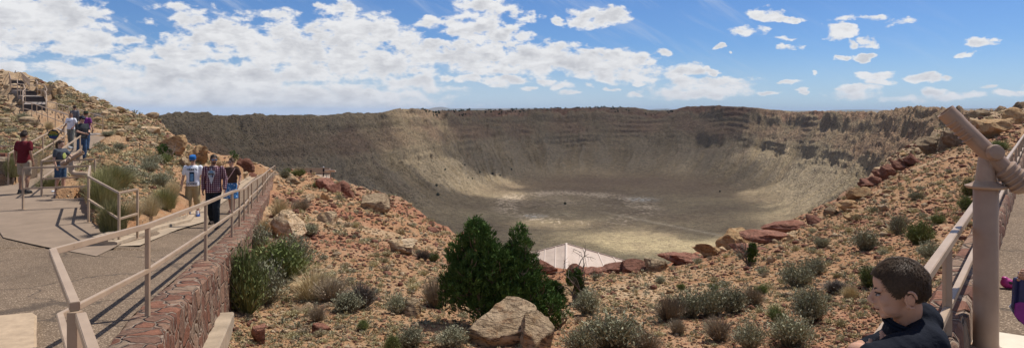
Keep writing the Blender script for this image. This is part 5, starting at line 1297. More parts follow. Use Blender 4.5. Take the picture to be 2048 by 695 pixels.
SH = [
 ('green',492,622,86,118,'tall grey-green bush growing against the outer face of the left stone wall'),
 ('sage',530,608,80,74,'yellowish bush in front of the tall bush by the left wall'),
 ('sage',512,500,54,44,'dark sage bush touching the left wall behind the tall bush'),
 ('green',560,560,96,74,'wide dark green bush behind the yellowish cream stone'),
 ('sage',590,545,70,66,'blue-grey bush right of the wide dark green bush'),
 ('gold',628,596,84,62,'large brown dry grass clump left of the grey tangled brush'),
 ('dry',664,600,62,44,'straw-coloured brush beside the large brown grass clump'),
 ('dead',722,612,78,50,'grey leafless tangle of brush left of the humped rocks'),
 ('sage',796,626,52,44,'sage bush right of the grey leafless tangle'),
 ('dry',636,642,38,32,'small spindly bush on red soil above the flat red stone'),
 ('green',727,660,26,24,'little round moss-green bush on the red soil'),
 ('sage',700,622,60,34,'low pale bush lying in front of the leafless tangle'),
 ('sage',825,690,62,42,'olive bush at the bottom edge left of the large boulder'),
 ('sage',905,692,72,40,'grey-green bush spilling over the left flank of the large boulder'),
 ('green',786,706,44,40,'bright green bush cut by the bottom edge left of centre'),
 ('dry',872,614,70,66,'thin grey brush just left of the juniper'),
 ('dead',846,520,34,22,'small dark bush above the thin grey brush'),
 ('green',866,522,28,22,'rounded green bush left of the juniper crown'),
 ('gold',560,436,60,44,'golden grass clump at the foot of the left wall, far part'),
 ('gold',528,462,40,30,'golden grass clump leaning on the left wall'),
 ('green',596,352,30,18,'dark green bush at the end of the left footpath'),
 ('green',574,346,18,12,'small green bush behind the end of the left wall'),
 ('sage',568,356,26,18,'pale sage bush at the corner beyond the left wall'),
 ('green',632,374,20,12,'small dark bush on the red outcrop below the lookout'),
 ('dry',604,420,44,26,'dry grey bush among rocks beyond the left wall'),
 ('sage',622,470,40,24,'sage bush right of the big cream outcrop'),
 ('sage',1176,628,56,46,'grey bush on the slope right of the juniper'),
 ('sage',1222,696,110,76,'broad grey-green bush at the bottom edge right of the large boulder'),
 ('sage',1160,700,70,52,'dark sage bush between the large boulder and the broad bush'),
 ('dry',1292,700,66,40,'spindly grey bush right of the broad bottom bush'),
 ('dry',1338,640,62,52,'grey-brown bush at the left end of the long bush row'),
 ('sage',1378,634,64,56,'second bush in the long bush row below the bare patch'),
 ('sage',1422,632,66,58,'middle bush of the long bush row, olive topped'),
 ('sage',1466,626,60,50,'fourth bush in the long row, paler than its neighbours'),
 ('dry',1506,612,54,40,'right end bush of the long bush row'),
 ('dry',1354,666,40,28,'small brown round bush below the left end of the bush row'),
 ('dry',1440,682,62,50,'brown cone-shaped bush below the middle of the bush row'),
 ('sage',1500,696,60,52,'olive bush at the bottom edge right of the brown cone bush'),
 ('green',1556,644,34,32,'small green bush on stony ground right of the bush row'),
 ('sage',1580,690,84,62,'yellow-green bush near the bottom edge left of the boy'),
 ('sage',1624,640,74,60,'tall grey bush left of the boy, above the yellow-green bush'),
 ('sage',1598,574,66,56,'large pale grey bush on the right slope'),
 ('sage',1632,548,46,36,'grey bush behind the large pale grey bush'),
 ('sage',1730,500,62,42,'dark sage bush on the right slope above the green bushes'),
 ('dead',1672,582,72,22,'flattened charred brush lying on the slope above the boy'),
 ('green',1742,574,56,50,'bright yellow-green bush just above the head of the boy'),
 ('green',1838,486,62,48,'bright green bush on the slope left of the right wall'),
 ('sage',1800,470,44,40,'grey bush left of the bright green bush'),
 ('sage',1862,516,54,36,'pale bush below the bright green bush'),
 ('dry',1800,540,40,24,'small dry bush between the boy and the green bushes'),
 ('green',1876,446,34,22,'lime green bush near the wall behind the scope post'),
 ('green',1940,392,34,36,'green bush left of the scope post under the collar'),
 ('green',1930,420,36,30,'olive green bush touching the right railing'),
 ('sage',1836,400,36,20,'round grey bush on the upper right slope'),
 ('green',1998,300,40,20,'dark green bush below the tan rocks behind the scope'),
 ('sage',1646,494,36,24,'grey bush below the square red block'),
 ('green',1362,580,22,18,'small green bush on the bare central patch'),
 ('green',1428,582,22,20,'small dark bush right of the bare central patch'),
 ('green',1520,588,34,24,'green bush above the right end of the bush row'),
 ('sage',1322,566,26,14,'low sage bush under the dark layered block'),
 ('gold',1700,596,40,26,'straw tussock on the soil left of the bright yellow-green bush'),
 ('grass',205,412,66,72,'tall green grass clump beside the swan-neck scope'),
 ('grass',222,376,90,46,'wide green grass clump behind the corner railing'),
 ('sage',246,366,78,36,'grey-green bush at the back of the grass bed'),
 ('gold',262,436,66,46,'yellow grass clump inside the corner railing'),
 ('grass',226,460,62,66,'green grass clump at the plaza corner'),
 ('gold',300,430,60,44,'pale yellow grass clump along the kerb'),
 ('grass',328,416,54,42,'green grass clump by the kerb left of the man in the blue cap'),
 ('gold',345,392,44,34,'dry grass clump just left of the man in the blue cap'),
 ('sage',320,372,44,32,'sage bush on bare soil up from the kerb'),
 ('sage',300,344,40,24,'dark round bush on the left hillside soil'),
 ('sage',304,330,44,24,'grey bush just uphill of the dark round bush'),
 ('green',330,326,28,22,'green bush below the orange boulder'),
 ('grass',100,388,54,40,'green grass clump between the girl and the plaza railing'),
 ('gold',60,358,60,50,'tall yellow grass behind the boy in the red shirt'),
 ('gold',92,340,56,40,'yellow grass at the foot of the ramp'),
 ('grass',26,352,36,44,'green grass behind the terrace railing'),
 ('green',14,322,40,22,'dark bush behind the brick edge at far left'),
 ('dry',70,252,24,12,'dry bush on the hillside above the round sign'),
 ('sage',22,268,24,14,'grey bush on the hillside above the boy in the red shirt'),
 ('sage',48,240,26,16,'sage bush on the hillside left of the stairs'),
 ('gold',98,258,26,18,'yellow grass beside the grey skirt of the stair deck'),
 ('sage',215,272,28,12,'low sage bush right of the group on the ramp'),
 ('sage',240,300,26,14,'grey bush on the rocky hillside right of the ramp'),
 ('green',208,352,20,10,'small green plant at the hillside foot'),
]
for a in SH:
    e_ = 1.28 if (a[1] < 720 and a[2] > 480 and a[1] > 440) else (1.15 if a[2] > 590 and a[1] > 1100 else 1.)
    shrub(a[0], a[1], a[2], a[3]*e_, a[4]*(1+(e_-1)*.6), a[5])
# scattered small shrubs and tussocks
TF = []
for i in range(4):
    rs = np.random.RandomState(40+i); V, Fc = blades(150, rs, .5, .42, base=.16, width=.02, curve=.5, leafy=160, leafsz=.07)
    TF.append(mesh_np('tussock', V, Fc))
TFM = []
for m_ in (M_TUFT, M_SAGE, M_GOLD, M_DRY):
    for me in TF:
        q = me.copy(); q.materials.clear(); q.materials.append(m_); TFM.append(q)
cnt = 0; tries = 0
tz_lab = {0: 'pale grey-green tussock', 1: 'small grey sage tuft', 2: 'small golden grass tuft', 3: 'small brown dry tuft'}
while cnt < 300 and tries < 30000:
    tries += 1; px = rng.uniform(-10, 2040); py = rng.uniform(180, 690) if px < 440 else 340+350*rng.random()**1.25
    p = hit(px, py)
    if p is None or p.y > edgeD(px)*.98 or not free(p.x, p.y, .25) or not clear_boulders(p.x, p.y, .05): continue
    if 1110 < px < 1330 and 560 < py < 620 and rng.random() < .8: continue
    if rng.random() > .5+1.2*float(fbm(np.array(p.x*.15), np.array(p.y*.15+50), 3)): continue
    kd = rng.choices([0, 1, 2, 3], [.45, .25, .18, .12])[0]; o = bpy.data.objects.new('tussock', TFM[kd*4+rng.randrange(4)]); COL.objects.link(o)
    s_ = min(max(rng.lognormvariate(0, .3)*p.y/F*26, .22), .34+.011*p.y); o.location = p; o.scale = (s_, s_, s_*rng.uniform(.7, 1)); o.rotation_euler = (0, 0, rng.uniform(0, 6.28))
    tag(o, tz_lab[kd]+' '+zone(px, p.y), 'tussock', tz_lab[kd]+'s '+zone(px, p.y)); cnt += 1
def tuft_stuff(n, seed, *rg):
    pts = scatter(n, seed, *rg); rs = np.random.RandomState(seed); base = [blades(16, rs, .5, .45, base=.2, width=.07, curve=.5, leafy=14, leafsz=.13) for _ in range(6)]
    Vs = [[], []]; Fs = [[], []]; cn = [0, 0]
    for px, p in pts:
        if rs.rand() > .55+1.2*float(fbm(np.array(p.x*.15), np.array(p.y*.15+50), 3)): continue
        g = int(rs.rand() < .4); V, Fc = base[rs.randint(6)]; s_ = min(max(rs.lognormal(0, .3)*p.y/F*14, .14), .22+.011*p.y)
        a = rs.rand()*6.3; ca, sa = math.cos(a), math.sin(a); M = np.array([[ca, -sa, 0], [sa, ca, 0], [0, 0, .8]])
        Vs[g].append((V*s_) @ M.T+np.array(p[:])); Fs[g].append(Fc+cn[g]); cn[g] += len(V)
    for g, m in enumerate((M_TUFT, M_SAGE)):
        tag(link('grass', mesh_np('grass', np.concatenate(Vs[g]), np.concatenate(Fs[g])), m), ['pale dry', 'grey-green'][g]+' low grass and tufts scattered over the '+('left hillside' if rg else 'slopes'), 'grass', None, 'stuff')
tuft_stuff(8500, 77)
tuft_stuff(2600, 78, (-40, 440), (190, 420))
# ---- junipers
def juniper(label, b, spires, seed, n=2600, dead=0, s=1., trunk_lean=.1, cat='tree', name='juniper', fsz=.06):
    rs = np.random.RandomState(seed); root = empty(name, b, 0, label, cat); Vs = []; Fs = []; o = 0
    tot = sum(sp[3]*sp[3]*sp[4] for sp in spires); C = []; A = []
    for (x, y, z0, r, h) in spires:
        k = int(n*r*r*h/tot); a = rs.uniform(0, 6.28, k); t = rs.uniform(0, 1, k)**.8
        prof = np.sin(np.pi*np.clip(t*.78+.18, 0, 1))**.55*(1+.34*np.sin(a*3+t*11+x*5)+.2*np.sin(a*7-t*23+x*9))
        rad = r*prof*np.clip(rs.uniform(.35, 1.06, k)**.45, 0, 1.05)
        C.append(np.stack([x+np.cos(a)*rad, y+np.sin(a)*rad, z0+h*t+rs.normal(0, .02, k)], 1)); A.append(np.stack([np.cos(a)*.55, np.sin(a)*.55, .9+0*a], 1))
    C = np.concatenate(C); A = np.concatenate(A); m = 15; K = len(C)
    c = np.repeat(C, m, 0)+rs.normal(0, fsz*.42, (K*m, 3)); d = np.repeat(A, m, 0)+rs.normal(0, .45, (K*m, 3)); d /= np.linalg.norm(d, axis=1)[:, None]
    w = np.cross(d, rs.normal(size=(K*m, 3))); w /= np.linalg.norm(w, axis=1)[:, None]; L = fsz*rs.uniform(.7, 1.4, (K*m, 1)); wd = L*.22
    V = np.concatenate([c-w*wd*.6, c+w*wd*.6, c+d*L+w*wd*.35, c+d*L-w*wd*.35]); j = np.arange(K*m); Fc = np.stack([j, j+K*m, j+2*K*m, j+3*K*m], 1)
    link('crown', mesh_np('crown', V, Fc), M_JUN, root)
    mb = MB(); k0 = Vector((0,0,-.1))
    for (x, y, z0, r, h) in spires:
        top = Vector((x, y, z0+h*.8)); mid = Vector((x*.55+rs.normal(0,.05), y*.5, z0*.6+h*.18)); mb.sweep([k0+Vector((x*.06, y*.06, 0)), mid, Vector((x, y, z0+h*.35)), top], [.07*s*min(1, r*2), .05*s*min(1, r*2), .03*s*min(1, r*2), .008*s], n=7)
        for q in range(8):
            t = rs.uniform(.05, .7); a = rs.uniform(0, 6.28); p = Vector((x, y, z0+h*t)); mb.sweep([p, p+Vector((math.cos(a)*r*.55, math.sin(a)*r*.55, h*.08)), p+Vector((math.cos(a)*r*.85, math.sin(a)*r*.85, h*.2))], [.02*s, .012*s, .004*s], n=5)
    mb.build('trunk', M_BARK, root, True)
    if dead: deadwood(root, dead, rs, s)
    return root
def deadwood(root, n, rs, s=1., H=1.1, spread=.5, nm='bare_branches'):
    mb = MB()
    def grow(p, d, L, r, lv):
        pts = [p]; q = p.copy(); dd = d.copy(); k = 4
        for i in range(k): dd = (dd+Vector(rs.normal(0, .22, 3))+Vector((0,0,.04))).normalized(); q = q+dd*L/k; pts.append(q.copy())
        mb.sweep(pts, [r*(1-.8*i/k) for i in range(k+1)], n=5)
        if lv > 0:
            for i in range(3): j = rs.randint(1, k+1); dv = (dd+Vector(rs.normal(0, .65, 3))).normalized(); grow(pts[j], dv, L*.6, r*.5, lv-1)
    for i in range(n):
        a = rs.uniform(0, 6.28); grow(Vector((0,0,-.05)), Vector((math.cos(a)*spread, math.sin(a)*spread, 1)).normalized(), H*.62*s*rs.uniform(.7, 1.1), .035*s, 3)
    mb.build(nm, M_TWIG, root, True)
jb = W(1003, 0, 14.0); jb.z = gz(jb.x, jb.y)
def jp(px, py, r, h):      # spire with its tip at (px, py)
    x = (px-1003)*.01; z = (225-py)*.01+EZ-jb.z; return x, z
def JS(px, ptop, pbot, wpx, y=0.): 
    z1 = EZ+(225-ptop)*.01-jb.z; z0 = EZ+(225-pbot)*.01-jb.z; return ((px-1003)*.01, y, z0, wpx*.0092/2, z1-z0)
juniper('dark green multi-topped juniper in the centre foreground behind the large boulder', jb,
 [JS(948,440,600,66), JS(1040,455,600,56,.1), JS(968,452,610,60,-.1), JS(980,492,612,50,.1), JS(922,476,596,58), JS(1004,500,615,90,-.15), JS(1020,492,605,66,.05), JS(988,488,610,70,.05), JS(1058,510,622,58), JS(1030,520,622,76,-.2), JS(940,520,606,84,-.2), JS(1078,548,636,52,-.1), JS(1098,588,650,40,-.2), JS(1114,596,632,34,.1), JS(894,548,604,38,.1), JS(912,512,590,44,.15), JS(1060,560,660,54,-.3), JS(975,540,615,100,.25), JS(1088,640,690,30,-.3), JS(1002,525,640,105,0.), JS(1024,535,640,100,.2), JS(950,525,630,115,.2)]+[JS(x_, y_, y_+70, 34, d_) for x_, y_, d_ in [(905,492,.1),(928,468,.1),(960,448,.15),(975,470,-.1),(995,492,-.2),(1012,510,.1),(1030,474,.1),(1050,468,-.1),(1064,506,-.1),(1076,530,.1),(1090,566,.1),(1104,588,-.1),(1122,602,.0),(890,560,.1),(915,520,-.2),(945,500,-.35),(985,520,-.3),(1045,520,-.3),(1020,560,-.4),(960,560,-.4)]], 21, n=4600)
def jshrub(px, py, label, spires, seed, n, dead=2, name='juniper', H=1.1):
    b = hit(px, py); k = b.y/F; r = juniper(label, b, [(x*k, y*k, z*k, w*k, h*k) for x, y, z, w, h in spires], seed, n, 0, .6, name=name, fsz=.05)
    if dead: deadwood(r, dead, np.random.RandomState(seed), 1., H)
    return r
jshrub(1106, 606, 'small green juniper shrub right of the big juniper', [(0,0,2,16,40),(-14,0,2,10,26),(12,0,4,10,30)], 31, 420, 0)
jshrub(1148, 606, 'half-dead juniper with bare grey branches below the roof boulders', [(-8,0,34,6,26),(8,0,30,7,34),(14,0,14,7,22)], 32, 260, 5, H=1.35)
jshrub(1498, 531, 'half-dead juniper with dark green side on the right slope', [(6,0,8,7,34),(10,0,20,5,22)], 33, 260, 5, H=1.35)
jshrub(330, 322, 'dark half-bare juniper in front of the orange boulder', [(-4,0,4,10,28),(6,0,2,9,20)], 34, 300, 3, H=1.4)
jshrub(1463, 486, 'small dark green juniper on the yellow outcrop', [(0,0,0,7,14)], 35, 120, 0)
jshrub(466, 322, 'dark green juniper bush above the round sign', [(0,0,0,7,20),(6,0,0,5,14)], 36, 160, 0)
# junipers of the far rim and the bowl: one low tree, then copies
def far_tree(seed):
    rs = np.random.RandomState(seed); root = empty('rim_juniper'); k = 260; a = rs.uniform(0, 6.28, k); t = rs.uniform(0, 1, k); r = np.sin(np.pi*(t*.8+.12))*.5*rs.uniform(.6, 1.1, k)
    c = np.stack([np.cos(a)*r, np.sin(a)*r, .12+t*.88], 1); d = rs.normal(size=(k, 3)); d /= np.linalg.norm(d, axis=1)[:, None]; w = np.cross(d, rs.normal(size=(k, 3))); w /= np.linalg.norm(w, axis=1)[:, None]
    V = np.concatenate([c-w*.07, c+w*.07, c+d*.16+w*.05, c+d*.16-w*.05]); j = np.arange(k); link('crown', mesh_np('crown', V, np.stack([j, j+k, j+2*k, j+3*k], 1)), M_JUNF, root)
    MB().sweep([(0,0,-.1), (.02,0,.5)], [.05, .03], n=5).build('trunk', M_BARK, root); return root
FT = [far_tree(i) for i in range(3)]; fused = set()
def put_far(x, y, z, s_, label, group):
    i = rng.randrange(3); o = FT[i] if i not in fused else copy_tree(FT[i]); fused.add(i)
    o.location = (x, y, z-.2); o.scale = (s_, s_, s_*rng.uniform(.8, 1.1)); o.rotation_euler = (0,0,rng.uniform(0, 6.28)); tag(o, label, 'tree', group)
for i in range(3): fused.discard(i)
pxm = X/np.maximum(Y, 1)*F+1024; pym = 225-(Z-EZ)/np.maximum(Y, 1)*F
cand = np.argwhere((Sx > .93) & (Sx < 1.06) & (pxm > 840) & (pxm < 1345) & (Y > 1500)); n0 = 0
while n0 < 190:
    i, j = cand[rng.randrange(len(cand))]; x, y, z = X[i, j], Y[i, j], Z[i, j]
    if fbm(np.array(x/160), np.array(y/160), 2) < -.25: continue
    put_far(x, y, z, rng.uniform(2.8, 5.5), 'tiny dark juniper on the sunlit far rim of the crater', 'junipers on the far rim'); n0 += 1
for px, py, s_ in [(873,372,6),(960,345,5),(985,349,7),(1000,352,5),(1023,340,5),(936,356,4),(945,358,4),(876,391,7),(1130,408,6),(890,340,5),(930,330,5),(1440,384,5)]:
    d = (pxm-px)**2+(pym-py)**2+np.where(Y < 700, 1e9, 0); i, j = np.unravel_index(np.argmin(d), d.shape)
    put_far(X[i, j], Y[i, j], Z[i, j], s_*.8, 'lone dark bush on the lower crater wall and floor', 'lone bushes in the bowl')
# ---------------------------------------------------------------- people
def skin_mat(name, c):
    m, N, b = newmat(name, .55, .3); co = objco(N); n = N.noise(co, 6., 4, .6)
    N.put(b, 'Base0Color', N.mix(N.mr(n, .3, .7), tuple(x*.9 for x in c), tuple(min(x*1.08, 1) for x in c)))
    b.inputs['Subsurface Weight'].default_value = .08; b.inputs['Subsurface Radius'].default_value = (.02, .008, .004); return m
SK1 = skin_mat('fair skin', (.52, .31, .22)); SK2 = skin_mat('tanned skin', (.36, .20, .13)); SK3 = skin_mat('boy skin', (.53, .285, .185))
def cloth(name, c, var=.12): return simple(name, c, .9, .1, var, 9., .004)
def ell(mb, c, r, M=None, n=14, k=9):
    V = []; Fc = []
    for i in range(k+1):
        th = math.pi*i/k
        for j in range(n):
            a = 2*math.pi*j/n; v = Vector((r[0]*math.sin(th)*math.cos(a), r[1]*math.sin(th)*math.sin(a), r[2]*math.cos(th)))
            if M is not None: v = M @ v
            V.append(v+Vector(c))
    for i in range(k):
        for j in range(n): Fc.append((i*n+j, (i+1)*n+j, (i+1)*n+(j+1) % n, i*n+(j+1) % n))
    mb.add(V, Fc)
def limb(mb, pts, rad, n=12):
    for i in range(len(pts)-1):
        a, b = Vector(pts[i]), Vector(pts[i+1]); k = 4
        mb.sweep([a.lerp(b, t/k) for t in range(k+1)], [rad[i]+(rad[i+1]-rad[i])*t/k for t in range(k+1)], n=n)
    for p, r in zip(pts, rad): ell(mb, p, (r, r, r), n=n)
def loft(mb, rings, n=24):
    """rings: (cx, cy, z, rx, ry)"""
    V = []
    for cx, cy, z, rx, ry in rings:
        for j in range(n):
            a = 2*math.pi*j/n; c_, s_ = math.cos(a), math.sin(a); V.append((cx+rx*math.copysign(abs(c_)**.85, c_), cy+ry*math.copysign(abs(s_)**.85, s_), z))
    Fc = [(i*n+j, i*n+(j+1) % n, (i+1)*n+(j+1) % n, (i+1)*n+j) for i in range(len(rings)-1) for j in range(n)]
    Fc += [tuple(range(n))[::-1], tuple((len(rings)-1)*n+j for j in range(n))]; mb.add(V, Fc)
def fuse(mb, name, voxel, mat, parent, smooth=4, wrinkle=0, wscale=9., extra=None):
    me = bpy.data.meshes.new(name); me.from_pydata(mb.v, [], mb.f); me.update()
    o = bpy.data.objects.new(name, me); COL.objects.link(o)
    r = o.modifiers.new('r', 'REMESH'); r.mode = 'VOXEL'; r.voxel_size = voxel; r.use_smooth_shade = True
    s_ = o.modifiers.new('s', 'SMOOTH'); s_.factor = .5; s_.iterations = smooth
    dg = bpy.context.evaluated_depsgraph_get(); dg.update(); m2 = bpy.data.meshes.new_from_object(o.evaluated_get(dg)); m2.name = name; bpy.data.objects.remove(o); bpy.data.meshes.remove(me)
    if wrinkle:
        n = len(m2.vertices); co = np.zeros(n*3, np.float32); m2.vertices.foreach_get('co', co); co = co.reshape(-1, 3); no = np.zeros(n*3, np.float32); m2.vertices.foreach_get('normal', no); no = no.reshape(-1, 3)
        d = fbm(co[:, 0]*wscale+co[:, 1]*wscale*.6, co[:, 2]*wscale*.8+co[:, 1]*wscale*.4, 3)*wrinkle+.5*wrinkle*ridged(co[:, 0]*wscale*1.6+co[:, 2]*wscale, co[:, 2]*wscale*.9-co[:, 1]*wscale, 2)
        m2.vertices.foreach_set('co', (co+no*d[:, None]).astype(np.float32).ravel())
    if extra:
        bm = bmesh.new(); bm.from_mesh(m2); t = bpy.data.meshes.new('t'); t.from_pydata(extra.v, [], extra.f); t.polygons.foreach_set('use_smooth', [True]*len(t.polygons)); bm.from_mesh(t); bm.to_mesh(m2); bm.free(); bpy.data.meshes.remove(t)
    m2.update(); return link(name, m2, mat, parent)
def hand(mb, mf, wr, d, side, s, pl=None):
    """palm in mb (fused), five separate bent fingers in mf; d: direction of the hand"""
    d = Vector(d).normalized(); u = Vector((side, 0, 0)); u = (u-d*u.dot(d)).normalized() if abs(u.dot(d)) < .95 else Vector((0, 1, 0)); w = d.cross(u).normalized()   # w: across the knuckles
    M = Matrix((w, u, d)).transposed(); c = Vector(wr)+d*.045*s; ell(mb, c, (.036*s, .017*s, .052*s), M)
    for i, (o, L) in enumerate(((-.026, .058), (-.009, .068), (.009, .064), (.025, .050))):
        p = c+w*o*s+d*.036*s; q = p+d*L*.55*s-u*.008*s; r = q+(d*.75-u*.65).normalized()*L*.5*s
        mf.sweep([p, q, r], [.0095*s, .0085*s, .0065*s], n=7)
    sg = 1 if (Vector((0,-1,0)).dot(w) > 0) else -1
    p = c+w*sg*.026*s-d*.015*s; mf.sweep([p, p+(w*sg*.7+d*.7)*.03*s, p+(w*sg*.4+d*.9)*.055*s], [.012*s, .010*s, .007*s], n=7)
def head_parts(mb, fem=False):
    ell(mb, (0, .0, 1.645), (.074, .092, .104), n=20, k=14); ell(mb, (0, -.032, 1.60), (.058, .058, .07), n=18, k=12); ell(mb, (0, -.05, 1.563), (.042 if fem else .047, .04, .028))
    ell(mb, (0, -.098, 1.615), (.012, .02, .018)); mb.sweep([(0,-.078,1.652), (0,-.106,1.612)], [.008, .013], n=8)
    ell(mb, (0, -.084, 1.662), (.05, .014, .009)); ell(mb, (0, -.088, 1.583), (.022, .01, .008))
    for s in (-1, 1): ell(mb, (s*.076, .008, 1.622), (.010, .020, .031)); ell(mb, (s*.036, -.066, 1.61), (.022, .02, .024))
def rotm(yaw, pitch, c):
    c = Vector(c); return Matrix.Translation(c) @ Matrix.Rotation(yaw, 4, 'Z') @ Matrix.Rotation(pitch, 4, 'X') @ Matrix.Translation(-c)
POSE0 = dict(sh=.185, elL=(.235,.03,1.16), wrL=(.25,-.02,.91), elR=(-.235,.03,1.16), wrR=(-.25,-.02,.91), knL=(.10,-.015,.50), anL=(.105,.02,.085), knR=(-.10,-.015,.50), anR=(-.105,.02,.085), lean=0, hy=0, hp=0)
def person(label, loc, yaw, H, skin, hair, top, bottom, shoe, pose=None, sleeve='short', legs='long', fat=1., hairstyle='short', fem=False, voxel=.014, extras=None, toplen=.93, group=None, topmat2=None, shoes='shoe'):
    P = dict(POSE0); P.update(pose or {}); s = H/1.75; root = empty('person', loc, yaw, label, 'person', group); root.scale = (s, s, s); v = voxel
    HM = rotm(P['hy'], P['hp'], (0, .01, 1.54)); ln = P['lean']
    def lean(p): p = Vector(p); return p+Vector((0, -ln*max(p.z-.9, 0), 0))
    def X_(mbx): mbx.v = [tuple(lean(q)) for q in mbx.v]
    b = MB(); mf = MB(); shL = (P['sh']*fat**.5, 0, 1.415); shR = (-P['sh']*fat**.5, 0, 1.415)
    loft(b, [(0,0,.84,.12,.095),(0,0,.92,.155,.105),(0,0,1.08,.125*fat,.092*fat),(0,0,1.28,.155*fat,.108*fat),(0,0,1.38,.165,.098),(0,.005,1.435,.13,.075),(0,.01,1.47,.062,.06),(0,.005,1.56,.052,.055)])
    limb(b, [shL, P['elL'], P['wrL']], [.05, .038, .026]); limb(b, [shR, P['elR'], P['wrR']], [.05, .038, .026])
    for el, wr, sd in ((P['elL'], P['wrL'], 1), (P['elR'], P['wrR'], -1)): hand(b, mf, wr, Vector(wr)-Vector(el), sd, 1.)
    for kn, an, sd in ((P['knL'], P['anL'], 1), (P['knR'], P['anR'], -1)):
        limb(b, [(sd*.085, 0, .88), kn, an], [.085, .056, .036]); 
        lo = Vector(kn).lerp(Vector(an), .3); ell(b, lo+Vector((0,.015,0)), (.05,.055,.11)); ell(b, Vector(an)+Vector((0,-.055,-.045)), (.04,.11,.035))
    hb = MB(); head_parts(hb, fem); hb.v = [tuple(HM @ Vector(q)) for q in hb.v]; b.add(hb.v, hb.f)
    X_(b); X_(mf); fuse(b, 'body', v, skin, root, 2, extra=mf)
    # shirt
    t = MB(); g = fat
    loft(t, [(0,0,toplen,.172*g,.13*g),(0,0,toplen+.03,.174*g,.132*g),(0,0,1.10,.158*g,.122*g),(0,0,1.28,.178*g,.13*g),(0,0,1.38,.188,.118),(0,.003,1.435,.155,.092),(0,.008,1.475,.088,.074)])
    for sh, el, wr in ((shL, P['elL'], P['wrL']), (shR, P['elR'], P['wrR'])):
        a, e, w = Vector(sh), Vector(el), Vector(wr)
        if sleeve == 'short': q = a.lerp(e, .62); limb(t, [a, a.lerp(e, .3), q], [.066, .066, .062])
        else: limb(t, [a, e, e.lerp(w, .93)], [.066, .056, .045])
    X_(t); fuse(t, 'shirt', v, top, root, 3, wrinkle=.007)
    # trousers, shorts or skirt
    q = MB()
    if legs == 'skirt':
        loft(q, [(0,.0,.50,.26,.21),(0,0,.62,.235,.19),(0,0,.80,.20,.15),(0,0,.95,.165,.125),(0,0,1.02,.15,.115)]); fuse(q, 'skirt', v, bottom, root, 2, wrinkle=.02, wscale=7)
    else:
        f_ = {'long': 1.92, 'short': .80, 'mid': 1.25}[legs]; loft(q, [(0,0,.82,.14,.11),(0,0,.92,.174*g**.5,.125*g),(0,0,1.02,.16*g,.12*g)])
        w0 = .098 if legs == 'long' else .108
        for kn, an, sd in ((P['knL'], P['anL'], 1), (P['knR'], P['anR'], -1)):
            h_ = Vector((sd*.088, 0, .88)); kn = Vector(kn); an = Vector(an)
            if f_ <= 1: limb(q, [h_, h_.lerp(kn, f_)], [w0, .092])
            else: limb(q, [h_, kn, kn.lerp(an, f_-1)], [w0, .08 if legs == 'long' else .092, .062 if legs == 'long' else .085])
        fuse(q, 'trousers' if legs == 'long' else 'shorts', v, bottom, root, 3, wrinkle=.009)
    for kn, an, sd in ((P['knL'], P['anL'], 1), (P['knR'], P['anR'], -1)):
        z = MB(); a = Vector(an); M = None
        d = Vector(kn)-a; ell(z, a+Vector((0,-.06,-.035)), (.050,.135,.048), n=14); 
        if shoes == 'shoe': ell(z, a+Vector((0,.01,-.01)), (.046,.058,.06)); z.box(a+Vector((0,-.052,-.068)), (.084,.255,.028))
        else: z.v = []; z.f = []; z.box(a+Vector((0,-.05,-.078)), (.09,.26,.018)); z.sweep([a+Vector((-.045,-.05,-.07)), a+Vector((0,-.07,-.0)), a+Vector((.045,-.05,-.07))], .01, n=6)
        fuse(z, 'shoe', .009, shoe, root, 2)
    # hair
    hm = MB()
    if hairstyle != 'none':
        V = []; Fc = []; n = 26; k = 12
        for i in range(k+1):
            th = math.pi*.68*i/k
            for j in range(n):
                a = 2*math.pi*j/n; front = max(0, -math.sin(a)); th2 = th*(1-.50*front**1.3-.04*abs(math.cos(a)))
                d = 1+.05*mnoise.noise(Vector((math.cos(a)*3, math.sin(a)*3, th*4))); V.append((.083*math.sin(th2)*math.cos(a)*d, .006+.100*math.sin(th2)*math.sin(a)*d, 1.652+.112*math.cos(th2)*d))
        for i in range(k):
            for j in range(n): Fc.append((i*n+j, (i+1)*n+j, (i+1)*n+(j+1) % n, i*n+(j+1) % n))
        hm.add(V, Fc)
        if hairstyle == 'ponytail': hm.sweep([(0,.09,1.69), (0,.14,1.66), (0,.15,1.56), (0,.12,1.46), (0,.11,1.40)], [.025,.035,.034,.026,.008], n=10)
        if hairstyle == 'tousled':
            rs = np.random.RandomState(3)
            for _ in range(36): a = rs.uniform(0, 6.28); th = rs.uniform(0, .9); ell(hm, (.078*math.sin(th)*math.cos(a), .095*math.sin(th)*math.sin(a)-.005, 1.66+.11*math.cos(th)), (.02,.02,.018), n=7, k=5)
        hm.v = [tuple(lean(HM @ Vector(q_))) for q_ in hm.v]; hm.build('hair', hair, root, True)
    # face marks: eyes, brows and mouth as small parts
    for sx in (-1, 1):
        e = MB(); ell(e, (sx*.030, -.0875, 1.637), (.012, .006, .006), n=8, k=6); e.v = [tuple(lean(HM @ Vector(q_))) for q_ in e.v]; e.build('eye', M_EYE, root, True)
    e = MB(); ell(e, (0, -.0955, 1.583), (.022, .005, .004), n=8, k=6); e.v = [tuple(lean(HM @ Vector(q_))) for q_ in e.v]; e.build('lips', M_LIP, root, True)
    def add(nm, mbx, mat, head=False, smooth=True, bev=0):
        mbx.v = [tuple(lean(HM @ Vector(q_) if head else Vector(q_))) for q_ in mbx.v]; return mbx.build(nm, mat, root, smooth, bev)
    if extras: extras(add, root)
    return root
M_EYE = simple('eye', (.03,.02,.015), .3, .5, 0); M_LIP = simple('lips', (.34,.13,.10), .5, .3, 0)
H_DK = simple('dark brown hair', (.030,.018,.012), .6, .3, .4, 60.); H_BR = simple('brown hair', (.075,.042,.024), .6, .3, .4, 60.)
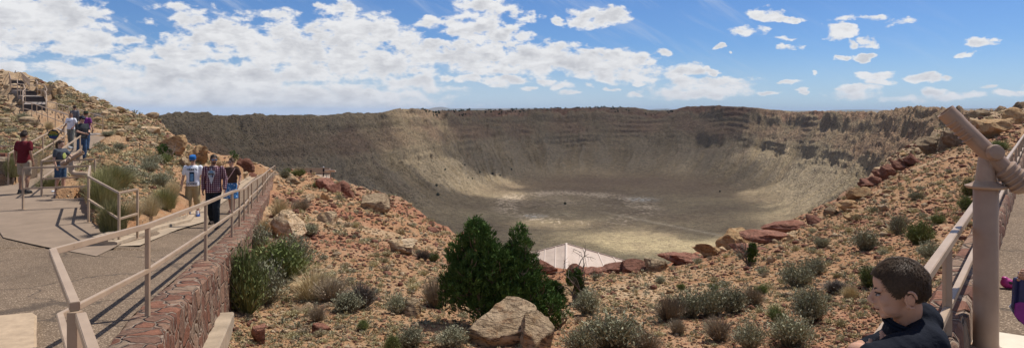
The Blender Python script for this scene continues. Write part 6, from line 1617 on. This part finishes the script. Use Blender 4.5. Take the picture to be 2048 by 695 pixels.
M_LENS = simple('dark lenses', (.03,.035,.05), .1, .8, 0); M_LENSB = simple('blue mirror lenses', (.10,.22,.42), .15, .8, 0)
def glasses(add, mat, w=.062):
    for sx in (-1, 1): mb = MB(); ell(mb, (sx*.032, -.094, 1.638), (.028, .008, .018)); add('lens', mb, mat, True)
    mb = MB(); mb.sweep([(-.078,.0,1.645), (-.072,-.085,1.648), (0,-.107,1.650), (.072,-.085,1.648), (.078,.0,1.645)], .004, n=6); add('glasses_frame', mb, M_BLACK, True)
def cap(add, mat, brim=True, crown=1.):
    mb = MB(); mb.lathe([(.093,1.672),(.095,1.69),(.092,1.73),(.075,1.765*crown if crown != 1 else 1.765),(.04,1.782),(.005,1.786)], (0,.0,0), 24); mb.v = [(x, y*1.16+.004, z) for x, y, z in mb.v]
    if brim: mb.sweep([(0,-.08,1.685), (0,-.13,1.682), (0,-.165,1.674)], [.07,.062,.045], n=12); mb.v = [(x, y, 1.682+(z-1.682)*.12 if y < -.108 and z < 1.8 else z) for x, y, z in mb.v]
    add('cap', mb, mat, True)
def shirt_text(add_root, root, words, z0, y=-.138):
    for wd, sz, dz, m in words: text(wd, sz, m, root, (0, y, z0+dz), (R(90), 0, 0), 'shirt_lettering', .002, True)
def on_path(px, py):
    for D in np.arange(14.2, 60, .05):
        x = (px-1024)/F*D; z = pv(x, D)
        if 225-(z-EZ)/D*F <= py: return Vector((x, D, z))
def on_plaza(px, py):
    for D in np.arange(13., 40, .05):
        x = (px-1024)/F*D; z = float(plz(D))+.012
        if 225-(z-EZ)/D*F <= py: return Vector((x, D, z))
def hgt(p, pyf, pyt): return (pyf-pyt)*p.y/F
# plaid
def plaid_mat():
    m, N, b = newmat('plaid flannel', .9, .1); co = objco(N); s = N.n('ShaderNodeSeparateXYZ', Vector=co)
    def bands(v, f): 
        fr = N.math('FRACT', N.math('MULTIPLY', v, f)); return N.mr(N.math('ABSOLUTE', N.math('SUBTRACT', fr, .5)), .20, .26)
    A_ = bands(N.math('ADD', s.outputs[0], N.math('MULTIPLY', s.outputs[1], .6)), 20.); B_ = bands(s.outputs[2], 20.)
    t = N.math('MULTIPLY', N.math('ADD', A_, B_), .5); c = N.ramp(t, [(0, (.50,.45,.46)), (.45, (.20,.05,.07)), (.55, (.15,.04,.06)), (1, (.02,.018,.035))]); N.put(b, 'Base0Color', c); return m
M_PLAID = plaid_mat()
def floral():
    m, N, b = newmat('blue floral cotton', .9, .1); v = N.vor(objco(N), 22.); vs = N.n('ShaderNodeSeparateColor', Color=v.outputs['Color']).outputs
    c = N.mix(N.mr(v.outputs['Distance'], .35, .42), N.mix(N.mr(vs[0], .45, .5), (.10,.26,.50), (.55,.66,.75)), (.05,.16,.36)); N.put(b, 'Base0Color', c); return m
M_BLKC = cloth('black cloth', (.018,.018,.022)); M_WHT = cloth('white cotton', (.74,.75,.80), .05); M_KHK = cloth('khaki cotton', (.36,.28,.15)); M_BLUE = simple('bright blue cloth', (.015,.12,.36), .7, .2, .1); M_GREYC = cloth('grey denim', (.16,.165,.15))
M_JEAN = cloth('blue denim', (.055,.10,.18)); M_BLKT = simple('black print', (.015,.015,.02), .8, .1, 0); M_CYAN = simple('blue print', (.03,.25,.50), .8, .1, 0)
# man in plaid
p = on_path(427, 456); Hm = hgt(p, 456, 309)
def ex(add, root):
    glasses(add, M_LENSB)
    mb = MB(); ell(mb, (0,-.052,1.562), (.050,.046,.034)); ell(mb, (0,-.060,1.585), (.046,.03,.02)); add('beard', mb, H_BR, True)
    mb = MB(); mb.add([(-.062,-.1335,1.44),(.062,-.1335,1.44),(.085,-.147,1.30),(.004,-.146,1.06),(-.004,-.146,1.06),(-.085,-.147,1.30)], [(0,5,4,3,2,1)]); mb.add([(x, y+.012, z) for x, y, z in mb.v], [(0,1,2,3,4,5)]); add('undershirt', mb, cloth('pale grey tee', (.50,.50,.52)), False, False)
    for sx in (-1, 1): mb = MB(); mb.box((sx*.055,-.135,1.43), (.06,.014,.09), Matrix.Rotation(sx*.5, 3, 'Y')); add('collar', mb, M_PLAID, False, False)
    shirt_text(add, root, [('Stay', .055, .0, M_CYAN), ('Mobile', .052, -.055, M_BLKT), ('.net', .04, -.105, M_CYAN)], 1.355, -.1535)
person('bearded man in a plaid shirt and dark jeans walking in front on the left path', p, R(4), Hm, SK2, H_DK, M_PLAID, cloth('black jeans', (.022,.028,.035)), simple('brown boots', (.05,.032,.022), .7, .3),
       dict(hy=R(28), hp=R(4), elL=(.25,.06,1.17), wrL=(.27,-.03,.93), elR=(-.25,.06,1.17), wrR=(-.25,.02,.92), knL=(.10,-.10,.50), anL=(.11,-.08,.085), knR=(-.10,.02,.51), anR=(-.12,.26,.15)), sleeve='long', fat=1.08, toplen=.86, extras=ex, voxel=.012)
# man in the white printed tee
p = on_path(386, 436); Hm = hgt(p, 436, 311)
def ex(add, root):
    glasses(add, M_LENS); mb = MB(); mb.lathe([(.088,1.66),(.090,1.675),(.089,1.73),(.078,1.76),(.05,1.775),(.004,1.778)], (0,0,0), 24); mb.v = [(x, y*1.16+.004, z) for x, y, z in mb.v]; add('bandana', mb, M_BLUE, True)
    shirt_text(add, root, [("HERE'S", .088, .0, M_BLKT), ('COOKIE', .078, -.40, M_BLKT)], 1.37, -.146)
    mb = MB(); mb.box((0,-.140,1.165), (.125,.010,.27)); add('print_panel', mb, simple('print navy', (.03,.04,.06), .8, .1, 0), False, False)
    mb = MB(); mb.box((0,-.1465,1.15), (.09,.006,.20)); add('print_panel', mb, simple('print blue', (.12,.26,.45), .8, .1, .5, 30.), False, False)
    for sx in (-1, 1): mb = MB(); a = Vector((sx*.105,.02,.15)); mb.sweep([a+Vector((0,0,-.06)), a+Vector((0,0,.05))], .044, n=12); add('sock', mb, M_WHT)
person('man in a blue bandana, white printed tee and khaki shorts on the left path', p, R(12), Hm, SK1, H_BR, M_WHT, M_KHK, simple('blue shoes', (.02,.06,.20), .7, .3),
       dict(hp=R(16), elR=(-.26,.03,1.15), wrR=(-.29,-.04,.90), knL=(.11,-.02,.50), anL=(.12,.10,.10), knR=(-.11,-.06,.50), anR=(-.12,-.06,.085)), legs='mid', hairstyle='none', fat=1.05, toplen=.90, extras=ex)
# woman in brown
p = on_path(463, 427); Hm = hgt(p, 427, 317)
def ex(add, root):
    glasses(add, M_LENS); mb = MB(); mb.sweep([(.15,-.05,1.45), (.06,-.150,1.25), (-.08,-.158,1.05), (-.17,-.08,.92)], .014, n=6); add('bag_strap', mb, cloth('pink strap', (.60,.40,.36)))
    mb = MB(); mb.box((-.21,.02,.86), (.09,.2,.2)); add('shoulder_bag', mb, M_WHT, False, True, .02)
    mb = MB(); w = Vector((.27,-.04,.96)); mb.sweep([w, w+Vector((0.004,-.004,-.03))], .032, n=12); add('wristband', mb, M_BLKC)
person('woman in glasses, brown tee and blue floral skirt walking behind the plaid man', p, R(-6), Hm, SK1, H_BR, cloth('dark brown tee', (.075,.045,.035)), floral(), simple('pink sandals', (.40,.16,.15), .7, .3),
       dict(hy=R(-14), elL=(.27,.06,1.17), wrL=(.27,-.06,.93), elR=(-.24,.03,1.15), wrR=(-.22,-.10,.94), knL=(.08,-.05,.50), anL=(.08,-.02,.085), knR=(-.07,.02,.50), anR=(-.08,.12,.12)), legs='skirt', hairstyle='tousled', fem=True, toplen=.98, extras=ex, shoes='sandal')
# boy in red, seen from behind
p = on_plaza(48, 387); Hm = hgt(p, 387, 263)
person('boy in a maroon tee and khaki shorts with his back turned at far left', p, R(172), Hm, SK2, H_DK, cloth('maroon tee', (.13,.018,.024)), cloth('pale khaki', (.34,.27,.20)), simple('black shoes', (.02,.02,.022), .7, .3),
       dict(elL=(.25,.04,1.15), wrL=(.26,.0,.90), elR=(-.25,.04,1.15), wrR=(-.26,-.02,.90), knR=(-.11,-.02,.5), anR=(-.13,.06,.085)), legs='short', hairstyle='tousled', fat=1.04, toplen=.86)
# girl at the scope
p = on_plaza(121, 388.5); Hm = hgt(p, 388.5, 280)
def ex(add, root):
    mb = MB(); mb.sweep([(-.08,-.05,1.71), (0,-.088,1.715), (.08,-.05,1.71)], .012, n=6); add('sunglasses_on_hair', mb, M_BLACK, True)
    mb = MB(); ell(mb, (.02,-.128,1.24), (.07,.012,.10)); add('shirt_print', mb, simple('lime print', (.42,.46,.14), .8, .1, .4, 40.))
person('girl in a dark grey tee and denim shorts standing at the swan-neck scope', p, R(78), Hm, SK1, H_BR, cloth('dark grey tee', (.075,.085,.10)), cloth('denim shorts', (.05,.09,.15)), simple('white flip-flops', (.7,.66,.64), .7, .3),
       dict(hp=R(6), elL=(.21,-.20,1.22), wrL=(.10,-.42,1.15), elR=(-.22,.03,1.15), wrR=(-.22,-.05,.92), knL=(.08,-.03,.5), anL=(.08,-.05,.085), knR=(-.08,.03,.5), anR=(-.09,.10,.085)), legs='short', hairstyle='ponytail', fem=True, fat=.88, toplen=.95, extras=ex, shoes='sandal')
# group on the ramp
p = on_plaza(142, 297); Hm = hgt(p, 297, 225)
def ex(add, root): shirt_text(add, root, [('puma', .07, 0, M_BLKT)], 1.30, -.142)
person('young man in a white tee coming down the ramp, hand on the rail', p, R(-6), Hm, SK2, H_DK, M_WHT, M_GREYC, simple('white black shoes', (.35,.35,.35), .7, .3, .6, 30.),
       dict(hy=R(35), elR=(-.27,.0,1.17), wrR=(-.34,-.08,.98), elL=(.26,.05,1.20), wrL=(.22,-.12,1.04), knL=(.10,-.06,.5), anL=(.12,-.06,.085), knR=(-.10,.02,.5), anR=(-.10,.10,.12)), extras=ex)
p = on_plaza(164, 320.5); Hm = hgt(p, 320.5, 233)
def ex(add, root):
    cap(add, cloth('navy cap', (.03,.035,.05))); mb = MB(); mb.box((.05,-.36,1.09), (.07,.10,.08)); add('camera', mb, M_BLACK, False, False, .01)
person('man in a dark cap and charcoal tee leaning on the ramp rail holding a camera', p, R(62), Hm, SK1, H_DK, cloth('charcoal tee', (.04,.045,.05)), M_JEAN, simple('dark shoes', (.03,.03,.03), .7, .3),
       dict(hy=R(8), elL=(.22,-.10,1.16), wrL=(.10,-.30,1.08), elR=(-.22,-.06,1.16), wrR=(-.06,-.30,1.08), knR=(-.1,.04,.5), anR=(-.12,.14,.085)), fat=1.15, toplen=.88, extras=ex)
p = on_plaza(171, 298); p = on_plaza(172, 301); Hm = hgt(p, 301, 223)
def ex(add, root):
    mb = MB(); mb.lathe([(.135,1.675),(.137,1.682),(.092,1.69),(.09,1.75),(.07,1.775),(.004,1.78)], (0,0,0), 24); add('sun_hat', mb, cloth('olive hat', (.045,.055,.035)), True)
    mb = MB(); ell(mb, (0,.128,1.24), (.09,.012,.13)); add('shirt_print', mb, simple('sky print', (.30,.45,.55), .8, .1, .5, 25.))
person('person in a purple shirt and round hat turned away beside the capped man', p, R(165), Hm, SK1, H_BR, cloth('purple tee', (.16,.035,.17), .4), M_JEAN, simple('dark shoes', (.03,.03,.03), .7, .3),
       dict(elR=(-.25,-.03,1.17), wrR=(-.25,-.12,.98)), fat=1.12, extras=ex)
x_, y_ = (149.5-1024)/F*37.5, 37.5; Hm = (EZ+(225-210)/F*37.5)-float(plz(37.5)); Hm = min(Hm, 1.85)
person('boy in a grey and black baseball shirt walking up behind the white tee man', Vector((x_, y_, EZ+(225-210.5)/F*37.5-1.74)), R(176), 1.74, SK2, H_DK, cloth('grey jersey', (.13,.135,.15)), M_GREYC, simple('dark shoes', (.03,.03,.03), .7, .3), dict(), sleeve='long')
# tiny figures
def tiny(label, px, pyt, pyf, D, yaw, topm, botm, pose=None, z=None, skin=SK1, hair=H_DK, extras=None):
    P = W(px, pyf, D); 
    if z is not None: P.z = z
    return person(label, P, yaw, (pyf-pyt)*D/F, skin, hair, topm, botm, M_BLKC, pose, voxel=.022, extras=extras)
tz_ = EZ+5.1
tiny('tiny figure in grey at the top of the hill stairs', 31, 151, 168, 106, R(10), M_GREYC, M_BLKC, z=tz_-.05)
tiny('tiny figure in pale clothes left of the one in grey on the hilltop landing', 20, 153, 168, 108, R(30), cloth('beige tee', (.4,.32,.25)), M_KHK, z=tz_)
def ex(add, root):
    mb = MB(); mb.lathe([(.16,1.70),(.16,1.708),(.092,1.71),(.09,1.76),(.05,1.785),(.004,1.79)], (0,0,0), 20); add('sun_hat', mb, M_WHT, True)
tiny('figure in black with a white sun hat at the corner of the lookout platform', 647, 333.5, 353.5, 117, R(130), M_BLKC, M_BLKC, dict(elL=(.2,-.16,1.2), wrL=(.1,-.36,1.12), elR=(-.2,-.16,1.2), wrR=(-.1,-.36,1.12)), extras=ex)
tiny('small dark-haired figure in black in the middle of the lookout platform', 622, 337.5, 353, 118, R(200), M_BLKC, M_BLKC)
tiny('small figure in a blue shirt at the left end of the lookout platform', 602, 338, 352.5, 119, R(150), cloth('blue tee', (.10,.20,.42)), M_BLKC)
# ---------------------------------------------------------------- boy close to us
def near_boy():
    k = 2.45/F
    def Q(px, py, y=2.45): return Vector(((px-1024)*k, y, EZ-(py-225)*k))
    root = empty('person', (1.52, 2.5, 0), 0, 'dark-haired boy in a navy tee leaning on the railing at lower right, looking left', 'person'); o = Vector(root.location)
    L = lambda v: Vector(v)-o
    hc = Q(1798, 581); yaw = R(-19); fdir = Vector((-math.cos(yaw), -math.sin(yaw), -.12)).normalized(); ldir = Vector((0,0,1)).cross(fdir).normalized(); udir = fdir.cross(ldir); 
    M = Matrix((fdir, ldir, udir)).transposed(); S = .95
    def H_(f, l, u): return L(hc+M @ (Vector((f, l, u))*S))
    b = MB(); mf = MB()
    def he(c, r, rot=None): ell(b, H_(*c), tuple(x*S for x in r), M if rot is None else M @ rot, n=20, k=14)
    he((-.010,0,.022), (.088,.071,.083)); he((.028,0,-.018), (.052,.056,.070)); he((.052,0,-.030),(.030,.044,.052)); he((.026,0,-.066), (.044,.044,.030)); he((.060,0,-.086), (.016,.020,.013)); he((.055,0,.035), (.028,.052,.038))
    b.sweep([H_(.080,0,.010), H_(.090,0,-.010), H_(.103,0,-.030)], [.0075*S, .009*S, .0115*S], n=10); he((.099,0,-.033), (.0105,.012,.008)); 
    for s in (-1, 1):
        he((.092,s*.012,-.036), (.008,.007,.006)); he((.070,s*.030,.013), (.013,.023,.0065), Matrix.Rotation(s*.25, 3, 'Z')); he((.054,s*.036,-.026), (.022,.019,.020)); he((.073,s*.022,-.002),(.008,.013,.007))
        he((.040,s*.038,-.055), (.03,.014,.022))
    he((.083,0,-.054), (.0095,.020,.0048)); he((.080,0,-.0635), (.0088,.017,.005)); he((.079,0,-.048),(.009,.012,.008))
    # neck and trunk under the shirt
    limb(b, [H_(-.022,0,-.055), L(Q(1822,650,2.47)), L(Vector((1.43,2.48,.98)))], [.046,.046,.06])
    limb(b, [L(Vector((1.42,2.48,.95))), L(Vector((1.47,2.49,.82))), L(Vector((1.51,2.5,.66)))], [.085,.09,.09])
    shl, elb, wrs = L(Vector((1.345,2.345,.985))), L(Vector((1.105,2.27,.945))), L(Vector((1.235,2.345,.960)))
    shr, elr, wrr = L(Vector((1.40,2.58,.94))), L(Vector((1.27,2.58,.90))), L(Vector((1.25,2.44,.94)))
    limb(b, [shl, elb], [.043,.036]); limb(b, [elb, wrs], [.034,.023]); limb(b, [shr, elr], [.043,.034]); limb(b, [elr, wrr], [.034,.023])
    for w_, nx, sg in ((wrs, L(Vector((1.285,2.39,.985))), 1), (wrr, L(Vector((1.285,2.42,.985))), -1)):
        d = (nx-w_).normalized(); side = Vector((0,0,1)).cross(d).normalized(); up = d.cross(side); MM = Matrix((side, up, d)).transposed(); c = w_+d*.032; ell(b, c, (.029,.014,.036), MM)
        for i, (of, Lg) in enumerate(((-.021,.044),(-.007,.052),(.007,.050),(.020,.040))):
            p0 = c+side*of+d*.026; p1 = p0+(d*.8+up*.5)*Lg*.5; p2 = p1+(d*.2+up*.9)*Lg*.45; mf.sweep([p0, p1, p2], [.0078,.0072,.0056], n=8)
        p0 = c+side*sg*.022-d*.01; mf.sweep([p0, p0+(side*sg*.6+up*.6)*.026, p0+(side*sg*.4+up*.9+d*.3)*.045], [.0095,.0085,.006], n=8)
    for s in (-1, 1):
        hp_, kn, an = L(Vector((1.51,2.5+s*.07,.64))), L(Vector((1.48,2.5+s*.09,.36))), L(Vector((1.56,2.5+s*.09,.07))); limb(b, [hp_, kn, an], [.075,.05,.034]); ell(b, an+Vector((-.05,0,-.035)), (.09,.034,.03))
    # ears (rim, bowl and lobe)
    for s in (-1, 1):
        pts = []
        for a in np.linspace(R(-120), R(175), 14): pts.append(H_(-.020+.017*math.cos(a)*1.0-.004, s*(.073+.012*(1 if math.cos(a) < .3 else .35)), -.014+.029*math.sin(a)))
        mf.sweep(pts, [.0045]*13+[.003], n=8)
        ell(mf, H_(-.020,s*.0735,-.014), (.016,.009,.026), M); ell(mf, H_(-.012,s*.075,-.040), (.008,.005,.009), M); ell(mf, H_(-.006,s*.074,-.016), (.004,.005,.007), M)
    bd = fuse(b, 'body', .0048, SK3, root, 5, extra=mf)
    # shirt
    t = MB(); shirtm = cloth('navy tee', (.011,.013,.020), .2)
    limb(t, [L(Vector((1.425,2.48,.965))), L(Vector((1.465,2.49,.84))), L(Vector((1.505,2.5,.70))), L(Vector((1.515,2.5,.60)))], [.100,.108,.105,.108], 20)
    limb(t, [L(Vector((1.41,2.37,1.0))), L(Vector((1.435,2.47,1.02))), L(Vector((1.42,2.58,.98)))], [.058,.066,.054], 18)
    limb(t, [L(Vector((1.40,2.36,.995))), L(Vector((1.30,2.33,.985))), L(Vector((1.185,2.295,.968)))], [.064,.06,.055], 18)
    limb(t, [L(Vector((1.41,2.58,.94))), L(Vector((1.32,2.58,.90)))], [.055,.05], 16)
    ell(t, L(Vector((1.455,2.48,1.055))), (.062,.085,.055)); ell(t, L(Vector((1.38,2.47,.945))), (.08,.11,.06)); fuse(t, 'shirt', .007, shirtm, root, 5, wrinkle=.010, wscale=8.)
    # collar: a rolled rim that stands off the neck, with an inner wall
    nk = H_(-.022,0,-.055).lerp(L(Vector((1.43,2.48,.98))), .46); axis = (H_(-.022,0,-.055)-L(Vector((1.43,2.48,.98)))).normalized(); ax2 = (axis+Vector((.55,0,.1))).normalized(); q = Vector((0,0,1)).rotation_difference(ax2).to_matrix()
    c = MB(); ring = [nk+q @ Vector((.079*math.cos(a), .074*math.sin(a), .004+.012*math.cos(a))) for a in np.linspace(0, 2*math.pi, 31)]
    c.sweep(ring, .0075, n=8); c.sweep([p_-ax2*.013+(p_-nk).normalized()*.006 for p_ in ring], .0075, n=8); c.build('collar', shirtm, root, True)
    # shorts and shoes
    g = MB()
    for s in (-1, 1): limb(g, [L(Vector((1.51,2.5+s*.05,.64))), L(Vector((1.485,2.5+s*.085,.42)))], [.098,.085], 16)
    fuse(g, 'shorts', .012, M_GREYC, root, 3, wrinkle=.008)
    for s in (-1, 1): g = MB(); an = L(Vector((1.56,2.5+s*.09,.07))); ell(g, an+Vector((-.05,0,-.025)), (.11,.042,.042)); ell(g, an, (.045,.04,.05)); fuse(g, 'shoe', .008, M_BLKC, root, 2)
    # eyes, lids, brows, mouth line
    white = simple('eye white', (.34,.29,.26), .3, .5, 0)
    for s in (-1, 1):
        e = MB(); ell(e, H_(.0735,s*.029,-.0035), (.0085*S,.0115*S,.0046*S), M, 16, 12); e.build('eye', white, root, True)
        e = MB(); ell(e, H_(.0790,s*.030,-.0040), (.0046*S,.0056*S,.0048*S), M, 12, 8); e.build('iris', M_EYE, root, True)
        e = MB(); pts = [H_(.0835-.010*abs(t_)**1.6-.006*(t_ > 0)*t_, s*(.029+.0145*t_), .0035+.0016*(1-t_*t_)) for t_ in np.linspace(-1, 1, 9)]; e.sweep(pts, .0019, n=6); e.build('eyelashes', H_DK, root, True)
        e = MB(); pts = [H_(.0815-.022*((t_+1)/2)**1.8, s*(.014+.034*(t_+1)/2), .0145+.006*(1-t_*t_)) for t_ in np.linspace(-1, 1, 9)]; e.sweep(pts, [.0022,.0032,.0036,.0038,.0036,.0032,.0028,.0022,.0014], n=6); e.build('eyebrow', H_DK, root, True)
        e = MB(); ell(e, H_(.0925,s*.0065,-.0395), (.003,.003,.0018), M, 8, 6); e.build('nostril', simple('nostril', (.10,.03,.02), .8, .1, 0), root, True)
    e = MB(); pts = [H_(.0925-.016*abs(t_)**1.7, .021*t_, -.0588-.001*abs(t_)) for t_ in np.linspace(-1, 1, 11)]; e.sweep(pts, .0015, n=6); e.build('mouth_line', simple('mouth shadow', (.16,.05,.04), .8, .1, 0), root, True)
    # hair: a thick scalp cap and thousands of strands lying along the head
    hairm, N, bb = newmat('boy hair', .68, .18); n_ = N.noise(objco(N), 90., 4, .6); N.put(bb, 'Base0Color', N.mix(n_, (.022,.013,.008), (.095,.056,.030)))
    c0 = (-.011, 0, .027); rr = (.094, .0775, .090)
    def hl(az):   # lowest polar angle of the hair at an azimuth (0 = forehead)
        a = abs((az+math.pi) % (2*math.pi)-math.pi); return float(np.interp(a, [0, .5, .85, 1.1, 1.35, 1.62, 1.85, 2.2, 3.15], [1.12, 1.14, 1.22, 1.62, 1.98, 1.75, 2.10, 2.20, 2.22]))
    def hp(az, th, off=0.):
        f = 1+off; lump_ = 1+.035*mnoise.noise(Vector((math.cos(az)*2.2, math.sin(az)*2.2, th*2)))+.018*mnoise.noise(Vector((math.cos(az)*7, math.sin(az)*7, th*6)))
        fr = 1+.05*max(0, math.cos(az))*max(0, math.sin(th*1.3)); return H_(c0[0]+rr[0]*f*fr*lump_*math.sin(th)*math.cos(az), c0[1]+rr[1]*f*lump_*math.sin(th)*math.sin(az), c0[2]+rr[2]*f*lump_*math.cos(th)*1.03)
    nA, nT = 72, 26; V = []; Fc = []
    for i in range(nT+1):
        for j in range(nA): az = 2*math.pi*j/nA; V.append(hp(az, hl(az)*i/nT*(1 if i < nT else 1.0), -.03 if i == nT else 0))
    Fc = [(i*nA+j, (i+1)*nA+j, (i+1)*nA+(j+1) % nA, i*nA+(j+1) % nA) for i in range(nT) for j in range(nA)]
    hb = MB().add(V, Fc); rs = np.random.RandomState(8); 
    hb.build('hair', hairm, root, True)
    SV = []; SF = []
    for q_ in range(14000):
        az = rs.uniform(-math.pi, math.pi); th = math.acos(1-rs.uniform(0, 1)*(1-math.cos(hl(az)))); h0 = hl(az)
        # combed forward and to the side from the crown
        dth = rs.uniform(.10, .24); tgt = 0 if abs(az) < 1.9 else az; daz = -math.sin(az)*.12+rs.normal(0, .07)
        if th+dth > h0+.05: dth = max(h0+.05-th, .03)
        off0, off1, off2 = rs.uniform(.0, .02), rs.uniform(.02, .07), rs.uniform(.0, .09); P_ = [hp(az, th, off0), hp(az+daz*.5, th+dth*.5, off1), hp(az+daz, th+dth, off2)]
        wv = (P_[2]-P_[0]).cross(P_[0]-H_(*c0))*1.0; wv = wv.normalized()*.0011; b0 = len(SV); SV += [P_[0]-wv, P_[0]+wv, P_[1]-wv, P_[1]+wv, P_[2]-wv*.2, P_[2]+wv*.2]; SF += [(b0, b0+1, b0+3, b0+2), (b0+2, b0+3, b0+5, b0+4)]
    hm2, N, bb = newmat('boy hair strands', .6, .25); n_ = N.noise(objco(N), 140., 3, .6); N.put(bb, 'Base0Color', N.mix(n_, (.018,.011,.007), (.125,.072,.038)))  # lighter brown than the cap: top-lit highlights painted into the strands
    MB().add(SV, SF).build('hair_strands', hm2, root, True)
near_boy()
# ---------------------------------------------------------------- child at the right edge
p = Vector((3.02, 3.82, 0.01))
def ex(add, root):
    for i, m in enumerate((cloth('pink band', (.55,.12,.28)), cloth('blue band', (.10,.15,.45)))):
        mb = MB(); mb.sweep([CW+CD*(-.035-.014*i), CW+CD*(-.047-.014*i)], .030, n=14); add('wristband', mb, m)
sc_ = 1.18/1.75; th_ = Vector((2.69, 3.70, .925)); rel_ = (th_-p)/sc_; yawc = R(-80)
Rz = Matrix.Rotation(-yawc, 3, 'Z'); hl_ = Rz @ rel_; elc = Vector((-.21, -.10, 1.12)); CD = (hl_-elc).normalized(); CW = hl_-CD*.05
person('child at the right edge holding a purple bag, only the hand in view', p, yawc, 1.18, SK3, H_DK, cloth('violet tee', (.14,.03,.20)), M_JEAN, M_BLKC, dict(elR=tuple(elc), wrR=tuple(CW), elL=(.23,.03,1.16), wrL=(.25,0,.92)), extras=ex, fat=.9, voxel=.009)
k = 3.7/F
def Q3(px, py, y=3.70): return Vector(((px-1024)*y/F, y, EZ-(py-225)*y/F))
bag = empty('bag', Q3(2046, 655), 0, 'purple and dark bag hanging from the hand of the child at the right edge', 'bag'); ob = Vector(bag.location)
def sheet(pts, y, th, nm, m, par, o_, sub=0):
    n = len(pts); A_ = [Q3(px, py, y)-o_ for px, py in pts]; B_ = [a+Vector((0, th, 0)) for a in A_]; return MB().add(A_+B_, [tuple(range(n))[::-1], tuple(range(n, 2*n))]+[(i, (i+1) % n, n+(i+1) % n, n+i) for i in range(n)]).build(nm, m, par, False, th*.3)
sheet([(2035,560),(2040,552),(2095,552),(2095,645),(2050,650),(2031,622),(2033,590)], 3.72, .05, 'front_panel', simple('bag navy', (.03,.03,.09), .5, .4, .5, 14.), bag, ob)
sheet([(2031,606),(2040,603),(2095,612),(2095,648),(2050,651),(2029,630)], 3.712, .006, 'lower_stripe', simple('bag magenta', (.25,.02,.20), .5, .4, .3, 14.), bag, ob)
mb = MB(); mb.sweep([Q3(2040,556,3.74)-ob, Q3(2040,546,3.71)-ob, Q3(2050,540,3.71)-ob, Q3(2070,552,3.74)-ob], .008, n=8); mb.build('handle', simple('bag blue', (.03,.04,.16), .5, .4, 0), bag, True)
pap = empty('paper', Q3(2040, 640, 3.79), 0, 'white folded paper with blue scribbles behind the purple bag', 'paper'); op = Vector(pap.location)
sheet([(2018,612),(2034,592),(2062,604),(2090,640),(2052,652),(2036,640)], 3.79, .004, 'sheet', simple('white paper', (.74,.75,.80), .8, .2, .06), pap, op)
mb = MB()
for a in ([(2023,604),(2027,600),(2031,603),(2029,597)],[(2032,628),(2037,624),(2041,628),(2036,633),(2042,636)],[(2044,640),(2047,634),(2049,641)],[(2028,609),(2030,605)]): mb.sweep([Q3(px, py, 3.786)-op for px, py in a], .0025, n=5)
mb.build('scribble', simple('blue ink', (.03,.06,.40), .6, .2, 0), pap)
# pink toy on the path
tp = Vector(((2014-1024)/F*7.1, 7.1, 0)); toy = empty('toy', tp, R(-20), 'small magenta rubber toy lying on the right path beside the bag', 'toy'); mg = simple('magenta rubber', (.42,.03,.19), .45, .4, .1)
mb = MB(); ell(mb, (0,0,.055), (.060,.05,.052)); ell(mb, (.045,0,.035), (.05,.045,.035)); ell(mb, (-.02,.0,.10), (.03,.03,.022)); ell(mb, (.06,-.02,.085), (.016,.014,.03)); fuse(mb, 'toy_body', .006, mg, toy, 3)
mb = MB(); ell(mb, (.02,-.046,.068), (.018,.006,.015)); mb.build('toy_eye', M_EYE, toy, True)
# litter beside the girl
for (px, py, sd, lab) in ((108, 384, 1, 'crumpled white paper lying left of the feet of the girl'), (140, 384, 2, 'small crumpled white cup lying right of the feet of the girl')):
    q_ = on_plaza(px, py); V, Fc = rock_arrays(3, 500+sd, cuts=14, flat=.5, rough=.25); me = mesh_np('litter', V*np.array([.10 if sd == 1 else .07, .06, .05]), Fc); o_ = link('paper', me, M_WHT); o_.location = q_+Vector((0,0,.03)); tag(o_, lab, 'paper')
